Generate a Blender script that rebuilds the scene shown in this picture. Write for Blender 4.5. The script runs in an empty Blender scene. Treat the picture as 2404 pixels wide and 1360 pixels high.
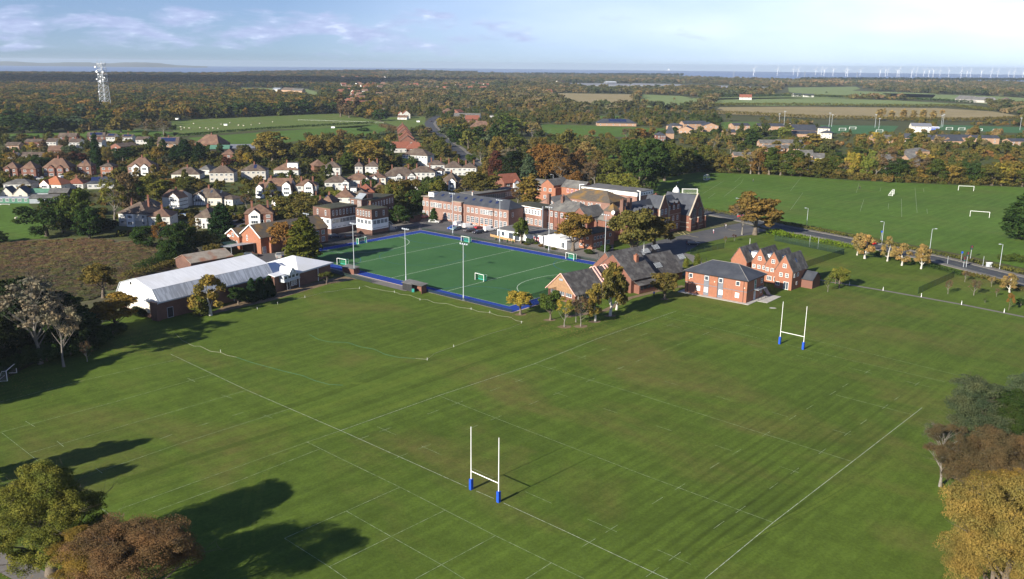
import bpy, bmesh, math, random
from mathutils import Vector, Matrix
SC = bpy.context.scene
COL = SC.collection
# ------------------------------------------------------------------ camera
FPX, PITCH, ROLL, CAMH = 2066.4, 0.2498, 0.0100, 60.8
cp, sp, cr, sr = math.cos(PITCH), math.sin(PITCH), math.cos(ROLL), math.sin(ROLL)
camd = bpy.data.cameras.new('camera'); cam = bpy.data.objects.new('camera', camd); COL.objects.link(cam)
R0, U0, B0 = Vector((1, 0, 0)), Vector((0, sp, cp)), Vector((0, -cp, sp))
Rr, Ur = R0 * cr + U0 * sr, U0 * cr - R0 * sr
cam.matrix_world = Matrix(((Rr.x, Ur.x, B0.x, 0), (Rr.y, Ur.y, B0.y, 0), (Rr.z, Ur.z, B0.z, CAMH), (0, 0, 0, 1)))
camd.sensor_width = 36; camd.lens = FPX / 2404 * 36; camd.clip_start = 1; camd.clip_end = 60000
SC.camera = cam
# ------------------------------------------------------------------ light
SUN_EL, SUN_AZ = math.radians(23.5), math.radians(46.5)      # azimuth the shadows fall towards
sd = bpy.data.lights.new('sun', 'SUN'); sun = bpy.data.objects.new('sun', sd); COL.objects.link(sun)
sd.energy = 5.0; sd.angle = math.radians(0.53); sd.color = (1.0, 0.93, 0.80)
d = Vector((math.cos(SUN_AZ) * math.cos(SUN_EL), math.sin(SUN_AZ) * math.cos(SUN_EL), -math.sin(SUN_EL)))
sun.rotation_euler = d.to_track_quat('-Z', 'Y').to_euler()
SC.view_settings.view_transform = 'Standard'; SC.view_settings.look = 'None'
SC.view_settings.exposure = 1.03; SC.view_settings.gamma = 1
W = bpy.data.worlds.new('World'); SC.world = W; W.use_nodes = True
nt = W.node_tree; nt.nodes.clear(); N = nt.nodes.new; LK = nt.links.new
def mth(nt, op, a, b=None, clamp=False):
    n = nt.nodes.new('ShaderNodeMath'); n.operation = op; n.use_clamp = clamp
    for i, v in enumerate((a, b)):
        if v is None: continue
        if isinstance(v, (int, float)): n.inputs[i].default_value = v
        else: nt.links.new(v, n.inputs[i])
    return n.outputs[0]
def mixc(nt, f, a, b, mode='MIX'):
    n = nt.nodes.new('ShaderNodeMix'); n.data_type = 'RGBA'; n.blend_type = mode
    for k, v in ((0, f), (6, a), (7, b)):
        if isinstance(v, (int, float)): n.inputs[k].default_value = v
        elif isinstance(v, tuple): n.inputs[k].default_value = (*v[:3], 1)
        else: nt.links.new(v, n.inputs[k])
    return n.outputs[2]
def ramp(nt, f, *st):
    n = nt.nodes.new('ShaderNodeValToRGB'); e = n.color_ramp.elements
    while len(e) < len(st): e.new(0.5)
    for i, (p, c) in enumerate(st):
        e[i].position = p; e[i].color = (*c, 1) if isinstance(c, tuple) else (c, c, c, 1)
    nt.links.new(f, n.inputs[0]); return n.outputs[0]
tc = N('ShaderNodeTexCoord'); sx = N('ShaderNodeSeparateXYZ'); LK(tc.outputs['Generated'], sx.inputs[0])
zc = mth(nt, 'MAXIMUM', sx.outputs[2], 0.004)
cb = N('ShaderNodeCombineXYZ'); LK(sx.outputs[0], cb.inputs[0]); LK(sx.outputs[1], cb.inputs[1]); LK(mth(nt, 'ADD', zc, 0.05), cb.inputs[2])
sky = N('ShaderNodeTexSky'); sky.sky_type = 'NISHITA'; sky.sun_disc = False
sky.sun_elevation = SUN_EL; sky.sun_rotation = math.radians(225); sky.air_density = 1.0; sky.dust_density = 0.6; sky.ozone_density = 3.0; sky.altitude = 60
LK(cb.outputs[0], sky.inputs[0])
az = mth(nt, 'ARCTAN2', sx.outputs[0], sx.outputs[1])
pc = N('ShaderNodeCombineXYZ'); LK(mth(nt, 'MULTIPLY', az, 9.0), pc.inputs[0]); LK(mth(nt, 'MULTIPLY', sx.outputs[2], 34.0), pc.inputs[1])
n1 = N('ShaderNodeTexNoise'); n1.inputs['Scale'].default_value = 1.35; n1.inputs['Detail'].default_value = 7; n1.inputs['Roughness'].default_value = 0.56
n1.inputs['Distortion'].default_value = 0.3
LK(pc.outputs[0], n1.inputs['Vector'])
# cloud bank: strongest between 1 and 4 degrees, on the left half of the view
band = ramp(nt, sx.outputs[2], (0.0, 0.0), (0.010, 0.55), (0.028, 1.0), (0.050, 0.9), (0.064, 0.15))
side = ramp(nt, mth(nt, 'MULTIPLY_ADD', az, 0.5), (0.0, 1.0), (1.0, 0.0))
sid = nt.nodes.new('ShaderNodeMapRange'); LK(az, sid.inputs[0]); sid.inputs[1].default_value = -0.1; sid.inputs[2].default_value = 0.35; sid.inputs[3].default_value = 1; sid.inputs[4].default_value = 0.12
cov = mth(nt, 'MULTIPLY', band, sid.outputs[0])
thr = mth(nt, 'SUBTRACT', 0.74, mth(nt, 'MULTIPLY', cov, 0.33))
cl = mth(nt, 'MULTIPLY', mth(nt, 'SUBTRACT', n1.outputs[0], thr), 7.0, True)
n2 = N('ShaderNodeTexNoise'); n2.inputs['Scale'].default_value = 5; n2.inputs['Detail'].default_value = 6; LK(pc.outputs[0], n2.inputs['Vector'])
ccol = ramp(nt, n2.outputs[0], (0.40, (4.9, 5.7, 8.7)), (0.58, (5.9, 6.8, 9.8)), (0.72, (8.6, 9.6, 12.4)))
veil = nt.nodes.new('ShaderNodeMapRange'); LK(az, veil.inputs[0]); veil.inputs[1].default_value = -0.25; veil.inputs[2].default_value = 0.6; veil.inputs[3].default_value = 0.06; veil.inputs[4].default_value = 1.0
n3 = N('ShaderNodeTexNoise'); n3.inputs['Scale'].default_value = 0.6; n3.inputs['Detail'].default_value = 5; LK(pc.outputs[0], n3.inputs['Vector'])
vf = mth(nt, 'MULTIPLY', veil.outputs[0], mth(nt, 'MULTIPLY_ADD', n3.outputs[0], 0.6, False))
skc = mixc(nt, 1.0, sky.outputs[0], (0.90, 0.98, 1.30), 'MULTIPLY')
lowz = ramp(nt, sx.outputs[2], (0.0, .50), (0.012, .62), (0.04, 1.0), (0.09, .85), (0.30, 0.0))
skyv = mixc(nt, mth(nt, 'MULTIPLY', lowz, mth(nt, 'MULTIPLY', veil.outputs[0], mth(nt, 'ADD', n3.outputs[0], 0.4), True)), skc, (12.4, 13.7, 16.4))
fin = mixc(nt, mth(nt, 'MULTIPLY', cl, 0.8), skyv, ccol)
bg = N('ShaderNodeBackground'); bg.inputs[1].default_value = 0.05; LK(fin, bg.inputs[0])
wo = N('ShaderNodeOutputWorld'); LK(bg.outputs[0], wo.inputs[0])
SC.render.engine = 'CYCLES'
try:
    SC.cycles.max_bounces = 5; SC.cycles.diffuse_bounces = 2; SC.cycles.glossy_bounces = 2; SC.cycles.transmission_bounces = 3
    SC.cycles.transparent_max_bounces = 6; SC.cycles.volume_bounces = 0
except Exception: pass
# ------------------------------------------------------------------ helpers
def G(px, py, z=0.0):
    """ground (or height z) point that the photograph shows at a pixel of the 2404 px original"""
    a, b = px - 1202, py - 680
    u, v = a * cr + b * sr, -a * sr + b * cr
    dz = -sp - v / FPX * cp
    t = (z - CAMH) / dz
    return Vector((u / FPX * t, (cp - v / FPX * sp) * t, z))
def projy(P):
    x, y, z = P[0], P[1], P[2] - CAMH
    yc, zz = y * sp + z * cp, y * cp - z * sp
    u, v = FPX * x / zz, -FPX * yc / zz
    return 680 + u * sr + v * cr
def hgt(py, P):
    lo, hi = -5.0, 200.0
    for _ in range(40):
        m = (lo + hi) / 2
        if projy((P[0], P[1], m)) > py: lo = m
        else: hi = m
    return lo
class Fr:
    def __init__(s, P0, P1, flip=False):
        s.o = Vector((P0[0], P0[1], 0)); e = Vector((P1[0] - P0[0], P1[1] - P0[1], 0)); s.L = e.length
        s.u = e.normalized(); s.v = Vector((-s.u.y, s.u.x, 0)); s.ang = math.atan2(s.u.y, s.u.x)
    def p(s, u, v, z=0.0): return s.o + s.u * u + s.v * v + Vector((0, 0, z))
    def sub(s, u, v, turn=0):
        f = Fr(s.p(u, v), s.p(u, v) + (s.u if turn == 0 else s.v if turn == 1 else -s.u if turn == 2 else -s.v)); return f
class WF:      # world frame
    ang = 0.0
    def p(s, u, v, z=0.0): return Vector((u, v, z))
WORLD = WF()
class MB:
    def __init__(s, F=WORLD): s.V = []; s.Fc = []; s.M = []; s.F = F; s.E = []
    def face(s, pts, m=0):
        i = len(s.V); s.V += [Vector(p) for p in pts]; s.Fc.append(list(range(i, i + len(pts)))); s.M.append(m); return s
    def box(s, u0, u1, v0, v1, z0, z1, m=0, top=True, bot=False):
        P = s.F.p; i = len(s.V)
        s.V += [P(u0, v0, z0), P(u1, v0, z0), P(u1, v1, z0), P(u0, v1, z0), P(u0, v0, z1), P(u1, v0, z1), P(u1, v1, z1), P(u0, v1, z1)]
        f = [(0, 1, 5, 4), (1, 2, 6, 5), (2, 3, 7, 6), (3, 0, 4, 7)]
        if top: f.append((4, 5, 6, 7))
        if bot or True: f.append((3, 2, 1, 0))
        for q in f: s.Fc.append([i + k for k in q]); s.M.append(m)
        return s
    def prism(s, pts, z0, z1, m=0, mt=None):      # pts in frame coordinates, ccw
        P = s.F.p; i = len(s.V); n = len(pts)
        s.V += [P(a, b, z0) for a, b in pts] + [P(a, b, z1) for a, b in pts]
        for k in range(n): s.Fc.append([i + k, i + (k + 1) % n, i + n + (k + 1) % n, i + n + k]); s.M.append(m)
        s.Fc.append([i + n + k for k in range(n)]); s.M.append(m if mt is None else mt)
        return s
    def tube(s, a, b, r0, r1=None, n=6, m=0, cap=True):
        a, b = Vector(a), Vector(b); r1 = r0 if r1 is None else r1
        w = (b - a).normalized(); x = w.orthogonal().normalized(); y = w.cross(x); i = len(s.V)
        for c, r in ((a, r0), (b, r1)):
            for k in range(n):
                t = 2 * math.pi * k / n; s.V.append(c + (x * math.cos(t) + y * math.sin(t)) * r)
        for k in range(n): s.Fc.append([i + k, i + (k + 1) % n, i + n + (k + 1) % n, i + n + k]); s.M.append(m)
        if cap: s.Fc.append([i + n + k for k in range(n)]); s.M.append(m); s.Fc.append([i + n - 1 - k for k in range(n)]); s.M.append(m)
        return s
    def slab(s, quad, th, m=0, me=None):          # thick sheet: quad (ccw from outside), thickness along -normal
        q = [Vector(p) for p in quad]; n = (q[1] - q[0]).cross(q[2] - q[0]).normalized()
        if n.z < 0: q.reverse(); n = -n
        lo = [p for p in q]; hi = [p + n * th for p in q]; i = len(s.V); k = len(q); s.V += lo + hi
        s.Fc.append([i + k + j for j in range(k)]); s.M.append(m)
        s.Fc.append([i + k - 1 - j for j in range(k)]); s.M.append(m if me is None else me)
        for j in range(k): s.Fc.append([i + j, i + (j + 1) % k, i + k + (j + 1) % k, i + k + j]); s.M.append(m if me is None else me)
        return s
    def lathe(s, c, prof, n=12, m=0):
        i = len(s.V); c = Vector(c)
        for r, z in prof:
            for k in range(n):
                t = 2 * math.pi * k / n; s.V.append(c + Vector((r * math.cos(t), r * math.sin(t), z)))
        for j in range(len(prof) - 1):
            for k in range(n): a = i + j * n; s.Fc.append([a + k, a + (k + 1) % n, a + n + (k + 1) % n, a + n + k]); s.M.append(m)
        s.Fc.append([i + (len(prof) - 1) * n + k for k in range(n)]); s.M.append(m)
        return s
    def mesh(s, name, mats, org=(0, 0, 0), smooth=False):
        o = Vector(org); me = bpy.data.meshes.new(name)
        me.from_pydata([tuple(v - o) for v in s.V], [], s.Fc)
        for m in (mats if isinstance(mats, (list, tuple)) else [mats]): me.materials.append(m)
        me.polygons.foreach_set('material_index', s.M)
        if smooth: me.polygons.foreach_set('use_smooth', [True] * len(s.Fc))
        me.update(); return me
    def build(s, name, mats, parent=None, org=None, smooth=False):
        if org is None: org = parent['_o'] if parent is not None and '_o' in parent else (0, 0, 0)
        return link(name, s.mesh(name, mats, org, smooth), parent)
def link(name, me, parent=None, loc=None, rotz=0):
    o = bpy.data.objects.new(name, me); COL.objects.link(o)
    if parent is not None: o.parent = parent
    if loc is not None: o.location = loc
    if rotz: o.rotation_euler = (0, 0, rotz)
    return o
LABELS = {}
def tag(o, label, cat, group=None, kind=None):
    o['label'] = label; o['category'] = cat
    if group: o['group'] = group
    if kind: o['kind'] = kind
    LABELS.setdefault(label, []).append(o.name)
    return o
def thing(name, loc, label, cat, group=None, rotz=0):
    o = bpy.data.objects.new(name, None); COL.objects.link(o); o.empty_display_size = 0.5
    o.location = loc; o.rotation_euler = (0, 0, rotz); o['_o'] = (loc[0], loc[1], loc[2] if len(loc) > 2 else 0)
    return tag(o, label, cat, group)
def struct(o, kind='structure'): o['kind'] = kind; return o
_cm = {}
def mat(name, c1, c2=None, sc=1.0, rough=0.85, spec=0.3, det=3, lo=0.35, hi=0.65, world=False, c3=None, sc3=0.1, metal=0, bump=0, objcol=False, anis=None, rot=0):
    """procedural surface: noise blend of c1/c2, and optional large blotches of c3"""
    if name in _cm: return _cm[name]
    m = bpy.data.materials.new(name); m.use_nodes = True; t = m.node_tree; b = t.nodes['Principled BSDF']
    b.inputs['Roughness'].default_value = rough; b.inputs['Metallic'].default_value = metal
    b.inputs['Specular IOR Level'].default_value = spec
    c = t.nodes.new('ShaderNodeTexCoord'); g = t.nodes.new('ShaderNodeNewGeometry')
    vec = g.outputs['Position'] if world else c.outputs['Object']
    if anis:
        mp = t.nodes.new('ShaderNodeMapping'); mp.inputs['Scale'].default_value = anis
        rm_ = t.nodes.new('ShaderNodeMapping'); rm_.inputs['Rotation'].default_value = (0, 0, -rot); t.links.new(vec, rm_.inputs[0]); t.links.new(rm_.outputs[0], mp.inputs[0]); v1 = mp.outputs[0]
    else: v1 = vec
    n = t.nodes.new('ShaderNodeTexNoise'); n.inputs['Scale'].default_value = sc; n.inputs['Detail'].default_value = det; n.inputs['Roughness'].default_value = 0.65
    t.links.new(v1, n.inputs['Vector'])
    if c2 is None: c2 = tuple(x * 0.82 for x in c1)
    col = ramp(t, n.outputs[0], (lo, c1), (hi, c2))
    if c3:
        n2 = t.nodes.new('ShaderNodeTexNoise'); n2.inputs['Scale'].default_value = sc3; n2.inputs['Detail'].default_value = 4; t.links.new(vec, n2.inputs['Vector'])
        col = mixc(t, ramp(t, n2.outputs[0], (0.48, 0.0), (0.66, 0.9)), col, c3)
    if objcol:
        oi = t.nodes.new('ShaderNodeObjectInfo'); col = mixc(t, 1.0, col, oi.outputs['Color'], 'MULTIPLY')
    t.links.new(col, b.inputs['Base Color'])
    if bump:
        bp = t.nodes.new('ShaderNodeBump'); bp.inputs['Strength'].default_value = 0.5; bp.inputs['Distance'].default_value = bump
        t.links.new(n.outputs[0], bp.inputs['Height']); t.links.new(bp.outputs[0], b.inputs['Normal'])
    _cm[name] = m; return m
BR = mat('red_brick', (.195, .085, .057), (.15, .066, .047), 1.3, c3=(.16, .075, .055), sc3=.16)
BO = mat('orange_brick', (.30, .128, .074), (.235, .10, .060), 1.6, c3=(.27, .115, .075), sc3=.3)
BD = mat('brown_brick', (.135, .072, .054), (.10, .055, .043), 1.5, c3=(.165, .09, .066), sc3=.2)
BP = mat('pink_brick', (.225, .128, .098), (.18, .10, .078), 1.3, c3=(.26, .16, .13), sc3=.15)
BT = mat('tan_brick', (.36, .23, .15), (.29, .18, .12), 1.0)
HWH = mat('white_render', (.54, .53, .50), (.44, .43, .40), .5)
WH = mat('white_paint', (.80, .80, .78), (.72, .72, .70), .8)
CRM = mat('cream_render', (.66, .62, .52), (.56, .53, .45), .6)
PEB = mat('pebbledash', (.48, .45, .40), (.38, .36, .32), 2.0)
RT = mat('clay_tile_roof', (.150, .085, .058), (.095, .058, .044), 1.6, c3=(.19, .115, .075), sc3=.35, bump=.06)
RB = mat('brown_tile_roof', (.105, .075, .058), (.066, .050, .042), 1.8, c3=(.145, .115, .085), sc3=.4, bump=.06)
RG = mat('grey_tile_roof', (.115, .110, .105), (.075, .072, .070), 1.5, c3=(.16, .155, .14), sc3=.35, bump=.05)
RS = mat('slate_roof', (.050, .055, .068), (.036, .040, .050), 1.2, rough=.6, c3=(.065, .07, .08), sc3=.3)
RRD = mat('red_tile_roof', (.24, .085, .05), (.17, .06, .04), 1.6, bump=.05)
ROR = mat('orange_tile_roof', (.34, .125, .060), (.27, .10, .05), 1.6, bump=.05)
RM = mat('mossy_tile_roof', (.105, .085, .065), (.075, .065, .055), 1.4, c3=(.20, .115, .03), sc3=.28, bump=.05)
RL = mat('lichen_slate_roof', (.085, .078, .074), (.045, .042, .042), 1.1, c3=(.135, .13, .122), sc3=.6, bump=.05)
RF = mat('moss_felt_roof', (.055, .055, .035), (.035, .036, .026), .5, c3=(.085, .08, .035), sc3=.2)
RFG = mat('grey_felt_roof', (.16, .155, .15), (.11, .108, .105), .4, c3=(.09, .09, .085), sc3=.12)
RW = mat('white_metal_roof', (.70, .71, .73), (.62, .63, .66), 3.0, rough=.5, anis=(6, .15, 1), c3=(.60, .60, .58), sc3=.1)
GL = mat('window_glass', (.035, .045, .06), (.07, .085, .11), .9, rough=.12, spec=.8)
GLW = mat('pale_blinds', (.42, .44, .46), (.22, .25, .28), 1.2, rough=.4)
STN = mat('stone_trim', (.36, .31, .24), (.29, .25, .20), 1.0)
DK = mat('black_paint', (.02, .02, .022), (.03, .03, .032), 2)
TIM = mat('dark_timber', (.030, .026, .022), (.05, .042, .034), 2)
GRY = mat('galvanised_steel', (.42, .45, .48), (.34, .37, .40), 1.0, rough=.45, metal=.4)
LGY = mat('light_grey_paint', (.44, .47, .50), (.38, .41, .44), 1.0, rough=.5)
MGY = mat('grey_cladding', (.16, .17, .20), (.13, .14, .165), 1.0)
BLU = mat('blue_pad', (.01, .07, .42), (.008, .055, .36), 2.0, rough=.6)
TEAL = mat('teal_plastic', (.03, .25, .20), (.02, .2, .16), 2)
GRN = mat('green_sheeting', (.10, .22, .15), (.07, .17, .12), .6)
WOOD = mat('tan_wood', (.42, .27, .12), (.33, .20, .09), 2)
CONC = mat('concrete', (.42, .40, .37), (.33, .31, .29), 1.0)
RST = mat('rusty_sheet_roof', (.32, .28, .23), (.24, .20, .16), .6, c3=(.26, .10, .05), sc3=.25)
PNK = mat('pink_fascia', (.75, .45, .38), (.66, .38, .32), 1.5)
DOORR = mat('maroon_paint', (.20, .02, .04), (.15, .015, .03), 2)
SOL = mat('solar_panel', (.012, .02, .06), (.02, .03, .09), 1.2, rough=.15, spec=.8)
GOLD = mat('pale_stone_render', (.60, .55, .46), (.5, .46, .38), 1)
REDP = mat('red_paint', (.5, .02, .02), (.42, .02, .02), 2)
# ------------------------------------------------------------------ ground
def sheet(name, pts, z, m, kind='structure', fill=True):
    me = bpy.data.meshes.new(name); bm = bmesh.new()
    vs = [bm.verts.new((p[0], p[1], z)) for p in pts]
    e = [bm.edges.new((vs[i], vs[(i + 1) % len(vs)])) for i in range(len(vs))]
    bmesh.ops.triangle_fill(bm, use_beauty=True, edges=e)
    for f in bm.faces:
        if f.normal.z < 0: f.normal_flip()
    bm.to_mesh(me); bm.free(); me.materials.append(m)
    return struct(link(name, me), kind)
def pp(*a, z=0): return [G(a[i], a[i + 1], z) for i in range(0, len(a), 2)]
def ribbon(name, pts, w, z, m, closed=False, kind='structure'):
    """a flat band of width w along ground points"""
    mb = MB(); strip(mb, pts, w, z, closed); o = mb.build(name, m); return struct(o, kind) if kind else o
def strip(mb, pts, w, z, closed=False, m=0):
    n = len(pts); L = []; Rr_ = []
    for i in range(n):
        a = Vector(pts[(i - 1) % n] if (i > 0 or closed) else pts[i]); b = Vector(pts[(i + 1) % n] if (i < n - 1 or closed) else pts[i])
        t = (b - a); t.z = 0; t.normalize(); nn = Vector((-t.y, t.x, 0)) * (w / 2); p = Vector((pts[i][0], pts[i][1], z))
        L.append(p + nn); Rr_.append(p - nn)
    for i in range(n if closed else n - 1):
        j = (i + 1) % n; mb.face([Rr_[i], Rr_[j], L[j], L[i]], m)
RUG = Fr((-28.631, 139.70), (-28.631 + math.cos(.8249), 139.70 + math.sin(.8249)))
HOK = Fr((-69.95, 279.80), (-69.95 + math.cos(-.7115), 279.80 + math.sin(-.7115)))
def grass_mat(name, green, green2, tan, tanamt=.5, stripes=0.0, wear=False, big=.02):
    m = bpy.data.materials.new(name); m.use_nodes = True; t = m.node_tree; b = t.nodes['Principled BSDF']
    b.inputs['Roughness'].default_value = .95; b.inputs['Specular IOR Level'].default_value = .1
    g = t.nodes.new('ShaderNodeNewGeometry'); mp = t.nodes.new('ShaderNodeMapping'); mp.vector_type = 'TEXTURE'
    mp.inputs['Rotation'].default_value = (0, 0, .8249); mp.inputs['Location'].default_value = (-28.631, 139.70, 0)
    t.links.new(g.outputs['Position'], mp.inputs[0]); P = mp.outputs[0]
    def noise(sc, det=4, anis=None, vec=P, ro=.6, dist=0):
        if anis:
            q = t.nodes.new('ShaderNodeMapping'); q.inputs['Scale'].default_value = anis; t.links.new(vec, q.inputs[0]); vec = q.outputs[0]
        n = t.nodes.new('ShaderNodeTexNoise'); n.inputs['Scale'].default_value = sc; n.inputs['Detail'].default_value = det; n.inputs['Roughness'].default_value = ro
        n.inputs['Distortion'].default_value = dist; t.links.new(vec, n.inputs['Vector']); return n.outputs[0]
    col = ramp(t, noise(big, 5), (.40, green), (.60, green2))
    # streaks of the mower, along the pitch
    st = noise(1.0, 3, (.03, .55, 1)); col = mixc(t, ramp(t, st, (.42, 0.0), (.62, .38)), col, tuple(x * 1.42 for x in green))
    st2 = noise(1.0, 3, (.16, .02, 1)); col = mixc(t, ramp(t, st2, (.46, 0.0), (.64, .30)), col, tuple(x * .62 for x in green))
    # worn tan patches
    tn = noise(.045, 6, (1, .55, 1), dist=.4); tf = ramp(t, tn, (.50, 0.0), (.66, tanamt))
    tn2 = noise(.6, 4); tf = mth(t, 'MULTIPLY', tf, ramp(t, tn2, (.30, .55), (.65, 1.0)))
    col = mixc(t, tf, col, tan)
    if stripes:
        sp_ = t.nodes.new('ShaderNodeSeparateXYZ'); t.links.new(P, sp_.inputs[0])
        w = mth(t, 'SINE', mth(t, 'MULTIPLY', mth(t, 'ADD', sp_.outputs[1], mth(t, 'MULTIPLY', noise(.05, 2), 1.6)), 2 * math.pi / 1.9))
        mk = ramp(t, mth(t, 'MULTIPLY', sp_.outputs[1], -0.01), (.36, 0.0), (.52, .5), (.64, 1.0), (.69, .75), (.72, 0.12))
        mk = mth(t, 'MULTIPLY', mk, ramp(t, noise(1.0, 3, (.035, .3, 1)), (.35, .25), (.6, 1.0)))
        mu = ramp(t, mth(t, 'MULTIPLY', sp_.outputs[0], .01), (.0, .6), (.3, 1.0), (.75, .5), (1.0, .12))
        f = mth(t, 'MULTIPLY', mth(t, 'MULTIPLY', mth(t, 'MULTIPLY', mth(t, 'MAXIMUM', w, 0.0), mk), mu), stripes)
        col = mixc(t, f, col, tuple(x * .42 for x in green))
    fine = noise(2.2, 5, ro=.75); col = mixc(t, 1.0, col, ramp(t, fine, (.28, .74), (.72, 1.24)), 'MULTIPLY')
    fine2 = noise(.35, 4, ro=.7); col = mixc(t, 1.0, col, ramp(t, fine2, (.30, .84), (.70, 1.14)), 'MULTIPLY')
    t.links.new(col, b.inputs['Base Color'])
    bp = t.nodes.new('ShaderNodeBump'); bp.inputs['Strength'].default_value = .35; bp.inputs['Distance'].default_value = .12
    t.links.new(fine, bp.inputs['Height']); t.links.new(bp.outputs[0], b.inputs['Normal'])
    return m
GR_MAIN = grass_mat('playing_field_grass', (.076, .115, .016), (.060, .094, .013), (.135, .112, .036), .62, stripes=.85)
GR_FAR = grass_mat('far_playing_field_grass', (.075, .135, .020), (.060, .112, .017), (.12, .125, .035), .35, big=.015)
GR_GDN = grass_mat('garden_ground', (.070, .085, .022), (.050, .060, .020), (.11, .085, .045), .7, big=.05)
GR_PAS = grass_mat('pasture_grass', (.105, .145, .032), (.088, .128, .028), (.14, .135, .05), .5, big=.012)
GR_LAWN = grass_mat('lawn_grass', (.085, .125, .018), (.070, .105, .016), (.13, .105, .035), .4, big=.08)
FLD_T = grass_mat('stubble_field', (.27, .22, .115), (.23, .19, .095), (.30, .23, .13), .5, big=.01)
FLD_G = grass_mat('green_crop_field', (.17, .22, .08), (.15, .20, .07), (.21, .20, .09), .5, big=.01)
FLD_L = grass_mat('far_land_cover', (.070, .078, .030), (.055, .060, .026), (.11, .09, .05), .6, big=.004)
SCR = grass_mat('scrub_ground', (.095, .105, .042), (.080, .078, .042), (.115, .085, .070), .9, big=.03)
ASP = mat('asphalt', (.085, .085, .09), (.065, .065, .07), .5, c3=(.11, .105, .10), sc3=.08, world=True)
ASPD = mat('road_asphalt', (.060, .062, .070), (.048, .050, .056), .5, world=True)
PAV = mat('pavement', (.17, .155, .14), (.135, .125, .115), .7, world=True)
TURF = mat('artificial_turf', (.036, .112, .028), (.030, .099, .024), .7, c3=(.041, .120, .032), sc3=.06, world=True)
TURFB = mat('blue_turf', (.008, .040, .26), (.007, .034, .22), .5, world=True)
EARTH = mat('bare_earth', (.20, .14, .085), (.14, .10, .06), .8, world=True)
LINE = mat('line_paint', (.50, .55, .44), (.17, .23, .11), 1.5, det=5, lo=.40, hi=.66, world=True)
LINF = mat('faint_line_paint', (.34, .40, .26), (.11, .165, .055), 1.2, det=5, lo=.38, hi=.60, world=True)
LINT = mat('turf_line_paint', (.55, .62, .50), (.40, .48, .38), 1, world=True)
LINB = mat('blue_line_paint', (.02, .10, .32), (.02, .12, .2), 1, world=True)
YEL = mat('yellow_line_paint', (.55, .45, .22), (.45, .38, .2), 1, world=True)
# sea, far coast, land
def sea_mat():
    m = bpy.data.materials.new('sea_water'); m.use_nodes = True; t = m.node_tree; b = t.nodes['Principled BSDF']
    b.inputs['Roughness'].default_value = .55; b.inputs['Specular IOR Level'].default_value = .25
    g = t.nodes.new('ShaderNodeNewGeometry'); mp = t.nodes.new('ShaderNodeMapping'); mp.inputs['Scale'].default_value = (.0004, .004, 1)
    t.links.new(g.outputs['Position'], mp.inputs[0]); n = t.nodes.new('ShaderNodeTexNoise'); n.inputs['Scale'].default_value = 1; n.inputs['Detail'].default_value = 5
    t.links.new(mp.outputs[0], n.inputs['Vector'])
    t.links.new(ramp(t, n.outputs[0], (.35, (.10, .17, .33)), (.65, (.14, .21, .36))), b.inputs['Base Color']); return m
def disc(R, n=96, z=0): return [Vector((R * math.sin(2 * math.pi * i / n), R * math.cos(2 * math.pi * i / n), z)) for i in range(n)]
mb = MB(); mb.face(list(reversed(disc(17300, z=-15)))); struct(mb.build('sea_water', sea_mat()))
# ground sheet: out to a wavy coastline about five kilometres off
rng = random.Random(7); coast = []
for i in range(181):
    a = math.radians(-180 + 2 * i); dg = math.degrees(a)
    r = 5050 + 260 * math.sin(a * 7 + 1) + 160 * math.sin(a * 17) + 90 * math.sin(a * 41)
    if -17 < dg < -3: r += 1300 * math.sin((dg + 17) / 14 * math.pi)
    if dg < -17: r += 0
    if dg > 10: r -= 300
    coast.append(Vector((math.sin(a) * r, math.cos(a) * r, 0)))
coast = coast[:-1]; coast.reverse()
sheet('ground', coast, 0, FLD_L)
# far coast across the estuary (low land 12 to 16 km away)
def far_coast():
    mb = MB(); r = random.Random(3)
    x0, x1, nx = -11500, -4600, 90
    pr = []
    for i in range(nx + 1):
        x = x0 + (x1 - x0) * i / nx; e = min(1, (x1 - x) / 700)
        top = 5 + 20 * abs(math.sin(x * .0011 + .6)) * e + 18 * abs(math.sin(x * .0031)) * e + r.uniform(0, 5)
        if -6900 < x < -5200: top += 20 * math.sin((x + 6900) / 1700 * math.pi)
        pr.append((x, top * min(1, e + .05)))
    for j, (y, k) in enumerate(((12200, 0), (12900, .35), (13600, .8), (14600, 1.0), (15600, .0))):
        for x, tp in pr: mb.V.append(Vector((x * (y / 13600), y, -15.5 + (tp + 8) * k)))
    n = nx + 1
    for j in range(4):
        for i in range(nx): mb.Fc.append([j * n + i, j * n + i + 1, (j + 1) * n + i + 1, (j + 1) * n + i]); mb.M.append(0)
    m = mat('far_coast_land', (.13, .12, .055), (.07, .075, .035), .0022, det=6, world=True, anis=(1, .25, 1), lo=.42, hi=.58)
    return struct(mb.build('far_coast', m))
far_coast()
def hillmesh(name, cx, cy, rx, ry, h, m, rot=0):
    mb = MB(); K, Q = 10, 40; mb.V.append(Vector((cx, cy, h)))
    for j in range(1, K + 1):
        f = j / K
        for i in range(Q):
            a = 2 * math.pi * i / Q; px, py = rx * f * math.cos(a), ry * f * math.sin(a)
            mb.V.append(Vector((cx + px, cy + py, (h + .4) * (math.cos(f * math.pi) + 1) / 2 - .4)))
    for i in range(Q): mb.Fc.append([0, 1 + i, 1 + (i + 1) % Q]); mb.M.append(0)
    for j in range(K - 1):
        for i in range(Q): a = 1 + j * Q; mb.Fc.append([a + i, a + Q + i, a + Q + (i + 1) % Q, a + (i + 1) % Q]); mb.M.append(0)
    return struct(mb.build(name, m, smooth=True))
HILLS = [(-700, 5150, 1100, 700, 16), (-2300, 4700, 900, 500, 4)]
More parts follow.
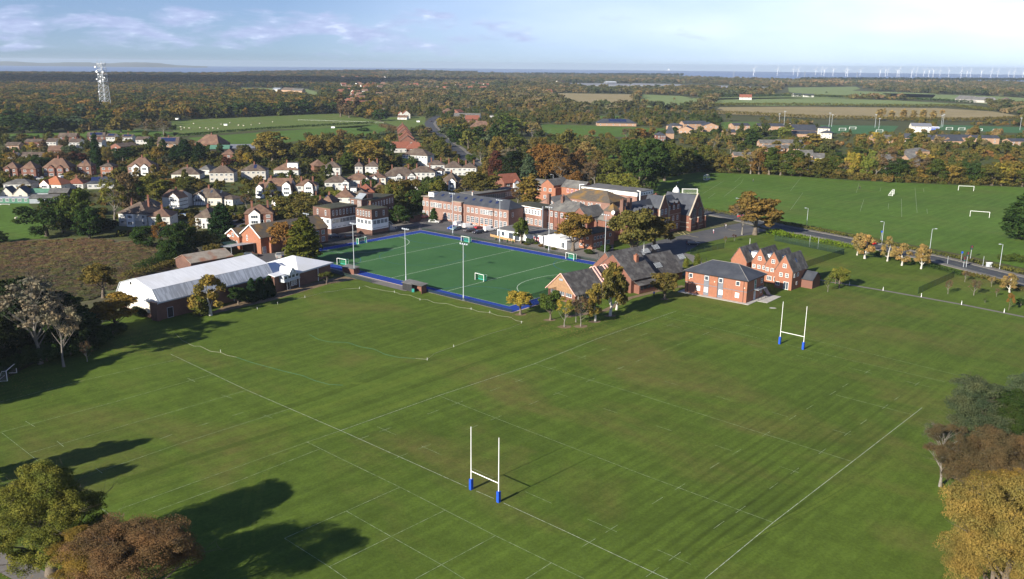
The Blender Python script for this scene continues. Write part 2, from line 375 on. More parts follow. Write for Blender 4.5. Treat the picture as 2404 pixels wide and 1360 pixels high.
def ground_z(x, y):
    z = 0
    for cx, cy, rx, ry, h in HILLS:
        f = math.hypot((x - cx) / rx, (y - cy) / ry)
        if f < 1: z = max(z, (h + .4) * (math.cos(f * math.pi) + 1) / 2 - .4)
    return z
for hh in HILLS: hillmesh('hills', hh[0], hh[1], hh[2], hh[3], hh[4], FLD_L)
# garden land and the campus
sheet('garden_ground', pp(-300, 640, -300, 345, 500, 330, 900, 312, 1250, 328, 1560, 400, 1640, 480, 1500, 600, 700, 650, 500, 620), .03, GR_GDN)
sheet('playing_field', pp(-900, 2200, 3400, 2200, 3400, 800, 2404, 668, 2150, 604, 1990, 566, 1830, 545, 1700, 530, 1560, 560, 1100, 560, 760, 610, 560, 640, 330, 700, 180, 800, -60, 930, -900, 1300), .05, GR_MAIN)
sheet('far_playing_field', pp(1500, 462, 1560, 417, 1640, 405, 1800, 410, 2000, 424, 2200, 433, 2404, 440, 2700, 452, 2900, 640, 2500, 652, 2404, 630, 2250, 596, 2100, 568, 1960, 541, 1800, 513, 1690, 496, 1600, 480, 1520, 472), .05, GR_FAR)
sheet('village_ground', pp(1500, 402, 1640, 300, 2700, 312, 2700, 450, 2404, 438, 2000, 422, 1640, 403), .04, GR_GDN)
sheet('scrub_land', pp(-500, 900, -500, 565, 0, 567, 200, 556, 380, 572, 560, 622, 330, 700, 230, 760, 60, 860), .04, SCR)
# fields beyond
for nm, m, a in (('pasture', GR_PAS, (408, 322, 402, 283, 560, 277, 800, 266, 905, 289, 840, 300, 640, 304)),
    ('pasture', GR_FAR, (440, 324, 640, 309, 880, 293, 925, 300, 900, 318, 760, 322, 600, 346, 520, 352)),
    ('pasture', GR_PAS, (905, 288, 880, 277, 1000, 274, 996, 306, 960, 308)),
    ('pasture', GR_FAR, (-200, 338, -200, 322, 330, 305, 420, 312, 400, 328, 120, 322)),
    ('pasture', GR_FAR, (-80, 575, -80, 482, 66, 478, 90, 500, 110, 560)),
    ('pasture', FLD_G, (400, 212, 560, 206, 720, 210, 755, 219, 735, 226, 640, 222, 520, 214)),
    ('field', FLD_T, (1288, 224, 1310, 219, 1490, 222, 1492, 250, 1440, 253, 1330, 246)),
    ('field', FLD_G, (1494, 250, 1503, 222, 1600, 226, 1652, 236, 1656, 254, 1560, 254)),
    ('field', FLD_T, (1668, 267, 1690, 252, 1900, 251, 2200, 254, 2330, 262, 2404, 274, 2360, 280, 2200, 278, 1900, 276)),
    ('field', FLD_G, (1664, 244, 1680, 231, 1850, 229, 2100, 236, 2290, 246, 2200, 249, 1980, 247, 1800, 249)),
    ('field', FLD_G, (1850, 206, 2010, 204, 2020, 209, 2000, 213, 2060, 216, 2200, 220, 2190, 230, 2060, 228, 1890, 224, 1852, 216)),
    ('field', FLD_G, (2070, 219, 2330, 226, 2500, 236, 2500, 250, 2330, 246, 2250, 236, 2100, 230)),
    ('field', FLD_G, (1610, 231, 1900, 225, 2040, 232, 1900, 231, 1700, 234)),
    ('field', FLD_G, (1290, 205, 1430, 203, 1640, 205, 1640, 209, 1400, 210)),
    ('playing_field', GR_FAR, (1256, 300, 1275, 292, 1400, 296, 1560, 302, 1560, 312, 1480, 322, 1300, 320)),
    ('playing_field', GR_FAR, (1385, 278, 1400, 272, 1480, 273, 1500, 282)),
    ('playing_field', GR_FAR, (1400, 364, 1450, 362, 1450, 392, 1410, 392)),
    ('playing_field', GR_FAR, (1690, 318, 1694, 287, 1780, 286, 1800, 300, 1700, 318))):
    sheet(nm, pp(*a), .07, m)
sheet('artificial_turf', pp(1935, 312, 1925, 294, 2110, 296, 2090, 317), .09, TURF)
sheet('artificial_turf', pp(2200, 305, 2205, 293, 2420, 300, 2420, 314), .09, TURF)
# asphalt of the school grounds, road and drive
sheet('car_park', pp(735, 598, 700, 560, 760, 545, 900, 530, 985, 512, 1060, 512, 1130, 520, 1205, 540, 1330, 560, 1440, 575, 1440, 628, 1420, 628, 1300, 603, 990, 543, 860, 572), .08, PAV)
sheet('car_park', pp(986, 540, 1000, 512, 1080, 518, 1200, 540, 1190, 566, 1130, 566), .10, ASP)
sheet('car_park', pp(690, 600, 700, 560, 800, 548, 930, 540, 900, 556, 760, 592), .10, ASP)
sheet('car_park', pp(560, 605, 620, 596, 740, 590, 720, 612, 560, 628), .10, ASP)
DRV = pp(1416, 606, 1440, 590, 1500, 578, 1560, 562, 1655, 541, 1740, 524, 1800, 542, 1765, 552, 1700, 560, 1645, 573, 1606, 596, 1604, 636, 1572, 652, 1548, 612, 1490, 608)
sheet('driveway', DRV, .10, ASP)
RD = pp(1420, 462, 1520, 478, 1620, 492, 1700, 506, 1760, 519, 1820, 533, 1900, 548, 1969, 561, 2040, 576, 2110, 590, 2200, 609, 2300, 634, 2404, 660, 2560, 704)
ribbon('road', RD, 7.2, .10, ASPD)
side_off = lambda pts, d: [Vector(p) + (lambda t: Vector((-t.y, t.x, 0)))((Vector(pts[min(i + 1, len(pts) - 1)]) - Vector(pts[max(i - 1, 0)])).normalized()) * d for i, p in enumerate(pts)]
def kerbed(name, pts, w, z0, z1, m):
    mb = MB(); n = len(pts)
    A, B = side_off(pts, w / 2), side_off(pts, -w / 2)
    for i in range(n - 1):
        a, b, c, d_ = A[i], B[i], B[i + 1], A[i + 1]; q = lambda p, z: Vector((p[0], p[1], z))
        mb.face([q(b, z1), q(c, z1), q(d_, z1), q(a, z1)]); mb.face([q(a, z0), q(a, z1), q(d_, z1), q(d_, z0)]); mb.face([q(b, z0), q(c, z0), q(c, z1), q(b, z1)])
    return struct(mb.build(name, m))
kerbed('pavement', side_off(RD, 4.9), 2.4, .02, .22, PAV)
kerbed('pavement', side_off(RD, -4.7), 2.0, .02, .22, PAV)
mb = MB()
for i in range(len(RD) - 1):
    a, b = RD[i], RD[i + 1]; L = (b - a).length; k = 0
    while k * 6 + 3 < L: strip(mb, [a + (b - a) * (k * 6 / L), a + (b - a) * ((k * 6 + 3) / L)], .14, .125); k += 1
for s in (3.2, -3.2): strip(mb, side_off(RD, s), .12, .125)
struct(mb.build('road_markings', LINF))
RD2 = pp(1120, 392, 1085, 366, 1068, 350, 1048, 336, 1030, 318, 1012, 300, 1006, 290, 1016, 279, 1030, 273)
ribbon('road', RD2, 9, .12, ASPD); kerbed('pavement', side_off(RD2, -6.2), 2.6, .05, .25, PAV)
ribbon('road', pp(500, 560, 560, 530, 600, 500, 660, 478), 6, .10, ASP)
ribbon('road', pp(380, 520, 460, 496, 530, 500, 560, 525), 6, .10, ASP)
ribbon('road', pp(-60, 424, 60, 424, 200, 428, 300, 425), 6, .10, ASP)
ribbon('road', pp(1120, 392, 1160, 408, 1210, 430, 1300, 446, 1420, 462), 7, .10, ASP)
ribbon('path', pp(-300, 1240, 0, 1318, 75, 1356, 200, 1440), 3.0, .08, PAV)
ribbon('path', pp(1900, 652, 1950, 663, 1993, 669, 2075, 683, 2160, 698, 2260, 716, 2360, 736, 2470, 758), 1.3, .07, PAV)
ribbon('path', pp(1612, 648, 1640, 620, 1618, 600, 1600, 596), 3, .085, PAV)
ribbon('path', pp(1330, 745, 1420, 730, 1480, 700, 1560, 680, 1605, 672), 1.6, .07, EARTH)
# worn earth under the birches
for i, (x, y, w, h) in enumerate(((1222, 739, 14, 3), (1290, 752, 14, 3), (1325, 768, 16, 4), (1363, 767, 16, 4), (1396, 756, 14, 3), (1433, 742, 14, 3), (1560, 703, 10, 2), (122, 1352, 30, 8), (1745, 713, 14, 2))):
    sheet('bare_earth', [G(x + w * math.cos(k * math.pi / 5) * (1 + .2 * math.sin(k * 3)), y + h * math.sin(k * math.pi / 5), 0) for k in range(10)], .06 + .001 * i, EARTH)
sheet('bare_earth', pp(480, 742, 640, 706, 770, 668, 860, 652, 800, 650, 700, 672, 560, 704), .06, EARTH)
# concrete apron round the clubhouse
# mown bands and wheel tracks in the turf, a little lighter or darker than the rest
GR_L = grass_mat('grass_mown_light', (.088, .125, .018), (.074, .110, .016), (.135, .115, .038), .3); GR_D = grass_mat('grass_mown_dark', (.064, .096, .013), (.052, .082, .011), (.11, .095, .03), .3)
for i, (v, w_, u0, u1) in enumerate(((3.0, 2.2, -40, 96), (7.5, 1.6, -35, 90), (11.5, 2.6, -20, 84), (16.5, 1.8, -8, 76), (21.5, 2.4, 4, 66))):
    ribbon('mown_band', [RUG.p(u0 + (u1 - u0) * k / 12, v + .8 * math.sin(k * .9 + i)) for k in range(13)], w_, .054 + .001 * i, GR_L if i % 2 == 0 else GR_D)
for i, a in enumerate(((575, 1215, 585, 1160, 600, 1110, 640, 1070, 720, 1040, 800, 1015), (560, 1290, 566, 1230, 574, 1170, 592, 1115, 634, 1066), (800, 900, 900, 905, 1000, 880, 1120, 838, 1250, 790), (1660, 1300, 1800, 1240, 1950, 1160, 2080, 1080))):
    ribbon('wheel_track', pp(*a), .5, .061 + .001 * i, GR_L); ribbon('wheel_track', [p + Vector((1.7, .4, 0)) for p in pp(*a)], .5, .066 + .001 * i, GR_L)
# hockey pitch
def hk(a, b, c, d, z): return [HOK.p(a, c, z), HOK.p(b, c, z), HOK.p(b, d, z), HOK.p(a, d, z)]
sheet('pavement', hk(-8.5, 97, 55, 63, 0), .085, PAV)
sheet('pavement', hk(-8.5, -2, -3, 56, 0), .09, PAV)
sheet('pavement', hk(20, 60, -7.5, -2.5, 0), .09, PAV)
for a in ((-4.2, 96, -4.0, 59.2),):
    mb = MB(HOK); mb.box(a[0], a[1], a[2], a[3], 0, .11); struct(mb.build('pitch_kerb', mat('kerb_concrete', (.50, .40, .34), (.40, .32, .27), 1)))
sheet('blue_turf', hk(-3.9, 95.6, -3.7, 58.8, 0), .13, TURFB)
sheet('artificial_turf', hk(0, 91.4, 0, 55, 0), .145, TURF)
mb = MB()
def hline(pts, w=.12, m=0): strip(mb, [HOK.p(a, b) for a, b in pts], w, .16, m=m)
for u in (0, 22.9, 45.7, 68.5, 91.4): hline([(u, 0), (u, 55)], .15)
for v in (0.08, 54.92): hline([(0, v), (91.4, v)], .1)
for s, gx in ((1, 0), (-1, 91.4)):
    arc = [(gx + s * 14.63 * math.sin(t * math.pi / 24), 25.67 - 14.63 * math.cos(t * math.pi / 24)) for t in range(13)]
    arc += [(x, 55 - y) for x, y in reversed(arc)]; hline(arc, .16)
for gx, s in ((11, 1), (80, -1)):
    for v0 in (0, 55):
        t = 1 if v0 == 0 else -1
        hline([(gx + 14 * math.cos(k * math.pi / 16), v0 + t * 13 * math.sin(k * math.pi / 16)) for k in range(17)], .12, 1)
hline([(30 + 14 * math.cos(k * math.pi / 12), 27.5 + 14 * math.sin(k * math.pi / 12)) for k in range(25)], .08, 1)
for u in (11.4, 34, 57, 80): hline([(u, 4), (u, 51)], .06, 2)
LINV = mat('faded_turf_line', (.05, .16, .05), (.035, .135, .04), 1, world=True)
struct(mb.build('pitch_markings', [LINT, LINB, LINV]))
# white grass-pitch lines, each a pair of photographed end points
mb = MB()
def gl(w, m, *a): strip(mb, pp(*a), w, .075, m=m)
for a in ((400, 832, 580, 917, 800, 1012, 1095, 1144), (1118, 1154, 1160, 1172), (1182, 1182, 1330, 1250, 1565, 1360, 1660, 1405), (800, 1012, 1030, 930, 1255, 855, 1400, 797, 1588, 731), (1655, 1360, 1815, 1228, 2001, 1085, 2165, 958)): gl(.075, 0, *a)
for a in ((1030, 930, 1200, 997, 1500, 1112, 1815, 1228), (1255, 855, 1500, 927, 1699, 990, 2001, 1085), (1962, 928, 2139, 974), (1558, 745, 1832, 806), (1845, 810, 1880, 818), (1890, 822, 2020, 852, 2217, 897), (1600, 738, 1760, 766, 1900, 797, 2100, 845, 2250, 882),
          (800, 1012, 721, 1039, 500, 1118, 277, 1198), (721, 1039, 800, 1078, 939, 1145, 1045, 1199, 1163, 1259, 1371, 1360), (751, 1055, 560, 1130, 359, 1203), (939, 1145, 800, 1207, 668, 1265), (1045, 1199, 773, 1332), (1163, 1259, 976, 1360), (1294, 1323, 1230, 1364), (813, 1201, 918, 1261, 1036, 1327, 1092, 1362), (668, 1265, 773, 1332, 816, 1362),
          (580, 917, 300, 998, 69, 1065), (683, 960, 430, 1040, 240, 1106), (4, 1017, 130, 1115, 277, 1224), (498, 880, 250, 950, -40, 1027)): gl(.07, 1, *a)
for a in ((412, 846, 200, 893, 0, 945), (520, 928, 545, 936), (618, 975, 640, 983), (440, 889, 458, 897), (60, 990, 82, 1003), (134, 1037, 150, 1050), (224, 1100, 240, 1112), (545, 977, 572, 969), (460, 1003, 490, 994), (375, 1032, 405, 1021)): gl(.08, 1, *a)
# dashes of the rugby pitch: 10 m lines along and 5 / 15 m ticks across
Wp, Lp = 68.0, 98.07
for u in (Lp / 2 - 10, Lp / 2 + 10, 5, Lp - 5):
    k = 3
    while k < Wp - 2: strip(mb, [RUG.p(u, -k), RUG.p(u, -min(k + (5 if u in (5, Lp - 5) else 3.2), Wp))], .06, .075, m=1); k += 11.5
for v in (5, 15, Wp - 15, Wp - 5):
    for u in (0, 5, 16, 22, 32, Lp / 2 - 10, Lp / 2, Lp / 2 + 10, Lp - 32, Lp - 22, Lp - 16, Lp - 5): strip(mb, [RUG.p(u - 1.2, -v), RUG.p(u + 1.6, -v)], .07, .075, m=1)
# football lines on the far field
for a in ((1880, 418, 1856, 448), (1740, 415, 1725, 428), (1885, 453, 1855, 494), (2017, 431, 2010, 453), (2028, 469, 2019, 497), (2148, 441, 2153, 500), (2068, 441, 2066, 450), (2086, 478, 2085, 492), (2088, 466, 2116, 467, 2117, 510, 2090, 507), (2176, 491, 2177, 502), (2168, 443, 2169, 452), (1679, 454, 1663, 466), (1700, 462, 1740, 430, 1745, 420), (1650, 455, 1700, 425), (1280, 318, 1294, 303), (1371, 302, 1372, 307), (1476, 305, 1483, 321)): gl(.14, 1, *a)
struct(mb.build('pitch_markings', [LINE, LINF]))
mb = MB()
for a in ((1583, 548, 1640, 558), (1584, 562, 1622, 566), (1632, 568, 1645, 571), (1590, 546, 1600, 552), (1602, 545, 1609, 552), (1612, 547, 1619, 551), (1668, 536, 1700, 531), (1710, 540, 1728, 543)): strip(mb, pp(*a), .25, .12)
struct(mb.build('road_markings', YEL))
# circle lines etc. on the far turf
def projx(P):
    x, y, z = P[0], P[1], P[2] - CAMH
    yc, zz = y * sp + z * cp, y * cp - z * sp
    u, v = FPX * x / zz, -FPX * yc / zz
    return 1202 + u * cr - v * sr
def uof(F, px, z, v=0.0):
    lo, hi = -60.0, 160.0
    a = projx(F.p(lo, v, z)) < projx(F.p(hi, v, z))
    for _ in range(45):
        m = (lo + hi) / 2
        if (projx(F.p(m, v, z)) < px) == a: lo = m
        else: hi = m
    return lo
HU, HV = HOK.u, HOK.v
# ------------------------------------------------------------------ building kit
_wm = {}
def win_mesh(w, h, nx, ny, fm, gm, fr=.09, panel=0):
    k = (round(w, 2), round(h, 2), nx, ny, fm.name, gm.name, panel)
    if k in _wm: return _wm[k]
    mb = MB(); mb.box(-w / 2 + .01, w / 2 - .01, -.015, .10, .01, h - .01, 1)
    mb.box(-w / 2, w / 2, -.07, .02, 0, fr, 0); mb.box(-w / 2, w / 2, -.07, .02, h - fr, h, 0)
    mb.box(-w / 2, -w / 2 + fr, -.06, .02, fr, h - fr, 0); mb.box(w / 2 - fr, w / 2, -.06, .02, fr, h - fr, 0)
    for i in range(1, nx): x = -w / 2 + w * i / nx; mb.box(x - fr * .4, x + fr * .4, -.05, .02, fr, h - fr, 0)
    for j in range(1, ny): z = h * j / ny; mb.box(-w / 2 + fr, w / 2 - fr, -.045, .02, z - fr * .35, z + fr * .35, 0)
    if panel: mb.box(-w / 2 + fr, w / 2 - fr, -.052, .02, fr, panel, 2)
    _wm[k] = mb.mesh('window', [fm, gm, ROR]); return _wm[k]
SPLIT = {'drainpipe', 'wall_lamp', 'roof_window', 'coping', 'verge_board', 'cladding_strip'}
def pieces(mb):
    par = list(range(len(mb.V)))
    def fd(i):
        while par[i] != i: par[i] = par[par[i]]; i = par[i]
        return i
    for f in mb.Fc:
        for k in f[1:]: par[fd(k)] = fd(f[0])
    g = {}
    for f, m in zip(mb.Fc, mb.M): g.setdefault(fd(f[0]), []).append((f, m))
    out = []
    for fs in g.values():
        n = MB(); ix = {}
        for f, m in fs: n.Fc.append([ix.setdefault(k, len(ix)) for k in f]); n.M.append(m)
        n.V = [mb.V[k] for k in ix]; out.append(n)
    return out
class Bld:
    def __init__(s, name, label, cat, P, group=None, root=None):
        s.root = root or thing(name, (P[0], P[1], 0), label, cat, group); s.org = s.root['_o']; s.fp = []
    def mb(s, F=WORLD): return MB(F)
    def add(s, mb, name, mats, parent=None, smooth=False):
        if name in SPLIT:
            for m in pieces(mb): o = m.build(name, mats, parent or s.root, s.org, smooth)
            return o
        return mb.build(name, mats, parent or s.root, s.org, smooth)
    def win(s, F, u, z, w, h, nx=2, ny=2, fm=None, gm=None, name='window', v=0.0, panel=0):
        P = F.p(u, v, z); o = link(name, win_mesh(w, h, nx, ny, fm or WH, gm or GL, panel=panel), s.root, (P.x - s.org[0], P.y - s.org[1], P.z), F.ang); return o
    def wins(s, F, u0, u1, n, z, w, h, nx=2, ny=2, **k):
        for i in range(n): s.win(F, u0 + (u1 - u0) * (i + .5) / n, z, w, h, nx, ny, **k)
def gable(mbw, mbr, F, u0, u1, v0, v1, z0, z1, rise, axis='u', oh=.35, wm=0, rm=0, th=.14, verge=.25, em=None):
    """walls into mbw, roof slabs into mbr; ridge along axis"""
    if axis == 'u':
        vm = (v0 + v1) / 2; P = F.p
        for (a, b) in (((u0, v0), (u1, v0)), ((u1, v1), (u0, v1))): mbw.face([P(*a, z0), P(*b, z0), P(*b, z1), P(*a, z1)], wm)
        mbw.face([P(u1, v0, z0), P(u1, v1, z0), P(u1, v1, z1), P(u1, vm, z1 + rise), P(u1, v0, z1)], wm)
        mbw.face([P(u0, v1, z0), P(u0, v0, z0), P(u0, v0, z1), P(u0, vm, z1 + rise), P(u0, v1, z1)], wm)
        k = rise / (vm - v0); dz = oh * k
        mbr.slab([P(u0 - verge, v0 - oh, z1 - dz), P(u1 + verge, v0 - oh, z1 - dz), P(u1 + verge, vm, z1 + rise), P(u0 - verge, vm, z1 + rise)], th, rm, em)
        mbr.slab([P(u1 + verge, v1 + oh, z1 - dz), P(u0 - verge, v1 + oh, z1 - dz), P(u0 - verge, vm, z1 + rise), P(u1 + verge, vm, z1 + rise)], th, rm, em)
    else:
        F2 = Fr(F.p(u1, v0), F.p(u1, v1)); gable(mbw, mbr, F2, 0, v1 - v0, 0, u1 - u0, z0, z1, rise, 'u', oh, wm, rm, th, verge, em)
def hip(mbw, mbr, F, u0, u1, v0, v1, z0, z1, rise, oh=.4, wm=0, rm=0, ins=None, th=.14):
    P = F.p
    mbw.box(u0, u1, v0, v1, z0, z1, wm, top=False) if isinstance(mbw, MB) and mbw.F is F else None
    a0, a1, b0, b1 = u0 - oh, u1 + oh, v0 - oh, v1 + oh; ze = z1 + .02
    W_, D = a1 - a0, b1 - b0
    if ins is None: ins = min(W_, D) / 2
    if W_ >= D: r0, r1 = (a0 + min(ins, W_ / 2), (b0 + b1) / 2), (a1 - min(ins, W_ / 2), (b0 + b1) / 2)
    else: r0, r1 = ((a0 + a1) / 2, b0 + min(ins, D / 2)), ((a0 + a1) / 2, b1 - min(ins, D / 2))
    A, B, C, Dd = P(a0, b0, ze), P(a1, b0, ze), P(a1, b1, ze), P(a0, b1, ze); E, G_ = P(*r0, z1 + rise), P(*r1, z1 + rise)
    if W_ >= D: fs = [[A, B, G_, E], [B, C, G_], [C, Dd, E, G_], [Dd, A, E]]
    else: fs = [[A, B, E], [B, C, G_, E], [C, Dd, G_], [Dd, A, E, G_]]
    for f in fs:
        f = [p for i, p in enumerate(f) if (p - f[i - 1]).length > 1e-4]; mbr.face(f, rm)
    lo = [p - Vector((0, 0, th)) for p in (A, B, C, Dd)]
    for i in range(4): j = (i + 1) % 4; mbr.face([lo[i], lo[j], (A, B, C, Dd)[j], (A, B, C, Dd)[i]], rm)
    mbr.face(list(reversed(lo)), rm)
    return r0, r1
def chimney(b, F, u, v, z0, z1, m=None, w=.7, parent=None):
    c = MB(F); c.box(u - w / 2, u + w / 2, v - w / 2, v + w / 2, z0, z1, 0); c.box(u - w / 2 - .08, u + w / 2 + .08, v - w / 2 - .08, v + w / 2 + .08, z1, z1 + .15, 0)
    for dx in (-.18, .18): c.tube(F.p(u + dx, v, z1 + .15), F.p(u + dx, v, z1 + .55), .11, .09, 6, 1)
    return b.add(c, 'chimney', [m or BR, ROR], parent)
FOOT = []      # footprints (centre x, y, radius), keeps the undergrowth off the houses
def foot(F, u0, u1, v0, v1):
    c = F.p((u0 + u1) / 2, (v0 + v1) / 2); FOOT.append((c.x, c.y, math.hypot(u1 - u0, v1 - v0) / 2))
    return c
# ---- one detached or semi-detached house, set out from its front eaves line in the photograph
HG = 'houses of the estate left of the school'
def house(label, x0, y0, x1, y1, E, yr, depth=8.5, kind='hip', wall=WH, roof=RB, lower=None, name='house', group=None, nw=None, bays=(), chim=1, ins=None, side=True, door=True, solar=None, dorm=None, rows=None, cat='house', base=0, gm=None, skyl=0):
    if wall is WH: wall = HWH
    P0, P1 = G(x0, y0, E), G(x1, y1, E); F = Fr(P0, P1); L = F.L
    mid = F.p(L / 2, depth / 2 if kind != 'gside' else depth / 2); rise = max(1.0, min(7.5, hgt(yr, mid) - E)) if yr else 2.4
    c = foot(F, 0, L, 0, depth); b = Bld(name, label, cat, F.p(L / 2, depth / 2), group)
    w = MB(F); r = MB(F)
    if kind == 'hip': hip(w, r, F, 0, L, 0, depth, 0, E, rise, ins=ins)
    elif kind == 'gable': gable(w, r, F, 0, L, 0, depth, 0, E, rise)
    elif kind == 'front': gable(w, r, F, 0, L, 0, depth, 0, E, rise, 'v')
    elif kind == 'flat': w.box(0, L, 0, depth, 0, E); r.box(-.2, L + .2, -.2, depth + .2, E, E + .25)
    elif kind == 'gambrel':
        P = F.p; w.box(0, L, 0, depth, 0, E, 0, top=False); k = .22
        w.face([P(L, 0, E), P(L, depth, E), P(L, depth * .85, E + rise * .6), P(L, depth / 2, E + rise), P(L, depth * .15, E + rise * .6)]); w.face([P(0, depth, E), P(0, 0, E), P(0, depth * .15, E + rise * .6), P(0, depth / 2, E + rise), P(0, depth * .85, E + rise * .6)])
        for s in (0, 1):
            f = (lambda v: v) if s == 0 else (lambda v: depth - v)
            q = [P(-.3, f(-.3), E - .2), P(L + .3, f(-.3), E - .2), P(L + .3, f(depth * .15), E + rise * .6), P(-.3, f(depth * .15), E + rise * .6)]; r.slab(q, .14)
            r.slab([P(-.3, f(depth * .15), E + rise * .6), P(L + .3, f(depth * .15), E + rise * .6), P(L + .3, depth / 2, E + rise), P(-.3, depth / 2, E + rise)], .14)
    wo = b.add(w, 'wall', wall)
    ro = b.add(r, 'roof', roof)
    if lower is not None:
        q = MB(F); q.box(-.06, L + .06, -.06, depth + .06, 0, E * .46); b.add(q, 'wall', lower)
    storeys = 2 if E > 4 else 1
    n = nw if nw is not None else max(2, int(L / 3.4)); pl = -.06 if lower is not None else 0
    zs = ([(.9, 1.25, pl), (E - 1.75, 1.2, 0)] if storeys == 2 else [(.85, 1.2, 0)]); bz = [bb[0] for bb in bays]
    for (z, h, v) in zs:
        for i in range(n):
            u = L * (i + .5) / n
            if any(abs(u - L * q) < .9 + bb[1] / 2 for q, bb in zip(bz, bays)): continue
            if storeys == 2 and z < 1 and door and i == n // 2 and n > 2: continue
            b.win(F, u, z, 1.5 if i % 2 == 0 else 1.1, h, 3 if i % 2 == 0 else 2, 1, v=v, gm=gm)
    if door and n > 1:
        P = F.p(L * (.5 + (.12 if n % 2 else 0)), pl - .02, 0); link('door', win_mesh(1.0, 2.05, 1, 2, WH, DK), b.root, (P.x - b.org[0], P.y - b.org[1], 0), F.ang)
    if side:
        fs = Fr(F.p(L, 0), F.p(L, depth)) if (x0 + x1) / 2 < 1300 else Fr(F.p(0, depth), F.p(0, 0))
        for (z, h, v) in zs: b.win(fs, depth * .35, z, 1.0, h * .9, 2, 1, v=v, gm=gm)
    for bb in bays:      # (fraction, width, style, material)
        q, bw, st, bm_ = bb; u = L * q; o = .9
        mw, mr = MB(F), MB(F)
        if st == 'gable': gable(mw, mr, F, u - bw / 2, u + bw / 2, -o, depth * .45, 0, E - .15, bw * .42, 'v', verge=.15, oh=.15)
        elif st == 'gamb':
            P = F.p; e0 = E * .5; mw.box(u - bw / 2, u + bw / 2, -o, 1.0, 0, e0, 0)
            pr = [(-.5, e0), (.5, e0), (.42, E + .5), (0, E + 2.0), (-.42, E + .5)]
            mw.face([P(u + a * bw, -o, z) for a, z in pr])
            for a in range(1, 5):
                (s0, z0_), (s1, z1_) = pr[a], pr[(a + 1) % 5]
                mr.slab([P(u + s0 * bw * 1.06, -o - .15, z0_), P(u + s1 * bw * 1.06, -o - .15, z1_), P(u + s1 * bw * 1.06, depth * .5, z1_), P(u + s0 * bw * 1.06, depth * .5, z0_)], .1)
        else: mw.box(u - bw / 2, u + bw / 2, -o, .3, 0, E - .1); mr.box(u - bw / 2 - .1, u + bw / 2 + .1, -o - .1, .3, E - .1, E + .05)
        wb = b.add(mw, 'bay', bm_ or wall); b.add(mr, 'roof', roof, wb)
        wz = [(E - 1.75)] + ([.8] if storeys == 2 else [])
        for z in wz: b.win(F, u, z, bw * .62, 1.2, 3, 1, v=-o, gm=gm)
        if st == 'timber' or bm_ is TFR: pass
    ridge = E + rise
    for k in range(chim):
        if kind == 'hip': cu = L * (.5 if chim == 1 else (.22 + .56 * k))
        else: cu = L * (.5 if chim == 1 else (.1 + .8 * k))
        chimney(b, F, cu, depth * .5 + (.5 if k else -.3), ridge - 2.0, ridge + .9, parent=ro)
    k_ = rise / (depth / 2)
    def onroof(u, t): return F.p(u, (depth / 2) * t, E + rise * t)
    if solar or skyl:
        q = MB()
        for (a0, a1, t0, t1) in ([(L * solar[0], L * solar[1], .3, .85)] if solar else []) + [(L * (.3 + .3 * i), L * (.3 + .3 * i) + .8, .45, .7) for i in range(skyl)]:
            q.slab([onroof(a0, t0) + Vector((0, 0, .16)), onroof(a1, t0) + Vector((0, 0, .16)), onroof(a1, t1) + Vector((0, 0, .16)), onroof(a0, t1) + Vector((0, 0, .16))], .08)
        b.add(q, 'solar_panel' if solar else 'roof_window', SOL if solar else GL, ro)
    if dorm:
        a0, a1 = L * dorm[0], L * dorm[1]; q = MB(F); q.box(a0, a1, depth * .12, depth * .5, E + .3, ridge - .1, 0); q.box(a0 - .15, a1 + .15, depth * .1, depth * .52, ridge - .1, ridge + .08, 1)
        b.add(q, 'dormer', [WH, RFG], ro); b.wins(F, a0, a1, 2, E + .9, 1.1, .8, 2, 1, v=depth * .12)
    return b
def timber_mat():
    m = bpy.data.materials.new('half_timbered_wall'); m.use_nodes = True; t = m.node_tree; b = t.nodes['Principled BSDF']; b.inputs['Roughness'].default_value = .85
    c = t.nodes.new('ShaderNodeTexCoord'); s = t.nodes.new('ShaderNodeSeparateXYZ'); t.links.new(c.outputs['Object'], s.inputs[0])
    f = mth(t, 'FRACT', mth(t, 'MULTIPLY', mth(t, 'ADD', s.outputs[0], mth(t, 'MULTIPLY', s.outputs[1], .7)), 1.35)); v = mth(t, 'LESS_THAN', f, .26)
    h = mth(t, 'LESS_THAN', mth(t, 'FRACT', mth(t, 'MULTIPLY', s.outputs[2], .62)), .16)
    t.links.new(mixc(t, mth(t, 'MAXIMUM', v, h), (.76, .76, .74), (.03, .028, .025)), b.inputs['Base Color']); return m
TFR = timber_mat()
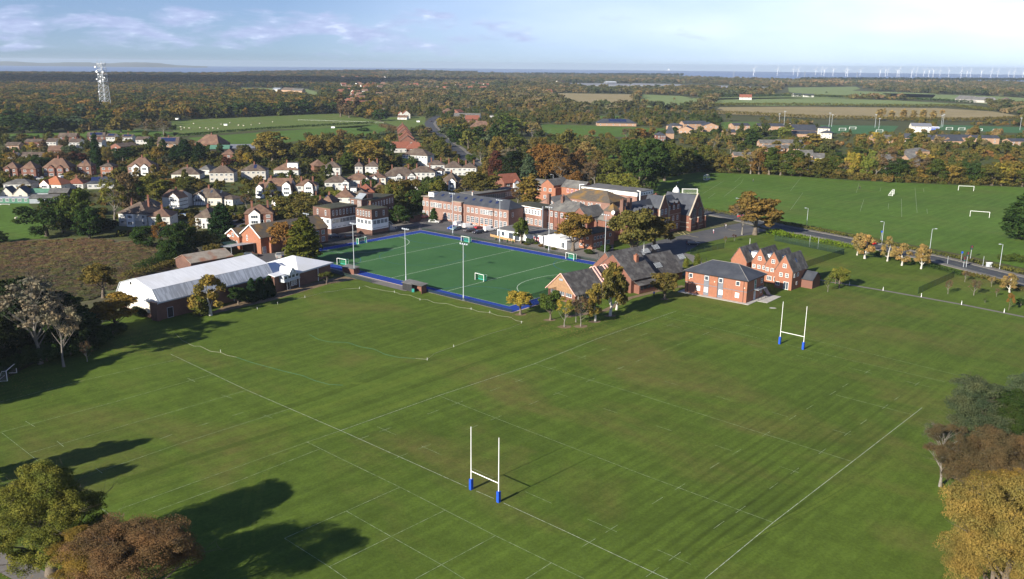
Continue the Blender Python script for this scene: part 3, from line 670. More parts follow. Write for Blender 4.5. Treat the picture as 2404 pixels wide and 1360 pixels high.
# ================================================================== the clubhouse with the dark hipped roof
def clubhouse():
    F = Fr(G(1607, 686), G(1751, 713)); L = F.L; D = 10.6; E = 6.2
    b = Bld('clubhouse', 'orange brick two storey block with dark slate hipped roof and two grey window strips', 'building', F.p(L / 2, D / 2)); foot(F, 0, L, 0, D)
    w, r = MB(F), MB(F); hip(w, r, F, 0, L, 0, D, 0, E, 2.9, oh=.5); b.add(w, 'wall', BO); ro = b.add(r, 'roof', RS)
    q = MB(F)
    e = .55
    def rl(a, c, rr): q.tube(a, c, rr, rr, 5)
    A, Bc = F.p(-.5, -.5, E + .05), F.p(L + .5, -.5, E + .05); i = (D + 1) / 2
    r0, r1 = F.p(-.5 + i, D / 2, E + 2.95), F.p(L + .5 - i, D / 2, E + 2.95)
    rl(A, r0, .07); rl(Bc, r1, .09); rl(r0, r1, .07); rl(F.p(L + .5, D + .5, E + .05), r1, .07); b.add(q, 'ridge_tiles', mat('grey_ridge', (.20, .19, .18), None, 1), ro)
    q = MB(F); q.box(-.55, L + .55, -.62, -.5, E - .12, E + .03); q.box(L + .5, L + .62, -.5, D + .5, E - .12, E + .03); b.add(q, 'gutter', DK, ro)
    for u in (L * .355, L * .585): q = MB(F); q.box(u - .75, u + .75, -.06, .05, .25, E - .12); b.add(q, 'cladding_strip', MGY)
    for u, v in ((L * .09, 0), (L * .355, -.06), (L * .585, -.06), (L * .855, 0)): b.win(F, u + (.0), E - 1.75, 1.15, 1.2, 1, 1, v=v)
    for u, v in ((L * .225, 0), (L * .355, -.06), (L * .595, -.06), (L * .855, 0)): b.win(F, u, 1.15, 1.15, 1.35, 1, 1, v=v, gm=WH, name='shutter')
    q = MB(F); q.box(.02, L - .02, -.03, .02, E / 2 - .1, E / 2 + .06); q.box(L - .02, L + .03, 0, D, E / 2 - .1, E / 2 + .06); b.add(q, 'brick_band', MGY)
    q = MB(F)
    for u in (.9, L * .54, L - .9): q.box(u - .05, u + .05, -.12, -.02, .1, E - .1)
    b.add(q, 'drainpipe', DK)
    q = MB(F)
    for u, z in ((.95, 4.0), (L * .47, 4.3), (L - 1.0, 4.0)): q.box(u + .25, u + .5, -.2, 0, z, z + .28)
    b.add(q, 'wall_lamp', CRM)
    S = Fr(F.p(L, 0), F.p(L, D))
    b.win(S, 5.0, 3.1, 1.1, 2.5, 1, 2, gm=GRN, name='door'); b.win(S, 5.0, .15, 1.1, 2.4, 1, 2, gm=LGY, name='door'); b.win(S, 9.0, 4.0, 1.0, 1.3, 1, 2); b.win(S, 9.0, 1.2, .8, 1.0, 1, 1)
    # outside stair on the right
    t = thing('fire_escape', S.p(8, -1.5), 'galvanised outside stair with landing on the right side of the hipped roof block', 'staircase')
    q = MB(S); q.box(4.2, 9.0, -1.5, -.05, 2.95, 3.08); q.build('landing', GRY, t)
    q = MB(S)
    for k in range(13): q.box(9.0 + .0 + k * .27, 9.27 + k * .27, -1.5, -.3, 2.8 - k * .22, 2.86 - k * .22)
    q.build('steps', GRY, t); q = MB(S)
    for u in (4.3, 6.6, 8.9): q.tube(S.p(u, -1.45, 0), S.p(u, -1.45, 4.1), .05, .05, 5)
    for z in (3.5, 4.1): q.tube(S.p(4.2, -1.45, z), S.p(9, -1.45, z), .035, .035, 5); q.tube(S.p(9, -1.45, z), S.p(12.5, -1.45, z - 2.9), .035, .035, 5)
    q.build('railing', DK, t)
    q = MB(F); q.box(-1.5, L + 1.3, -1.3, D + 1.0, 0, .14); q.box(L + 1.3, L + 4.2, 4, 13, 0, .13); struct(q.build('pavement', CONC))
clubhouse()
# ================================================================== brick house with four steep gables
def gabled():
    F = Fr(G(1815, 679.5), G(1857, 683)); F = Fr(F.p(0, 0), F.p(4.9, 0))
    E, gw, A = 5.5, 5.2, 4.3
    P0 = G(1857, 683); Pb = G(1885.5, 672); S = Fr(P0, Pb); sl = S.L + .2
    Fr0 = Fr(P0 + (Vector((S.v.x, S.v.y, 0)) * gw), P0)      # front edge of the right gable, left to right
    F = Fr0; b = Bld('boarding_house', 'orange brick house with a row of steep tiled gables and white windows', 'building', F.p(-4, 5)); foot(F, -14, gw, 0, 11)
    w, r = MB(F), MB(F)
    spec = [(0, gw, 0, sl + 1.5, 4.3), (-4.9, 0, 3.4, 12.5, 4.0), (-9.8, -4.9, 4.6, 13.5, 4.0), (-15.5, -10.4, 2.6, 12.5, 3.9)]
    for (u0, u1, v0, v1, rs) in spec: gable(w, r, F, u0 + .01, u1 - .01, v0, v1, 0, E, rs, 'v', oh=.25, verge=.12)
    b.add(w, 'wall', BO); ro = b.add(r, 'roof', RL)
    q = MB(F); q.box(gw + .02, gw + 3.0, 6.2, 10.8, 0, 2.6); gable(q, r2 := MB(F), F, gw + .05, gw + 3.4, 6.0, 11, 0, 2.7, 1.8, 'u'); wo = b.add(q, 'annex', BR); b.add(r2, 'roof', RS, wo)
    b.win(F, gw * .52, 6.2, 1.1, 1.15, 2, 2); b.wins(F, .9, gw - .7, 2, 3.55, 1.0, 1.15, 2, 2); b.win(F, gw * .68, .1, 1.5, 2.2, 2, 1, gm=GL, name='patio_door'); b.win(F, gw * .2, .9, 1.1, 1.1, 2, 1)
    for (u0, u1, v0, v1, rs) in spec[1:3]:
        u = (u0 + u1) / 2; b.win(F, u, 6.1, 1.1, 1.15, 2, 2, v=v0)
    for (u, v) in ((-1.0, 3.4), (-2.6, 3.4), (-4.1, 3.4), (-5.8, 4.6), (-7.4, 4.6), (-9.0, 4.6)): b.win(F, u, 3.6, 1.0, 1.1, 2, 2, v=v)
    for (u, v) in ((-1.2, 3.4), (-3.3, 3.4)): b.win(F, u, 1.0, 1.5, 1.3, 3, 1, v=v)
    S2 = Fr(F.p(gw, 0), F.p(gw, sl)); b.wins(S2, .6, 4.4, 2, 3.6, 1.0, 1.1, 2, 1); b.win(S2, 3.2, 1.2, .9, 1.0, 1, 2)
    q = MB(F)       # roof windows on the right slopes
    for (u0, u1, v0, v1, rs), vs in zip(spec, ((4.0,), (6.5, 8.2), (9,), (6.5,))):
        um = (u0 + u1) / 2
        for vv in vs:
            f = lambda k, v: F.p(um + (u1 - um) * k, v, E + rs * (1 - k) + .17)
            q.slab([f(.35, vv), f(.6, vv), f(.6, vv + .8), f(.35, vv + .8)], .05)
    b.add(q, 'roof_window', SOL, ro)
    for u in (-2.6, -7.5, -12.4):      # white flat dormers in the valleys
        q = MB(F); q.box(u + 1.2, u + 3.4, 6.8, 8.8, E + .3, E + 2.2, 0); q.box(u + 1.1, u + 3.5, 6.7, 8.9, E + 2.2, E + 2.35, 1); b.add(q, 'dormer', [WH, GRY], ro)
gabled()
# ================================================================== brown tiled low school block with the big gable end
def tiled_block():
    # gable end base left/right, eaves 2.9 m
    E = 2.9; F = Fr(G(1350, 691, E), G(1432, 673, E)); F = Fr(F.o, F.p(30, 0))
    b = Bld('classroom_block', 'low brick classroom block with long brown tiled roofs and glazed strips edged in pink', 'building', F.p(12, 6)); foot(F, 0, 22, 0, 14); foot(F, 16, 46, 0, 16)
    Pg = G(1290, 674, E); D = (Pg - F.o).length; w, r = MB(F), MB(F)
    D = max(8.0, min(D, 15)); rs = hgt(643.5, F.p(0, D / 2)) - E; b.root['d'] = D
    gable(w, r, F, 0, 11.0, 0, D, 0, E, rs, 'u', oh=.5, verge=.4)
    # further roof lengths behind the glazed strips, then the higher part and the long right wing
    uA, uB, uC = uof(F, 1474, 3), uof(F, 1531, 3), uof(F, 1606, 3)
    gable(w, r, F, 12.6, 15.2, 0.2, D, 0, E, rs, 'u', oh=.5, verge=.05)
    gable(w, r, F, 16.6, uA - .1, 0.1, D, 0, E, rs, 'u', oh=.5, verge=.05)
    gable(w, r, F, uA, uB, -1.2, D + 3.0, 0, E + 1.2, rs + 1.2, 'u', oh=.5, verge=.1)
    gable(w, r, F, uB + .1, uC, .6, D + .6, 0, E, rs + .5, 'u', oh=.5, verge=.1)
    gable(w, r, F, uA + 7.5, uC - 3, D + .8, D + 10.5, 0, E, rs + .3, 'u', oh=.2, verge=.1)
    b.add(w, 'wall', BR); ro = b.add(r, 'roof', RL); foot(F, uA, uC, 0, D + 10)
    vm = D / 2
    q, g = MB(F), MB(F)
    for (a, c) in ((11.45, 12.2), (15.55, 16.3)):
        for s in (0, 1):
            f = (lambda v: v) if s == 0 else (lambda v: D - v)
            g.slab([F.p(a, f(-.3), E), F.p(c, f(-.3), E), F.p(c, vm, E + rs), F.p(a, vm, E + rs)], .05)
        g.box(a, c, 0, D, 0, E)
        for u in (a - .2, c + .2):
            for s in (0, 1):
                f = (lambda v: v) if s == 0 else (lambda v: D - v)
                q.slab([F.p(u - .17, f(-.6), E - .15), F.p(u + .17, f(-.6), E - .15), F.p(u + .17, vm, E + rs + .35), F.p(u - .17, vm, E + rs + .35)], .22)
    b.add(g, 'roof_glazing', GLW, ro); b.add(q, 'fascia', PNK, ro)
    q = MB(F)
    for s in (0, 1):
        f = (lambda v: v) if s == 0 else (lambda v: D - v)
        q.slab([F.p(-.55, f(-.6), E - .45), F.p(-.38, f(-.6), E - .45), F.p(-.38, vm, E + rs + .16), F.p(-.55, vm, E + rs + .16)], .16)
    b.add(q, 'fascia', PNK, ro)
    q = MB(F); q.face([F.p(-.30, D + .3, E - .2), F.p(-.30, -.3, E - .2), F.p(-.30, vm, E + rs - .05)]); b.add(q, 'gable_cladding', mat('buff_hung_tiles', (.30, .18, .095), (.23, .135, .08), 1.6))
    q = MB(F); q.box(-.42, -.2, vm - .8, vm + .6, E + rs - 1.75, E + rs - 1.2); b.add(q, 'vent', GRY)
    S = Fr(F.p(0, D), F.p(0, 0)); b.wins(S, .8, D - .8, 3, 1.6, 2.2, 1.1, 3, 1)
    b.wins(F, .8, 10.4, 3, 1.2, 2.6, 1.3, 3, 1)
    uL = uB - 1.2
    q = MB(F); q.box(uA + 1.2, uL, -3.2, -1.25, 0, 2.4, 0); wo = b.add(q, 'lean_to', BR)
    q = MB(F); q.slab([F.p(uA + 1.0, -3.6, 2.4), F.p(uL + .2, -3.6, 2.4), F.p(uL + .2, -1.2, 3.2), F.p(uA + 1.0, -1.2, 3.2)], .1); b.add(q, 'roof', RL, wo)
    b.wins(F, uA + 1.5, uL - .3, 5, 1.2, 1.2, .9, 2, 1, v=-3.22, fm=DK); b.wins(F, uA + 1.5, uL - .3, 6, 3.45, 1.1, .7, 1, 1, v=-1.22, fm=TIM)
    u = uof(F, 1493, E + 4, D * .3); chimney(b, F, u, D * .3, E + 2.0, E + rs + 1.8, BO, 1.0, ro)
    # striped rooflights
    q = MB(F)
    f = lambda u, t: F.p(u, .1 + (vm + .5) * t, E + (rs + .5) * t + .2)
    f2 = lambda u, t: F.p(u, D + .6 + (vm + .4) * t, E + (rs + .3) * t + .2)
    for g_, u0, t in ((f, uof(F, 1596, 6, 3) , .62), (f, uof(F, 1541, 5, 2), .45), (f2, uof(F, 1502, 5.5, D + 3), .62), (f2, uof(F, 1518, 5.5, D + 3), .7), (f2, uof(F, 1544, 5.8, D + 3), .8)):
        for k in range(6): q.slab([g_(u0 + k * .5, t - .14), g_(u0 + k * .5 + .15, t - .14), g_(u0 + k * .5 + .15, t + .10), g_(u0 + k * .5, t + .10)], .04)
    b.add(q, 'roof_window', LGY, ro)
    b.win(F, uC - 3.5, .3, 1.0, 2.1, 1, 2, name='door', v=.6); b.wins(F, uB + 6, uC - 5, 2, 1.0, 1.6, 1.3, 2, 1, v=.6)
    return F, D, E, rs
tiled_block()
HU, HV = HOK.u, HOK.v
def Fu(px, py, z=0, L=10): P = G(px, py, z); return Fr(P, P + HU * L)
def Fv(px, py, z=0, L=10): P = G(px, py, z); return Fr(P, P + HV * L)
def winpx(b, F, xs, z, w, h, nx=2, ny=3, v=0.0, **k):
    for x in xs: b.win(F, uof(F, x, z + h / 2, v), z, w, h, nx, ny, v=v, **k)
# ---- long two-storey classroom wing with the slate roof
def school_wing():
    E = 8.0; F = Fr(G(1007.5, 467, E), G(1194, 493, E)); L = F.L; D = 9.0
    b = Bld('school_building', 'long two storey pink brick school wing with slate roof and rows of white windows', 'building', F.p(L / 2, D / 2)); foot(F, 0, L, 0, D)
    w, r = MB(F), MB(F); ub0, ub1 = uof(F, 1066, 6), uof(F, 1088, 6)
    hip(w, r, F, 0, L, 0, D, 0, E, 3.0, oh=.25, ins=3.0); w.box(ub0, ub1, -1.3, .2, 0, E + .5); w.box(ub1, ub1 + 1.3, -.15, .2, 0, E)
    w.box(-4.6, 0, 1.5, D - 1, 0, E + .6); w.box(-3.6, -.2, .2, 1.6, 0, E + .3)
    wo = b.add(w, 'wall', BP); ro = b.add(r, 'roof', RS)
    for i in range(len(wo.data.vertices)): pass
    q = MB(F); q.box(ub0 - .06, ub1 + .06, -1.36, .2, E + .5, E + .62); q.box(-4.7, .1, .1, D - .9, E + .6, E + .72); b.add(q, 'coping', STN)
    winpx(b, F, (1099.5, 1109.3, 1119, 1130.5, 1137.5, 1142.3, 1147, 1153.5, 1164.4, 1175.6, 1185.6), 4.9, 1.25, 1.9)
    winpx(b, F, (1099.7, 1109.4, 1119.3, 1131.6, 1141.8, 1152), .35, 1.7, 3.1, 2, 4, panel=.75)
    winpx(b, F, (1165, 1175.6, 1185.6), .5, 1.6, 2.8, 2, 4)
    winpx(b, F, (1013.5, 1020, 1024.5, 1029, 1034, 1044.5, 1053.7, 1062), 4.9, 1.3, 1.9)
    winpx(b, F, (1013.5, 1045, 1053.7, 1062), .8, 1.4, 2.6, 2, 4)
    winpx(b, F, (1070, 1080), 4.9, 1.5, 2.0, v=-1.3); winpx(b, F, (1070, 1080), .4, 1.5, 3.2, 2, 4, v=-1.3)
    b.wins(F, -4.3, -.3, 2, 4.9, 1.2, 1.9, 2, 3, v=.2); b.wins(F, -4.3, -.3, 2, 1.0, 1.2, 1.9, 2, 3, v=.2)
    S = Fr(F.p(L, 0), F.p(L, D)); b.win(S, 2.5, 4.9, 1.0, 1.8, 1, 3)
    q = MB(F)
    f = lambda u, t: F.p(u, -.25 + (D / 2 + .25) * t, E + 3.0 * t + .02)
    for x in (1039, 1059, 1075, 1093, 1112, 1129, 1151, 1166.5):
        u = uof(F, x, E + 1.6, 2.2); q.slab([f(u - .55, .45), f(u + .55, .45), f(u + .55, .68), f(u - .55, .68)], .1)
    b.add(q, 'roof_window', SOL, ro)
    u = uof(F, 1016, E + 2, 2); q = MB(F); q.box(u - 1.4, u + 1.6, 1.0, 4.2, E + .8, E + 2.5, 0); q.box(u - 1.5, u + 1.7, .9, 4.3, E + 2.5, E + 2.65, 1); b.add(q, 'dormer', [WH, RFG], ro); b.wins(F, u - 1.2, u + 1.4, 3, E + 1.4, .7, .8, 1, 1, v=1.0)
    u = uof(F, 1110, E + 3, D / 2); chimney(b, F, u, D / 2, E + 1.5, E + 4.0, CONC, .6, ro)
    q = MB(F)
    for x in (1158, 1008.5): u = uof(F, x, 4); q.tube(F.p(u, -.1, .1), F.p(u, -.1, E), .06, .06, 5)
    b.add(q, 'drainpipe', DK)
    # second wing: flat roof with white window band
    E = 8.3; F = Fr(G(1203, 479.5, E), G(1274.5, 492, E)); L = F.L; D = 9.5
    b = Bld('school_building', 'pink brick school block with flat mossy roof and white band of upper windows', 'building', F.p(L / 2, D / 2)); foot(F, 0, L, 0, D)
    w = MB(F); w.box(0, L, 0, D, 0, E); b.add(w, 'wall', BP); q = MB(F); q.box(-.3, L + .3, -.4, D + .3, E + .003, E + .2); ro = b.add(q, 'roof', RF)
    q = MB(F); q.box(-.35, L + .35, -.47, -.4, E - .02, E + .24); b.add(q, 'fascia', WH, ro)
    q = MB(F); u0, u1 = uof(F, 1211, 7), uof(F, 1269, 7); q.box(u0, u1, -.04, .05, 5.6, 7.75); b.add(q, 'window_band', WH)
    b.wins(F, u0, u1, 8, 5.75, 1.05, 1.85, 2, 2, v=-.05)
    winpx(b, F, (1210, 1222, 1232, 1240, 1248, 1258.5, 1268), 1.9, 1.35, 2.2)
    q = MB(F); u = uof(F, 1274, 5, -.5); q.tube(F.p(u, -.5, 0), F.p(u, -.5, E + 1.2), .28, .28, 8); b.add(q, 'flue', MGY)
    # third wing with hipped slate roof and chimneys
    E = 8.2; F = Fr(G(1279, 490, E), G(1360, 502.5, E)); L = F.L; D = 9.5
    b = Bld('school_building', 'red brick school wing with hipped grey roof and two chimneys behind the round autumn tree', 'building', F.p(L / 2, D / 2)); foot(F, 0, L, 0, D)
    w, r = MB(F), MB(F); hip(w, r, F, 0, L, 0, D, 0, E, 3.4, ins=4.0, oh=.3)
    gable(w, r, F, L - 1.0, L + 6.2, -3.0, D - 2, 0, E - .2, 3.2, 'v', oh=.3, verge=.2)
    b.add(w, 'wall', BR); ro = b.add(r, 'roof', RG)
    winpx(b, F, (1284, 1295, 1305.6, 1319, 1331), 5.6, 1.15, 1.9, 2, 2); winpx(b, F, (1287, 1295), .8, 1.2, 2.2)
    for x, z1 in ((1289, 4.6), (1321, 4.4)): u = uof(F, x, E + 3, D * .4); chimney(b, F, u, D * .4, E + 1.2, E + z1 + .4, BD, 1.1, ro)
    b.win(F, L + 4.6, 4.6, .8, 1.7, 1, 2, v=-3.0); b.win(F, L + 4.6, .9, .8, 1.4, 1, 2, v=-3.0)
    q = MB(F)
    for x in (1300, 1309, 1314, 1340): u = uof(F, x, 5); q.tube(F.p(u, -.1, .1), F.p(u, -.1, E), .06, .06, 5)
    b.add(q, 'drainpipe', DK)
    # block with broad grey roof slope
    E = 7.0; F = Fr(G(1404, 515, E), G(1440, 521.5, E)); L = F.L; D = 12
    b = Bld('school_building', 'red brick school house with broad plain grey roof slope beside the third floodlight mast', 'building', F.p(L / 2, D / 2)); foot(F, -6, L, 0, D)
    w, r = MB(F), MB(F); gable(w, r, F, 0, L, 0, D, 0, E, 4.4, 'u', oh=.3); gable(w, r, F, -4.5, -.1, -.6, D - 1, 0, E - .8, 2.6, 'v', oh=.2)
    b.add(w, 'wall', BR); ro = b.add(r, 'roof', RG); b.win(F, -2.3, 3.6, 1.5, 2.4, 2, 2, v=-.6); b.win(F, L * .7, 5.2, .9, 1.0, 1, 1)
    q = MB(F); q.box(L * .42, L * .42 + 1.6, 1.2, 3, E + .4, E + 2.0); b.add(q, 'dormer', WOOD, ro)
    # low flat brick block in front of it
    F = Fr(G(1351, 570), G(1390, 587)); F = Fr(F.p(F.L, 0) - HU * 7.0, F.p(F.L, 0)); L = F.L; S = Fr(F.p(L, 0), F.p(L, 0) + HV * 12); E = 5.4
    b = Bld('school_building', 'low orange brick flat roofed block with small white framed windows beside the round autumn tree', 'building', F.p(L / 2, 5)); foot(F, 0, L, 0, 13)
    w = MB(F); w.box(0, L, 0, 13, 0, E); b.add(w, 'wall', BO); q = MB(F); q.box(-.2, L + .2, -.2, 13.2, E + .003, E + .2); b.add(q, 'roof', RF)
    b.wins(F, 1, L - .8, 2, 3.4, 1.0, .8, 1, 1); b.wins(F, 1, L - .8, 2, .9, 1.0, .8, 1, 1)
    b.wins(S, .6, 7.8, 4, 3.3, 1.1, 1.1, 1, 1); b.win(S, 10.5, 3.3, 1.1, 1.1, 1, 1); b.wins(S, .6, 6, 3, .8, 1.2, 1.4, 2, 1); b.win(S, 9.3, .8, 2.2, 1.4, 3, 1, fm=LGY)
    # white pavilion blocks beside the far touchline
    E = 3.2; F = Fr(G(1167.5, 537.5, E), G(1268, 553, E)); L = F.L; S = Fr(F.p(L, 0), F.p(L, 8))
    b = Bld('pavilion', 'long white rendered single storey pavilion with flat grey roof and glass doors', 'building', F.p(L / 2, 4)); foot(F, 0, L, 0, 12)
    w = MB(F); w.box(0, L * .56, 0, 12, 0, E); w.box(L * .56, L, 1.5, 12, 0, E - .2); b.add(w, 'wall', WH)
    q = MB(F); q.box(-.4, L * .56 + .3, -.5, 12.2, E + .003, E + .22); q.box(L * .56 + .3, L + .4, .9, 12.2, E - .197, E + .05); b.add(q, 'roof', RFG)
    winpx(b, F, (1172,), .5, 1.1, 2.1, 1, 1, fm=LGY); winpx(b, F, (1181,), .9, 1.5, 1.7, 1, 1); winpx(b, F, (1199.5,), .2, 2.0, 2.3, 3, 1, fm=DK, name='glass_door'); winpx(b, F, (1214,), .2, 2.0, 2.3, 3, 1, fm=DK, name='glass_door')
    winpx(b, F, (1255, 1260, 1264), .3, .9, 2.0, 1, 2, v=1.5, gm=DOORR, name='door')
    # second white block
    F = Fr(G(1277, 571.5, E), G(1329, 583.5, E)); F = Fr(F.p(0, 0) - HV * 3, F.p(F.L, 0) - HV * 3)
    F = Fr(G(1277, 575), G(1330, 587)); L = F.L
    b = Bld('pavilion', 'white panelled flat roofed hut beside the fourth floodlight mast and round autumn tree', 'building', F.p(L / 2, 3)); foot(F, 0, L, 0, 6)
    w = MB(F); w.box(0, L, 0, 6, 0, 3.1); w.box(1.2, L * .62, .6, 5.4, 3.1, 3.7); b.add(w, 'wall', WH); q = MB(F); q.box(-.2, L + .2, -.2, 6.2, 3.102, 3.25); b.add(q, 'roof', WH)
    winpx(b, F, (1281.5,), 1.3, 1.2, 1.2, 1, 1, fm=LGY, gm=GLW); winpx(b, F, (1321.5,), .3, 1.6, 2.1, 2, 1, name='glass_door')
    # timber planter fence in front of the pavilion
    F = Fr(G(1151, 556), G(1208, 569)); t = thing('planter_fence', F.p(F.L / 2, 0), 'low pale timber fence with plant tubs in front of the white pavilion', 'fence'); q = MB(F)
    for z in (.15, .45, .75): q.box(0, F.L, -.04, .04, z, z + .24)
    q.build('boards', WOOD, t)
    for k in range(7): q = MB(F); q.box(k * F.L / 6 - .06, k * F.L / 6 + .06, .04, .16, 0, 1.15); q.build('post', WOOD, t)
    for x, y in ((1164, 565), (1178, 568), (1191, 570), (1204, 572)):
        P = G(x, y); t = thing('plant_tub', P, 'small dark plant tub with green shrub by the pavilion fence', 'plant tub', 'plant tubs by the pavilion fence'); q = MB(); q.lathe(P, [(.25, 0), (.33, .5), (.3, .5)], 8); q.build('tub', DK, t)
        q = MB(); q.lathe(P, [(.2, .45), (.4, .7), (.3, 1.0), (.05, 1.15)], 7); q.build('shrub', mat('shrub_green', (.05, .09, .02), (.03, .06, .015), 4), t)
school_wing()
# ---- buildings behind the main wings
def back_blocks():
    # big hall with broad lichened roof
    E = 8.5; F = Fr(G(1321, 462.5, E), G(1412.5, 474, E)); L = F.L; D = 13
    b = Bld('school_hall', 'tall school hall with broad hipped lichen brown roof in the middle of the school', 'building', F.p(L / 2, D / 2)); foot(F, 0, L + 5, 0, D)
    w, r = MB(F), MB(F); hip(w, r, F, 0, L + 4, 0, D, 0, E, 3.6, ins=6.5, oh=.4); b.add(w, 'wall', BP); b.add(r, 'roof', RM)
    winpx(b, F, (1328.5, 1334.5, 1346, 1352, 1364, 1370.5, 1382.5, 1389, 1401, 1407.5), E - 2.2, .8, 1.2, 1, 2)
    # sports hall
    E = 8.0; F = Fr(G(1366, 438, E), G(1496, 453, E)); L = F.L; D = 13
    b = Bld('sports_hall', 'long flat roofed sports hall with white window band under its grey roof', 'building', F.p(L / 2, D / 2)); foot(F, 0, L, 0, D)
    w = MB(F); w.box(0, L, 0, D, 0, E); b.add(w, 'wall', BP); q = MB(F); q.box(-.2, L + .2, -.3, D + .2, E + .003, E + .25); ro = b.add(q, 'roof', RFG)
    q = MB(F); q.box(-.15, L + .1, -.12, -.001, E - 1.6, E + .0); q.box(L + .001, L + .12, -.1, D, E - 1.6, E + .0); b.add(q, 'window_band', WH)
    b.wins(F, .5, L - 1, 25, E - 1.25, .75, .6, 1, 1, v=-.14); S = Fr(F.p(L, 0), F.p(L, D)); b.wins(S, .6, D - .4, 6, E - 1.25, 1.1, .7, 1, 1, v=-.14, fm=LGY)
    for u, v in ((-.6, -.8), (L + 2.2, -1.2)):
        q = MB(F); q.tube(F.p(u, v, 0), F.p(u, v, E + 1.0), .22, .22, 8); q.tube(F.p(u, v, E + .9), F.p(u + (1.6 if u < 0 else -2.2), v + 1.2, E + .9), .2, .2, 8); b.add(q, 'flue', WH)
    # gabled pink block at the back left
    E = 7.5; F = Fr(G(1271, 433, E), G(1300, 436.5, E)); L = F.L
    b = Bld('school_building', 'orange brick gable fronted building with stepped parapet beside the golden leafed tree', 'building', F.p(L / 2, 5)); foot(F, -12, L + 12, 0, 12)
    w, r = MB(F), MB(F); gable(w, r, F, 0, L, 0, 12, 0, E, 2.6, 'v', oh=.1); w.box(L + .02, L + 1.3, -.3, 10, 0, E - 1.0)
    gable(w, r, F, L + 1.4, L + 13.5, 4, 12, 0, E - .6, 2.8, 'u', oh=.2); gable(w, r, F, -13, -.2, 3, 11, 0, E - 1.2, 2.4, 'u', oh=.2)
    b.add(w, 'wall', BO); b.add(r, 'roof', RG); b.wins(F, .6, L - .4, 2, 4.6, 1.5, 1.5, 2, 2); b.wins(F, .6, L - .4, 2, 1.2, 1.5, 1.5, 2, 2); b.wins(F, L + 4, L + 11, 3, 4.6, 1.2, 1.6, 2, 1, v=4, gm=DOORR); b.wins(F, -12, -1, 5, 4.2, 1.2, 1.8, 2, 2, v=3)
    # small gable with white flank
    E = 7.0; F = Fr(G(1270, 474, E), G(1318, 471, E)); F = Fr(G(1268, 476, E), G(1268, 476, E) + HU * 8.5); L = F.L
    b = Bld('school_building', 'small pink gabled school wing with white flank below the hall roof', 'building', F.p(L / 2, 5)); foot(F, 0, L, 0, 9)
    w, r = MB(F), MB(F); gable(w, r, F, 0, L, 0, 10, 0, E, 2.6, 'v', oh=.3); b.add(w, 'wall', BP); b.add(r, 'roof', RFG); b.win(F, L * .7, E - .2, 1.0, 1.3, 2, 2)
    # glazed long flat block at the back
    E = 4.5; F = Fr(G(1112, 457.5, E), G(1187, 447, E)); L = F.L; D = 8
    b = Bld('school_building', 'flat roofed glazed classroom block behind the long school wing', 'building', F.p(L / 2, D / 2)); foot(F, 0, L + 6, 0, D)
    w = MB(F); w.box(0, L, 0, D, 0, E); w.box(L + .02, L + 7, .8, D - 1, 0, E); b.add(w, 'wall', BP); q = MB(F); q.box(-.6, L + .3, -.6, D + .6, E + .003, E + .25, 0); q.box(L + .35, L + 7.3, .5, D - .7, E + .003, E + .25, 0); b.add(q, 'roof', RFG)
    b.wins(F, .4, L - .4, 14, 1.2, 1.6, 2.4, 2, 1, fm=LGY); b.wins(F, L + .6, L + 6.6, 4, 1.4, 1.2, 2.0, 2, 2, v=.8)
    # red tiled house behind
    house('red tiled gabled house behind the golden leafed tree at the back of the school', 1184, 430, 1222, 427, 4.5, 408, 9, 'gable', BR, RRD, nw=2, bays=((.7, 3.2, 'gable', WH),), chim=0)
back_blocks()
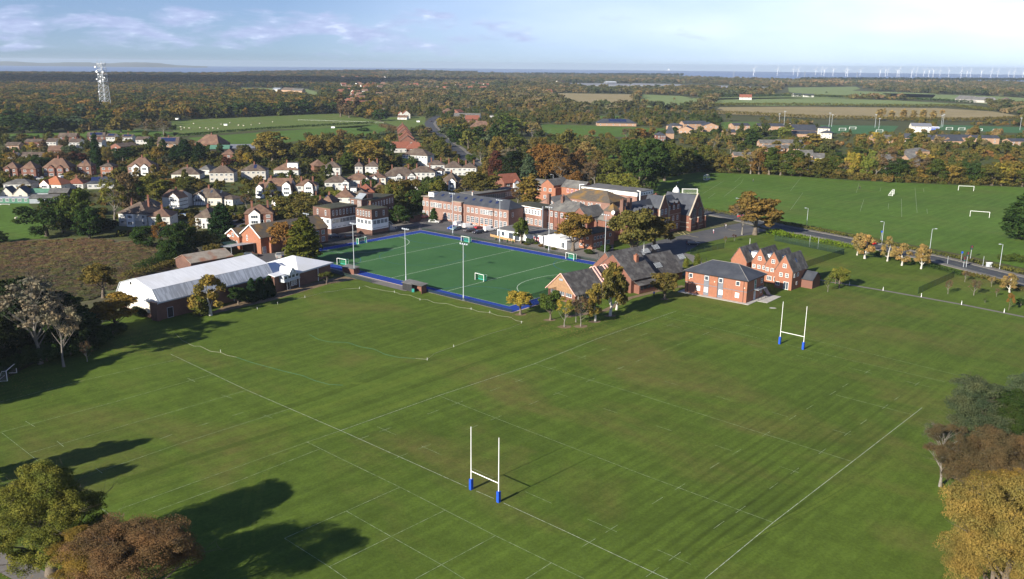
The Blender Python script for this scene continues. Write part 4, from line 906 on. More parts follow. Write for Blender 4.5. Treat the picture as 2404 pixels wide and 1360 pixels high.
# ---- Victorian block, tower and chapel
def victorian():
    P = G(1596, 540); F = Fr(P - HV * 33, P); L = F.L; E = 8.8; D = 9
    b = Bld('school_building', 'tall dark red brick Victorian block with stone trimmed dormers beside the chapel', 'building', F.p(L / 2, D / 2)); foot(F, 0, L, 0, D)
    w, r = MB(F), MB(F); gable(w, r, F, 0, L, 0, D, 0, E, 4.4, 'u', oh=.1, verge=.05)
    ds = [uof(F, x, E + 1) for x in (1571, 1582, 1592)] + [uof(F, x, E + 1) for x in (1500, 1510, 1521, 1532)]
    for u in ds: gable(w, r, F, u - 1.0, u + 1.0, -.05, 4, E - .4, E + 1.7, 1.1, 'v', oh=.1, verge=.1)
    gu = uof(F, 1553, E + 2); gable(w, r, F, gu - 3.0, gu + 3.0, -1.2, 6, 0, E + 1.2, 4.6, 'v', oh=.0, verge=.02)
    b.add(w, 'wall', BR); ro = b.add(r, 'roof', RS)
    q = MB(F)
    for s in (-1, 1): q.slab([F.p(gu + s * 3.15, -1.45, E + .95), F.p(gu + s * 3.15, -1.05, E + .95), F.p(gu, -1.05, E + 6.1), F.p(gu, -1.45, E + 6.1)], .35)
    for z in (3.4, 6.6): q.box(0, L, -.05, .02, z, z + .2)
    for s in (-3.1, 3.1): q.box(gu + s - .25, gu + s + .25, -1.6, -1.0, 0, E + 1.0)
    b.add(q, 'stone_trim', STN)
    for u in ds: b.win(F, u, E - .3, 1.1, 1.6, 2, 1, v=-.07); b.win(F, u, 4.2, 1.1, 1.9, 2, 2); b.win(F, u, .9, 1.1, 2.0, 2, 2)
    for du in (-1.3, 1.3): b.win(F, gu + du, E - 1.0, 1.3, 2.0, 2, 2, v=-1.2); b.win(F, gu + du, 4.2, 1.3, 2.0, 2, 2, v=-1.2)
    for x, h in ((1461, 6.2), (1477, 6.4), (1539, 6.0)): u = uof(F, x, E + 3, 3); chimney(b, F, u, 3, E, E + h, BD, 1.3, ro)
    # hipped head tower with round white dish
    for x, y, z, wd, rf in ((1448, 462, 10.5, 4.0, RM),):
        q, r = MB(F), MB(F); u = uof(F, 1450, 10, 6)
        hip(q, r, F, u - 2.2, u + 2.2, 6, 10.4, 0, 10.6, 2.6, oh=.3); b.add(q, 'stair_turret', BP); b.add(r, 'roof', RM)
        q = MB(F); c = F.p(u - 3.2, 5.6, 10.4); q.tube(c, c + Vector((-.2, -.25, .1)), .72, .7, 16); b.add(q, 'satellite_dish', WH)
    # bell cupola with white dome
    uq = uof(F, 1588, 14, D + 2.5); c = F.p(uq, D + 2.5); zq = hgt(465, c); t = thing('cupola', (c.x, c.y, zq), 'white ribbed dome on a black louvred drum above the Victorian roofs', 'cupola')
    q = MB(); q.lathe((c.x, c.y, zq), [(1.25, 0), (1.25, 2.0), (1.45, 2.05), (1.45, 2.3), (1.2, 2.3)], 12); q.build('drum', DK, t)
    q = MB(); q.lathe((c.x, c.y, zq), [(1.42, 2.3), (1.40, 2.9), (1.15, 3.6), (.7, 4.15), (.2, 4.4), (.12, 4.45), (.08, 5.0)], 16); q.build('dome', WH, t, smooth=True)
    q = MB(F); uu = (c - F.o).dot(F.u); vv = (c - F.o).dot(F.v); q.box(uu - 1.9, uu + 1.9, vv - 1.9, vv + 1.9, 0, zq); b.add(q, 'tower', BR)
    # chapel
    P = G(1618.5, 542.5); Q = G(1653.5, 532); F = Fr(P, P + HV * 10.4); gw = F.L; Ln = 14; E = 6.0; rs = 7.2
    b = Bld('chapel', 'brick chapel with steep slate roof, stone banded walls and tall arched gable windows', 'building', F.p(gw / 2, 5)); foot(F, 0, gw, 0, Ln)
    w, r = MB(F), MB(F); gable(w, r, F, 0, gw, 0, Ln, 0, E, rs, 'v', oh=.15, verge=-.35)
    for u in (-.35, gw / 2, gw + .35): w.box(u - .4, u + .4, -.9, 0.02, 0, 4.6)
    b.add(w, 'wall', BR); b.add(r, 'roof', RS)
    q = MB(F)
    for s in (0, 1):
        f = (lambda u: u) if s == 0 else (lambda u: gw - u); q.slab([F.p(f(-.4), -.2, E - .3), F.p(f(-.4), .4, E - .3), F.p(gw / 2, .4, E + rs + .5), F.p(gw / 2, -.2, E + rs + .5)], .35)
    for z in (1.2, 2.9): q.box(-.02, gw + .02, -.06, Ln, z, z + .3)
    for u in (-.35, gw / 2, gw + .35): q.box(u - .45, u + .45, -.95, 0, 4.6, 4.9)
    b.add(q, 'stone_trim', STN)
    for u in (gw * .28, gw * .72):
        q = MB(F); pts = [(-1.2, 2.6)] + [(1.2, 2.6)] + [(1.2 * math.cos(a), 6.4 + 2.0 * math.sin(a)) for a in (0, .5, 1.0, 1.57, 2.14, 2.64, 3.14)]
        q.face([F.p(u + a, -.08, z) for a, z in pts], 1); q.face([F.p(u + a * 1.18, -.05, z + (z - 5) * .04) for a, z in pts], 0)
        for k in range(-1, 2): q.box(u + k * .6 - .06, u + k * .6 + .06, -.14, -.06, 2.6, 7.6 - abs(k) * .3, 0)
        q.box(u - 1.2, u + 1.2, -.14, -.06, 4.6, 4.75, 0); b.add(q, 'arched_window', [STN, GL])
    b.win(F, gw / 2, E + 2.8, .8, 1.5, 1, 2, fm=STN)
victorian()
# ---- science block: two flat roofed cubes, tower and rear block
def science():
    def cube(label, F, LU, LV, H, zb=2.1, zt=5.9, n1=5, n2=2, br=BD):
        # F along the sunlit face (HU), ending at the near corner
        b = Bld('science_block', label, 'building', F.p(LU / 2, LV / 2)); foot(F, 0, LU, 0, LV)
        w = MB(F); w.box(0, LU, 0, LV, 0, zb); w.box(-.15, LU + .15, -.15, LV, zt, H); b.add(w, 'wall', br)
        q = MB(F); q.box(-.05, LU + .05, -.05, LV - .02, zb, zt); b.add(q, 'white_storey', WH); q = MB(F); q.box(-.05, LU + .05, -.05, LV, H + .003, H + .15); b.add(q, 'roof', RF)
        S = Fr(F.p(LU, 0), F.p(LU, LV))
        b.wins(F, .3, LU - .3, n1, H - 2.6, .7, 1.9, 1, 2, v=-.15); b.wins(F, .3, LU - .2, max(3, n1 - 1), zt - 1.9, 1.6, 1.6, 2, 1, v=-.05); b.wins(F, .5, LU - .4, 4, zb + .35, 1.2, .35, 1, 1, v=-.05)
        b.wins(S, .3, LV - .6, n2, H - 2.6, .7, 1.9, 1, 2, v=-.15); b.wins(S, .4, LV - .4, max(4, n2), zt - 1.9, 1.7, 1.6, 3, 1, v=-.05); b.wins(S, .4, LV - .4, 5, zb + .35, 1.6, .35, 2, 1, v=-.05)
        return b, S
    A_ = G(838, 547.5); C = G(874, 554); F = Fr(A_, C); cube('brown brick flat roofed science block with white middle storey beside the pitch corner', F, F.L, 8.2, 9.5, n1=5, n2=2); FS = F
    C = G(778, 551.5); F = Fr(C - FS.u * 9.5, C); cube('brown brick science block with white middle storey half hidden by the round green tree', F, 9.5, 12.6, 9.5, n1=2, n2=7)
    C = G(851, 535); ZT = hgt(470, C); F = Fr(C - FS.u * 6.5, C); b = Bld('stair_tower', 'square brown brick stair tower with lead roofed penthouse between the science blocks', 'building', F.p(3, 3)); foot(F, 0, 8, 0, 8)
    w = MB(F); w.box(0, 6.5, 0, 5.5, 0, ZT); b.add(w, 'wall', BD); q = MB(F); q.box(-.2, 6.7, -.2, 5.7, ZT + .003, ZT + .2); b.add(q, 'roof', RFG)
    q = MB(F); q.slab([F.p(2.2, .5, ZT + .2), F.p(6.2, .5, ZT + .2), F.p(6.2, 3, ZT + 2), F.p(2.2, 3, ZT + 2)], .1, 0); q.box(2.2, 6.4, 3, 6, ZT + .2, ZT + 2.0, 1); b.add(q, 'penthouse', [GRY, BD])
    b.win(F, 1.4, ZT - 3.2, 1.4, 2.6, 2, 3); S = Fr(F.p(6.5, 0), F.p(6.5, 7)); b.win(S, 3.2, ZT - 2.2, .8, 1.4, 1, 1)
    q = MB(F)
    for k in range(6): q.box(4.3 + k * .36, 4.38 + k * .36, -.12, .02, 3, ZT - .3)
    b.add(q, 'glazing_bars', WH)
    C = G(872, 533); ZR = hgt(472, C); F = Fr(C, G(926, 516)); b = Bld('science_block', 'three storey brown brick block with slit windows behind the stair tower', 'building', F.p(6, 4)); foot(F, 0, 13, 0, 9)
    w = MB(F); w.box(0, F.L, 0, 9, 0, ZR); b.add(w, 'wall', BD); q = MB(F); q.box(-.15, F.L + .15, -.15, 9.15, ZR + .003, ZR + .2); b.add(q, 'roof', RF)
    b.wins(F, .6, F.L - .3, 8, ZR - 2.9, .7, 1.9, 1, 2); b.wins(F, F.L * .5, F.L - .3, 4, ZR - 6.4, .7, 1.9, 1, 2)
    # small flat garage and outside stair
    F = Fr(G(963, 524, 0), G(963, 524, 0) + HV * 6.0); b = Bld('garage', 'small flat roofed brown brick store beside the dark trees at the pitch corner', 'building', F.p(3, 2)); w = MB(F); w.box(0, 6, 0, 3.5, 0, 2.6); b.add(w, 'wall', BD); q = MB(F); q.box(-.3, 6.3, -.4, 3.7, 2.603, 2.8); b.add(q, 'roof', RF); S = Fr(F.p(0, 3.5), F.p(0, 0)); b.win(S, 1.7, .2, 2.6, 2.2, 2, 1, name='door')
    F = Fr(G(916, 545), G(916, 545) + HV * 8); t = thing('outside_stair', F.p(2, 0), 'concrete outside stair with white handrails beside the white storeyed science block', 'staircase'); q = MB(F)
    for k in range(11): q.box(k * .32, k * .32 + .32, 0, 2.2, 0, 3.0 - k * .27)
    q.build('steps', CONC, t); q = MB(F)
    for v in (0.0, 2.2): q.tube(F.p(0, v, 4.0), F.p(3.5, v, 1.2), .05, .05, 5); q.tube(F.p(-2, v, 4.0), F.p(0, v, 4.0), .05, .05, 5)
    for k in range(4):
        for v in (0.0, 2.2): q.tube(F.p(k * 1.1, v, 2.4 - k * .9), F.p(k * 1.1, v, 4.0 - k * .85), .04, .04, 5)
    q.build('handrail', WH, t)
science()
# ---- brick hall with the two gables and orange moss on its roof
def brick_hall():
    C = G(614, 597.5); E = 5.6; F = Fr(C, G(762, 568)); F = Fr(C, C + HV * 32); L = 27; D = 11.0
    b = Bld('brick_hall', 'orange brick hall with white verge boards, moss stained roof and low gabled wing', 'building', F.p(10, 5)); foot(F, 0, L, 0, D); foot(F, 0, 8, D, D + 8)
    rs = max(2.5, hgt(528.5, F.p(0, D / 2)) - E)
    w, r = MB(F), MB(F); gable(w, r, F, 0, L, 0, D, 0, E, rs, 'u', oh=.4, verge=.35); w.box(3.0, 3.7, -1.2, 0, 0, E - .3); w.box(7.5, 8.0, -.8, 0, 0, E - .3)
    gable(w, r, F, .8, 5.6, D + .02, D + 8.0, 0, 4.4, 1.6, 'u', oh=.2) if False else None
    # low wing: gable facing the same way, ridge along u
    gable(w, r, F, -1.0, 6.5, D + .02, D + 7.6, 0, 4.6, 2.2, 'u', oh=.3, verge=.3)
    b.add(w, 'wall', BO); ro = b.add(r, 'roof', RM)
    q = MB(F)
    for (u, v0, v1, z, rr) in ((-.42, -.4, D + .4, E - .25, rs + .25), (-1.36, D - .2, D + 7.9, 4.4, 2.35)):
        vm = (v0 + v1) / 2
        for a in (v0, v1): q.slab([F.p(u - .08, a, z - .05), F.p(u + .06, a, z - .05), F.p(u + .06, vm, z + rr - .05), F.p(u - .08, vm, z + rr - .05)], .30)
    b.add(q, 'verge_board', WH, ro)
    S = Fr(F.p(0, D), F.p(0, 0)); b.win(S, 3.2, 3.6, .8, 1.8, 1, 3)
    S2 = Fr(F.p(-1.0, D + 7.6), F.p(-1.0, D)); b.wins(S2, .8, 6.8, 4, 1.3, .8, 1.6, 1, 3); b.win(S2, 3.9, 4.0, 1.3, 1.4, 2, 2)
    for u in (2.0, 1.0): q = MB(S2); q.tube(S2.p(u + .4, -.1, 4.1), S2.p(u + .4, -.3, 4.15), .4, .42, 12); b.add(q, 'satellite_dish', WH)
    b.win(F, 1.2, .2, 1.3, 2.2, 2, 2, name='door', gm=GLW); b.wins(F, L - 8, L - .8, 3, 3.3, 1.3, 1.5, 2, 1); b.wins(F, L - 8, L - .8, 3, .8, 1.3, 1.7, 2, 1)
brick_hall()
# ---- white roofed gym and annex
def gym():
    E = 4.7; A, Bp = G(370, 709, E), G(637, 645, E); F = Fr(A, Bp); L = F.L
    C = G(273, 673, E); D = min(24, max(15, (C - F.o).dot(F.v)))
    while D > 10 and projx(F.p(-.3, D + .5, E - .1)) < 272: D -= .1
    b = Bld('sports_centre', 'long sports hall with white ribbed mansard roof over brown brick walls', 'building', F.p(L / 2, D / 2)); foot(F, 0, L, 0, D)
    z1 = hgt(681, F.p(0, 1.6)); z2 = hgt(654, F.p(0, D / 2)); z1 = max(E + 1.2, min(z1, E + 3)); z2 = max(z1 + 1, min(z2, z1 + 4))
    P = F.p; pr = [(-.5, E - .1), (1.5, z1), (D / 2, z2), (D - 1.5, z1), (D + .5, E - .1)]
    w = MB(F); w.box(0, L, 0, D, 0, E, 0, top=False); w.box(-.8, .3, -.5, 2.0, 0, E - .15); b.add(w, 'wall', BD)
    q = MB(F); S = MB(F)
    for i in range(4):
        (v0, a), (v1, c) = pr[i], pr[i + 1]; q.slab([P(-.3, v0, a), P(L + .3, v0, a), P(L + .3, v1, c), P(-.3, v1, c)], .15, 1 if i in (0,) else 0, 2)
    RWG = mat('gym_roof_sheet', (.72, .73, .75), (.63, .64, .66), 1.0, rough=.55, det=4, anis=(1.6, .10, 1), rot=F.ang, c3=(.60, .59, .57), sc3=.12); ro = b.add(q, 'roof', [RWG, mat('ribbed_wall_sheet', (.46, .47, .48), (.66, .67, .68), 1.0, anis=(1.9, .1, .3), rot=F.ang, lo=.45, hi=.55), LGY])
    for u, dr in ((-.02, 1), (L + .02, -1)):
        q = MB(F); pts = [P(u, v, z) for v, z in pr]; pts = pts if dr < 0 else list(reversed(pts)); q.face(pts); wo = b.add(q, 'gable', WH)
    q = MB(F); q.box(-.12, -.02, 3.2, D - 3, 1.3, E - .1); b.add(q, 'gable_panel', GOLD)
    q = MB(F); q.box(-.45, -.35, -.6, D + .6, E - .55, E - .1); q.box(-.3, L + .3, -.62, -.5, E - .35, E - .02); b.add(q, 'gutter', LGY, ro)
    q = MB(F); q.box(-.2, .0, D * .62, D * .62 + .5, z1 + .1, z1 + .8); b.add(q, 'vent', DK)
    for u in (L * .31, L * .63, L * .86): q = MB(F); q.tube(P(u, -.25, 0), P(u, -.25, E - .1), .1, .1, 6); b.add(q, 'drainpipe', LGY)
    b.win(F, 3.2, .1, 1.7, 2.6, 1, 1, fm=LGY, gm=DK, name='door')
    for k, x in enumerate((372, 380, 445, 453, 526, 533)): 
        u = uof(F, x, E + 1.4, .7); q = MB(F); q.slab([P(u - .3, .2, E + .55), P(u + .3, .2, E + .55), P(u + .3, .9, E + 1.25), P(u - .3, .9, E + 1.25)], .1 + .25); b.add(q, 'rooflight', WH, ro)
    # annex: lower white pyramid roof
    E = 4.2; A, Bp = G(700, 639, E), G(775, 617, E); F = Fr(A, Bp); L = F.L; D = 15
    b = Bld('changing_block', 'brown brick annex with low white pyramid roof beside the hockey pitch', 'building', F.p(L / 2, D / 2)); foot(F, -8, L, 0, D)
    w, r = MB(F), MB(F); hip(w, r, F, 0, L, 0, D, 0, E, 2.6, oh=.7); b.add(w, 'wall', BD)
    q = MB(F); P = F.p; ro = b.add(r, 'roof', RW); q.box(-.7, L + .7, -.82, -.7, E - .3, E + .1); b.add(q, 'gutter', LGY, ro)
    w = MB(F); w.box(-8.5, -.02, 1.0, D - 2, 0, E + .3, 0); wo = b.add(w, 'link_block', BD); q = MB(F); q.slab([P(-9, .3, E + .3), P(-.3, .3, E + .3), P(-.3, 8, E + 1.9), P(-9, 8, E + 1.9)], .15); q.slab([P(-9, 15.5, E + .3), P(-.3, 15.5, E + .3), P(-.3, 8, E + 1.9), P(-9, 8, E + 1.9)], .15); b.add(q, 'roof', RW, wo)
    # glazed first-floor balcony with clock gable
    q = MB(F); q.box(-6.6, -.2, -.8, 1.0, 2.6, 3.1, 0); q.box(-6.6, -.2, -.6, 1.0, 3.1, E + .3, 0); b.add(q, 'balcony', LGY)
    for k in range(4): b.win(F, -5.8 + k * 1.55, 3.3, 1.35, .95, 1, 1, v=-.6)
    q, r = MB(F), MB(F); gable(q, r, F, -4.6, -2.2, -1.0, 3, E + .1, E + .7, 1.3, 'v', oh=.2, verge=.15); wo = b.add(q, 'clock_gable', LGY); b.add(r, 'roof', RW, wo); q = MB(F); q.tube(P(-3.4, -1.0, E + 1.0), P(-3.4, -1.08, E + 1.0), .35, .35, 14); b.add(q, 'clock', WH, wo)
    for u in (-.3, L * .56): q = MB(F); q.tube(P(u, -.5, 0), P(u, -.5, E - .2), .1, .1, 6); b.add(q, 'post', WH)
    b.win(F, -4.2, .1, 1.2, 2.2, 1, 1, gm=DK, name='door'); b.wins(F, -3.2, -.6, 2, .8, 1.0, 1.6, 2, 3)
    # sheds behind the gym
    F = Fr(G(428, 630, 3), G(500, 598, 3)); F = Fr(G(448, 618, 2.8), G(448, 618, 2.8) + HV * 14)
    b = Bld('machinery_shed', 'old farm shed with rust stained grey sheet roof behind the white gym roof', 'shed', F.p(7, 4)); foot(F, 0, 14, 0, 9)
    w, r = MB(F), MB(F); gable(w, r, F, 0, 14, 0, 9, 0, 2.8, 1.8, 'u', oh=.3); b.add(w, 'wall', BD); b.add(r, 'roof', RST)
    C = G(540, 604, 0); F = Fr(C, C + HV * 9); b = Bld('canopy', 'open carport with sloping grey metal sheet roof behind the gym', 'shed', F.p(4, 3)); foot(F, 0, 9, 0, 8)
    q = MB(F); q.slab([F.p(0, -1, 3.4), F.p(9, -1, 3.4), F.p(9, 7, 2.4), F.p(0, 7, 2.4)], .12); b.add(q, 'roof', GRY)
    for u in (.3, 8.7):
        for v in (-.6, 6.4): q = MB(F); q.tube(F.p(u, v, 0), F.p(u, v, 3.3 if v < 0 else 2.45), .09, .09, 6); b.add(q, 'post', GRY)
    q = MB(F); q.box(9.05, 9.25, -1, 7, 0, 2.4); b.add(q, 'wall', BD)
    C = G(530, 590); F = Fr(C, C + HV * 6); b = Bld('shed', 'small dark shed with green felt roof beside the orange brick hall', 'shed', F.p(3, 1.5)); w, r = MB(F), MB(F); gable(w, r, F, 0, 6, 0, 3, 0, 2.0, .7, 'u', oh=.1); b.add(w, 'wall', TIM); b.add(r, 'roof', GRN)
    C = G(475, 605); F = Fr(C, C + HV * 8); b = Bld('shed', 'low dark shed with mossy brown roof between hedge and carport', 'shed', F.p(3, 1.5)); w, r = MB(F), MB(F); gable(w, r, F, 0, 8, 0, 4, 0, 2.2, .8, 'u', oh=.1); b.add(w, 'wall', TIM); b.add(r, 'roof', RF)
gym()
# ------------------------------------------------------------------ the houses, left to right and front to back
EST = 'brick and rendered houses left of the school'
def H(*a, **k): k.setdefault('group', EST); return house(*a, **k)
TG = 'gable'
# detached brick row at the far left
H('leftmost brick house of the back row with pyramid roof and small gabled bay', 8, 395.5, 40, 395.5, 5, 380, 7.5, 'hip', BR, RT, nw=2, bays=((.3, 2.4, TG, BR),), chim=0)
H('brown brick house with plain pyramid roof left of the cream gabled pair', 49, 396.5, 83, 396.5, 5, 378, 8, 'hip', BR, RT, nw=2, chim=0)
H('semi detached brick pair with two cream edged gable bays and hipped roof', 101, 394, 162, 394, 5, 371, 9, 'hip', BR, RT, nw=6, bays=((.32, 3.4, TG, BR), (.66, 3.4, TG, BR)), chim=1, ins=5)
H('small brick house with orange brown tent roof and white corner window behind the red shrub', 180, 391, 213, 391, 5, 374, 7.5, 'hip', BR, RT, nw=2, chim=0, skyl=1)
H('low hipped orange brick house with tall chimney left of the white gabled pair', 235, 391.5, 264, 391.5, 5, 381.5, 8, 'hip', BO, RB, nw=2, chim=1)
H('big house with two white gabled bays behind the yellow green tree', 299, 391.5, 360, 391.5, 5, 369, 9, 'hip', BP, RT, nw=5, bays=((.32, 3.8, TG, WH), (.66, 3.8, TG, WH)), chim=1, ins=6)
H('white walled bungalow with grey green hipped roof at the far left', 7.5, 432, 71, 432, 2.6, 420, 9, 'hip', WH, RG, nw=5, chim=0)
H('bungalow with bright orange tiled roof and white conservatory gable', 94, 432, 143, 434, 2.8, 413, 9, 'hip', CRM, ROR, nw=2, bays=((.25, 5.0, TG, WH),), chim=0, ins=8)
H('small red roofed bungalow with blue white windows beside the orange roofed bungalow', 154, 431, 194, 431, 2.6, 417, 8, 'hip', WH, RRD, nw=3, chim=1)
H('white bungalow with dark slate hipped roof covered in solar panels', 204, 431, 268, 430, 2.8, 414, 9, 'hip', WH, RS, nw=5, chim=1, solar=(.12, .42))
SH = 'sheds round the paddock'
H('grey shed with low gabled roof at the left edge behind the green stables', 0, 455, 29, 455, 2.4, 438, 6, 'front', GOLD, RS, nw=1, chim=0, door=True, side=False, name='shed', cat='shed', group=SH)
H('grey shed with dark gabled roof second from the left edge', 30, 455, 64, 455, 2.4, 438, 6, 'front', GOLD, RS, nw=1, chim=0, door=False, side=False, name='shed', cat='shed', group=SH)
H('shed with flat green sheet roof below the orange roofed bungalow', 66, 452, 113, 452, 2.4, 443, 6, 'gable', GRY, GRN, nw=0, chim=0, door=False, side=False, name='shed', cat='shed', group=SH)
H('weathered grey timber shed right of the green roofed shed', 114, 452, 158, 452, 2.4, 442, 6, 'gable', TIM, RG, nw=0, chim=0, door=False, side=False, name='shed', cat='shed', group=SH)
H('green painted stable row with grey roof along the paddock edge', -20, 466, 67, 466, 2.2, 463, 4, 'flat', GRN, GRY, nw=6, chim=0, door=False, side=False, name='stable', cat='stable', group=SH)
H('long low grey corrugated barn right of the green stables', 68, 466, 148, 465, 2.3, 457, 9, 'gable', GRY, RG, nw=0, chim=0, door=False, side=False, name='barn', cat='shed', group=SH)
# two-storey estate behind
for i, a in enumerate((
    ('brick house with dark roof at the top left of the estate behind a yellow bush', 136, 321.6, 178, 321.6, 5, 312.5, 8, 'gable', BR, RB),
    ('white fronted house with dark brown roof and shaded gable, leftmost of the white fronted row', 108, 333, 131, 333, 5, 325, 11, 'gable', WH, RB),
    ('white fronted house with shaded dark gable, second of the white fronted row', 160.5, 334, 186, 334, 5, 326, 11, 'gable', WH, RB),
    ('house with black solar roof behind the tall thin conifer', 205, 320.5, 246, 320, 5, 311, 8, 'gable', BR, RB),
    ('white fronted house with dark gable just behind the thin conifer', 213, 334, 238, 334, 5, 327.5, 10, 'gable', WH, RB),
    ('tall white fronted house with dark blue solar roof in the middle of the estate', 248, 321.6, 269, 321.6, 5.2, 314, 11, 'gable', WH, RB),
    ('white panelled house with dark gable right of the blue solar roofed house', 285, 322.5, 310, 322.5, 5, 316, 9, 'gable', WH, RB),
    ('white panelled house with long lower wing at the right end of the estate row', 318, 328, 346, 328, 5, 321, 10, 'gable', WH, RB),
    ('brown roofed house with solar panels behind the big dark conifers', 369, 337.5, 418, 337.5, 5, 322, 9, 'gable', BT, RB),
    ('brick bungalow with plain brown roof at the left of the estate', 12, 341.6, 44, 341.6, 3, 334, 9, 'gable', BT, RB),
    ('brown roofed house half hidden behind the yellow green garden tree', 58, 333, 95, 333, 4, 326.6, 9, 'gable', BR, RB),
    ('long low roof with white walls behind the twin gabled brick pair', 47, 366.5, 98, 366.5, 3, 357.5, 9, 'gable', WH, RB),
    ('small house with bright blue solar panels at the left edge', 17, 366, 37, 366, 3.4, 358, 8, 'gable', CRM, RB),
    ('low brown roofed house amid the shrubs in the middle of the estate', 112, 353, 143, 353, 3, 342, 8, 'gable', BR, RT))):
    H(*a, nw=3, chim=1 if i % 2 == 0 else 0, solar=(.15, .85) if 'solar' in a[0] else None)
H('brick house with white edged gable end facing the camera in the estate', 259.5, 343, 283, 345, 4.6, 335.5, 13, 'front', BR, RB, nw=1, chim=0)
H('large brown house with high pyramid roof beside the pasture', 457, 338, 513, 340, 3.2, 316, 15, 'hip', BR, RT, nw=4, chim=1, ins=6)
H('long grey blue sheet roofed riding barn behind the pyramid house', 539, 348.5, 606, 348, 3.4, 339, 16, 'gable', TIM, MGY, nw=0, chim=0, door=False, side=False, name='barn', cat='barn')
H('green and grey sheet roofed barn next to the pyramid house', 493, 350, 538, 349.5, 3.4, 341, 12, 'gable', TIM, GRN, nw=0, chim=0, door=False, side=False, name='barn', cat='barn')
H('dark pyramid roofed stable with small white cupola below the grey barn', 521, 363, 551, 363, 2.6, 349, 9, 'hip', BR, RT, nw=1, chim=0)
# middle street
H('hipped brown bungalow half hidden by shrubs left of the white walled garage', 402, 409, 468, 409, 2.8, 392, 11, 'hip', CRM, RB, nw=3, chim=1)
H('white walled garage block with dark roof between bungalow and pebbledashed house', 468, 397.5, 491, 398, 3, 387, 9, 'hip', WH, RG, nw=0, chim=0, door=False, name='garage', cat='garage')
H('grey pebbledashed semi detached pair with brown hipped roof left of the dark red tree', 491, 405.5, 548, 405.5, 5, 388, 9, 'hip', PEB, RB, nw=5, chim=1, ins=5.5)
H('cream pebbledashed pair with dark solar panel on its hipped roof', 565.5, 400.6, 623, 400.6, 5, 385, 9, 'hip', PEB, RB, nw=5, chim=1, ins=5.5, solar=(.50, .62))
H('white house with big white flat dormer on its brown roof', 642, 399, 700, 399, 3.6, 381, 10, 'hip', WH, RT, nw=5, chim=1, ins=8, dorm=(.55, .97))
H('white house with brown roof and long rear wing left of the dark green cypress', 759.5, 393, 798, 393, 4.6, 378, 8, 'hip', WH, RB, nw=3, chim=1)
H('brown tiled rear house just left of the white house by the cypress', 737, 390, 764, 389, 3.4, 375, 9, 'hip', BR, RT, nw=1, chim=0)
H('white house right of the dark green cypress with two chimneys', 833, 390.5, 851, 390.5, 5, 379, 8, 'hip', WH, RB, nw=2, chim=1)
H('white house with sweeping side roof and two chimneys behind the thin pole', 857, 390.5, 889, 391, 5, 377.5, 8, 'hip', WH, RB, nw=3, chim=2)
H('white barn gabled pair with two gambrel fronts and tall chimneys', 625, 436, 681, 437, 4.6, 418.5, 9, 'gable', WH, RT, lower=BR, nw=4, bays=((.14, 4.3, 'gamb', WH), (.86, 4.3, 'gamb', WH)), chim=2)
H('small white gambrel fronted house tucked left of the twin gambrel pair', 601, 443, 621, 444, 4.2, 428, 8, 'gable', WH, RT, lower=BR, nw=1, bays=((.5, 4.0, 'gamb', WH),), chim=1)
H('white gambrel fronted house above brick ground floor right of the twin gambrel pair', 695, 436, 742, 436, 4.6, 421, 8, 'hip', WH, RT, lower=BR, nw=3, bays=((.62, 4.3, 'gamb', WH),), chim=2)
H('white house with brown hipped roof and half timbered gable at its right end', 762, 428, 818, 428, 4.6, 411.5, 8.5, 'hip', WH, RB, nw=4, bays=((.87, 3.4, TG, TFR),), chim=1, ins=5)
H('white house with orange brown roof and half timbered flared bay', 813, 422.5, 868, 422.5, 4.6, 406.5, 9, 'hip', WH, RT, nw=4, bays=((.86, 3.6, TG, TFR),), chim=1, ins=5)
H('cream half timbered house joined on the right of the flared bay house', 867, 417, 905, 417, 4.6, 405.5, 8.5, 'hip', CRM, RT, nw=3, bays=((.3, 3.0, TG, TFR),), chim=1)
H('half timbered pair with two black and white gables behind the dark red tree', 907, 414, 976, 413, 4.8, 392.5, 9.5, 'hip', TFR, RB, nw=4, bays=((.42, 3.8, TG, TFR), (.84, 4.2, TG, TFR)), chim=2, ins=5)
H('white house with broad brown roof right of the half timbered pair', 966, 404.5, 1021, 404.5, 4.6, 390, 9, 'hip', WH, RB, nw=5, chim=2, ins=5)
H('small white house with bay window between two broad roofed houses', 1017, 401, 1043, 401, 4.4, 391.5, 7.5, 'hip', WH, RB, nw=1, bays=((.5, 3.4, 'box', WH),), chim=0)
H('white house with chimneys at the back of the street below the road', 1004, 387, 1044, 387, 4.6, 376, 8, 'hip', WH, RB, nw=3, chim=2)
H('bright white house with low left sweep of roof near the round brown tree', 1045, 393.5, 1086, 393.5, 5, 378, 8.5, 'hip', WH, RB, nw=3, chim=2)
H('rightmost white house of the street beside the round brown tree', 1085, 393.5, 1118, 394, 5, 381.5, 8.5, 'hip', WH, RB, nw=3, chim=2)
H('tall brown roofed house with white bay left of the bare white tree', 1036, 424.5, 1072, 426, 5, 405, 9, 'hip', BD, RB, nw=2, bays=((.72, 3.6, TG, WH),), chim=1)
H('brown roofed house low among trees, left of two hidden roofs', 942, 431, 965, 431, 3.4, 420.5, 8, 'hip', WH, RT, nw=1, chim=1)
H('brown roofed house low among trees beside the bright green tree', 966, 431, 992, 431, 3.4, 420, 8, 'hip', WH, RT, nw=1, chim=1)
H('brown roofed house rising behind the left science block', 787, 463, 831, 463, 4.6, 443, 8.5, 'hip', CRM, RT, nw=2, chim=1)
H('brown roofed house with white framed dormer behind the stair tower', 818, 457, 862, 457, 4, 439, 9, 'hip', CRM, RB, nw=2, chim=1, dorm=(.1, .42))
H('red brown hipped house behind the stair tower roof', 836, 451, 878, 451, 4.2, 431.5, 9, 'hip', BR, RRD, nw=1, chim=2)
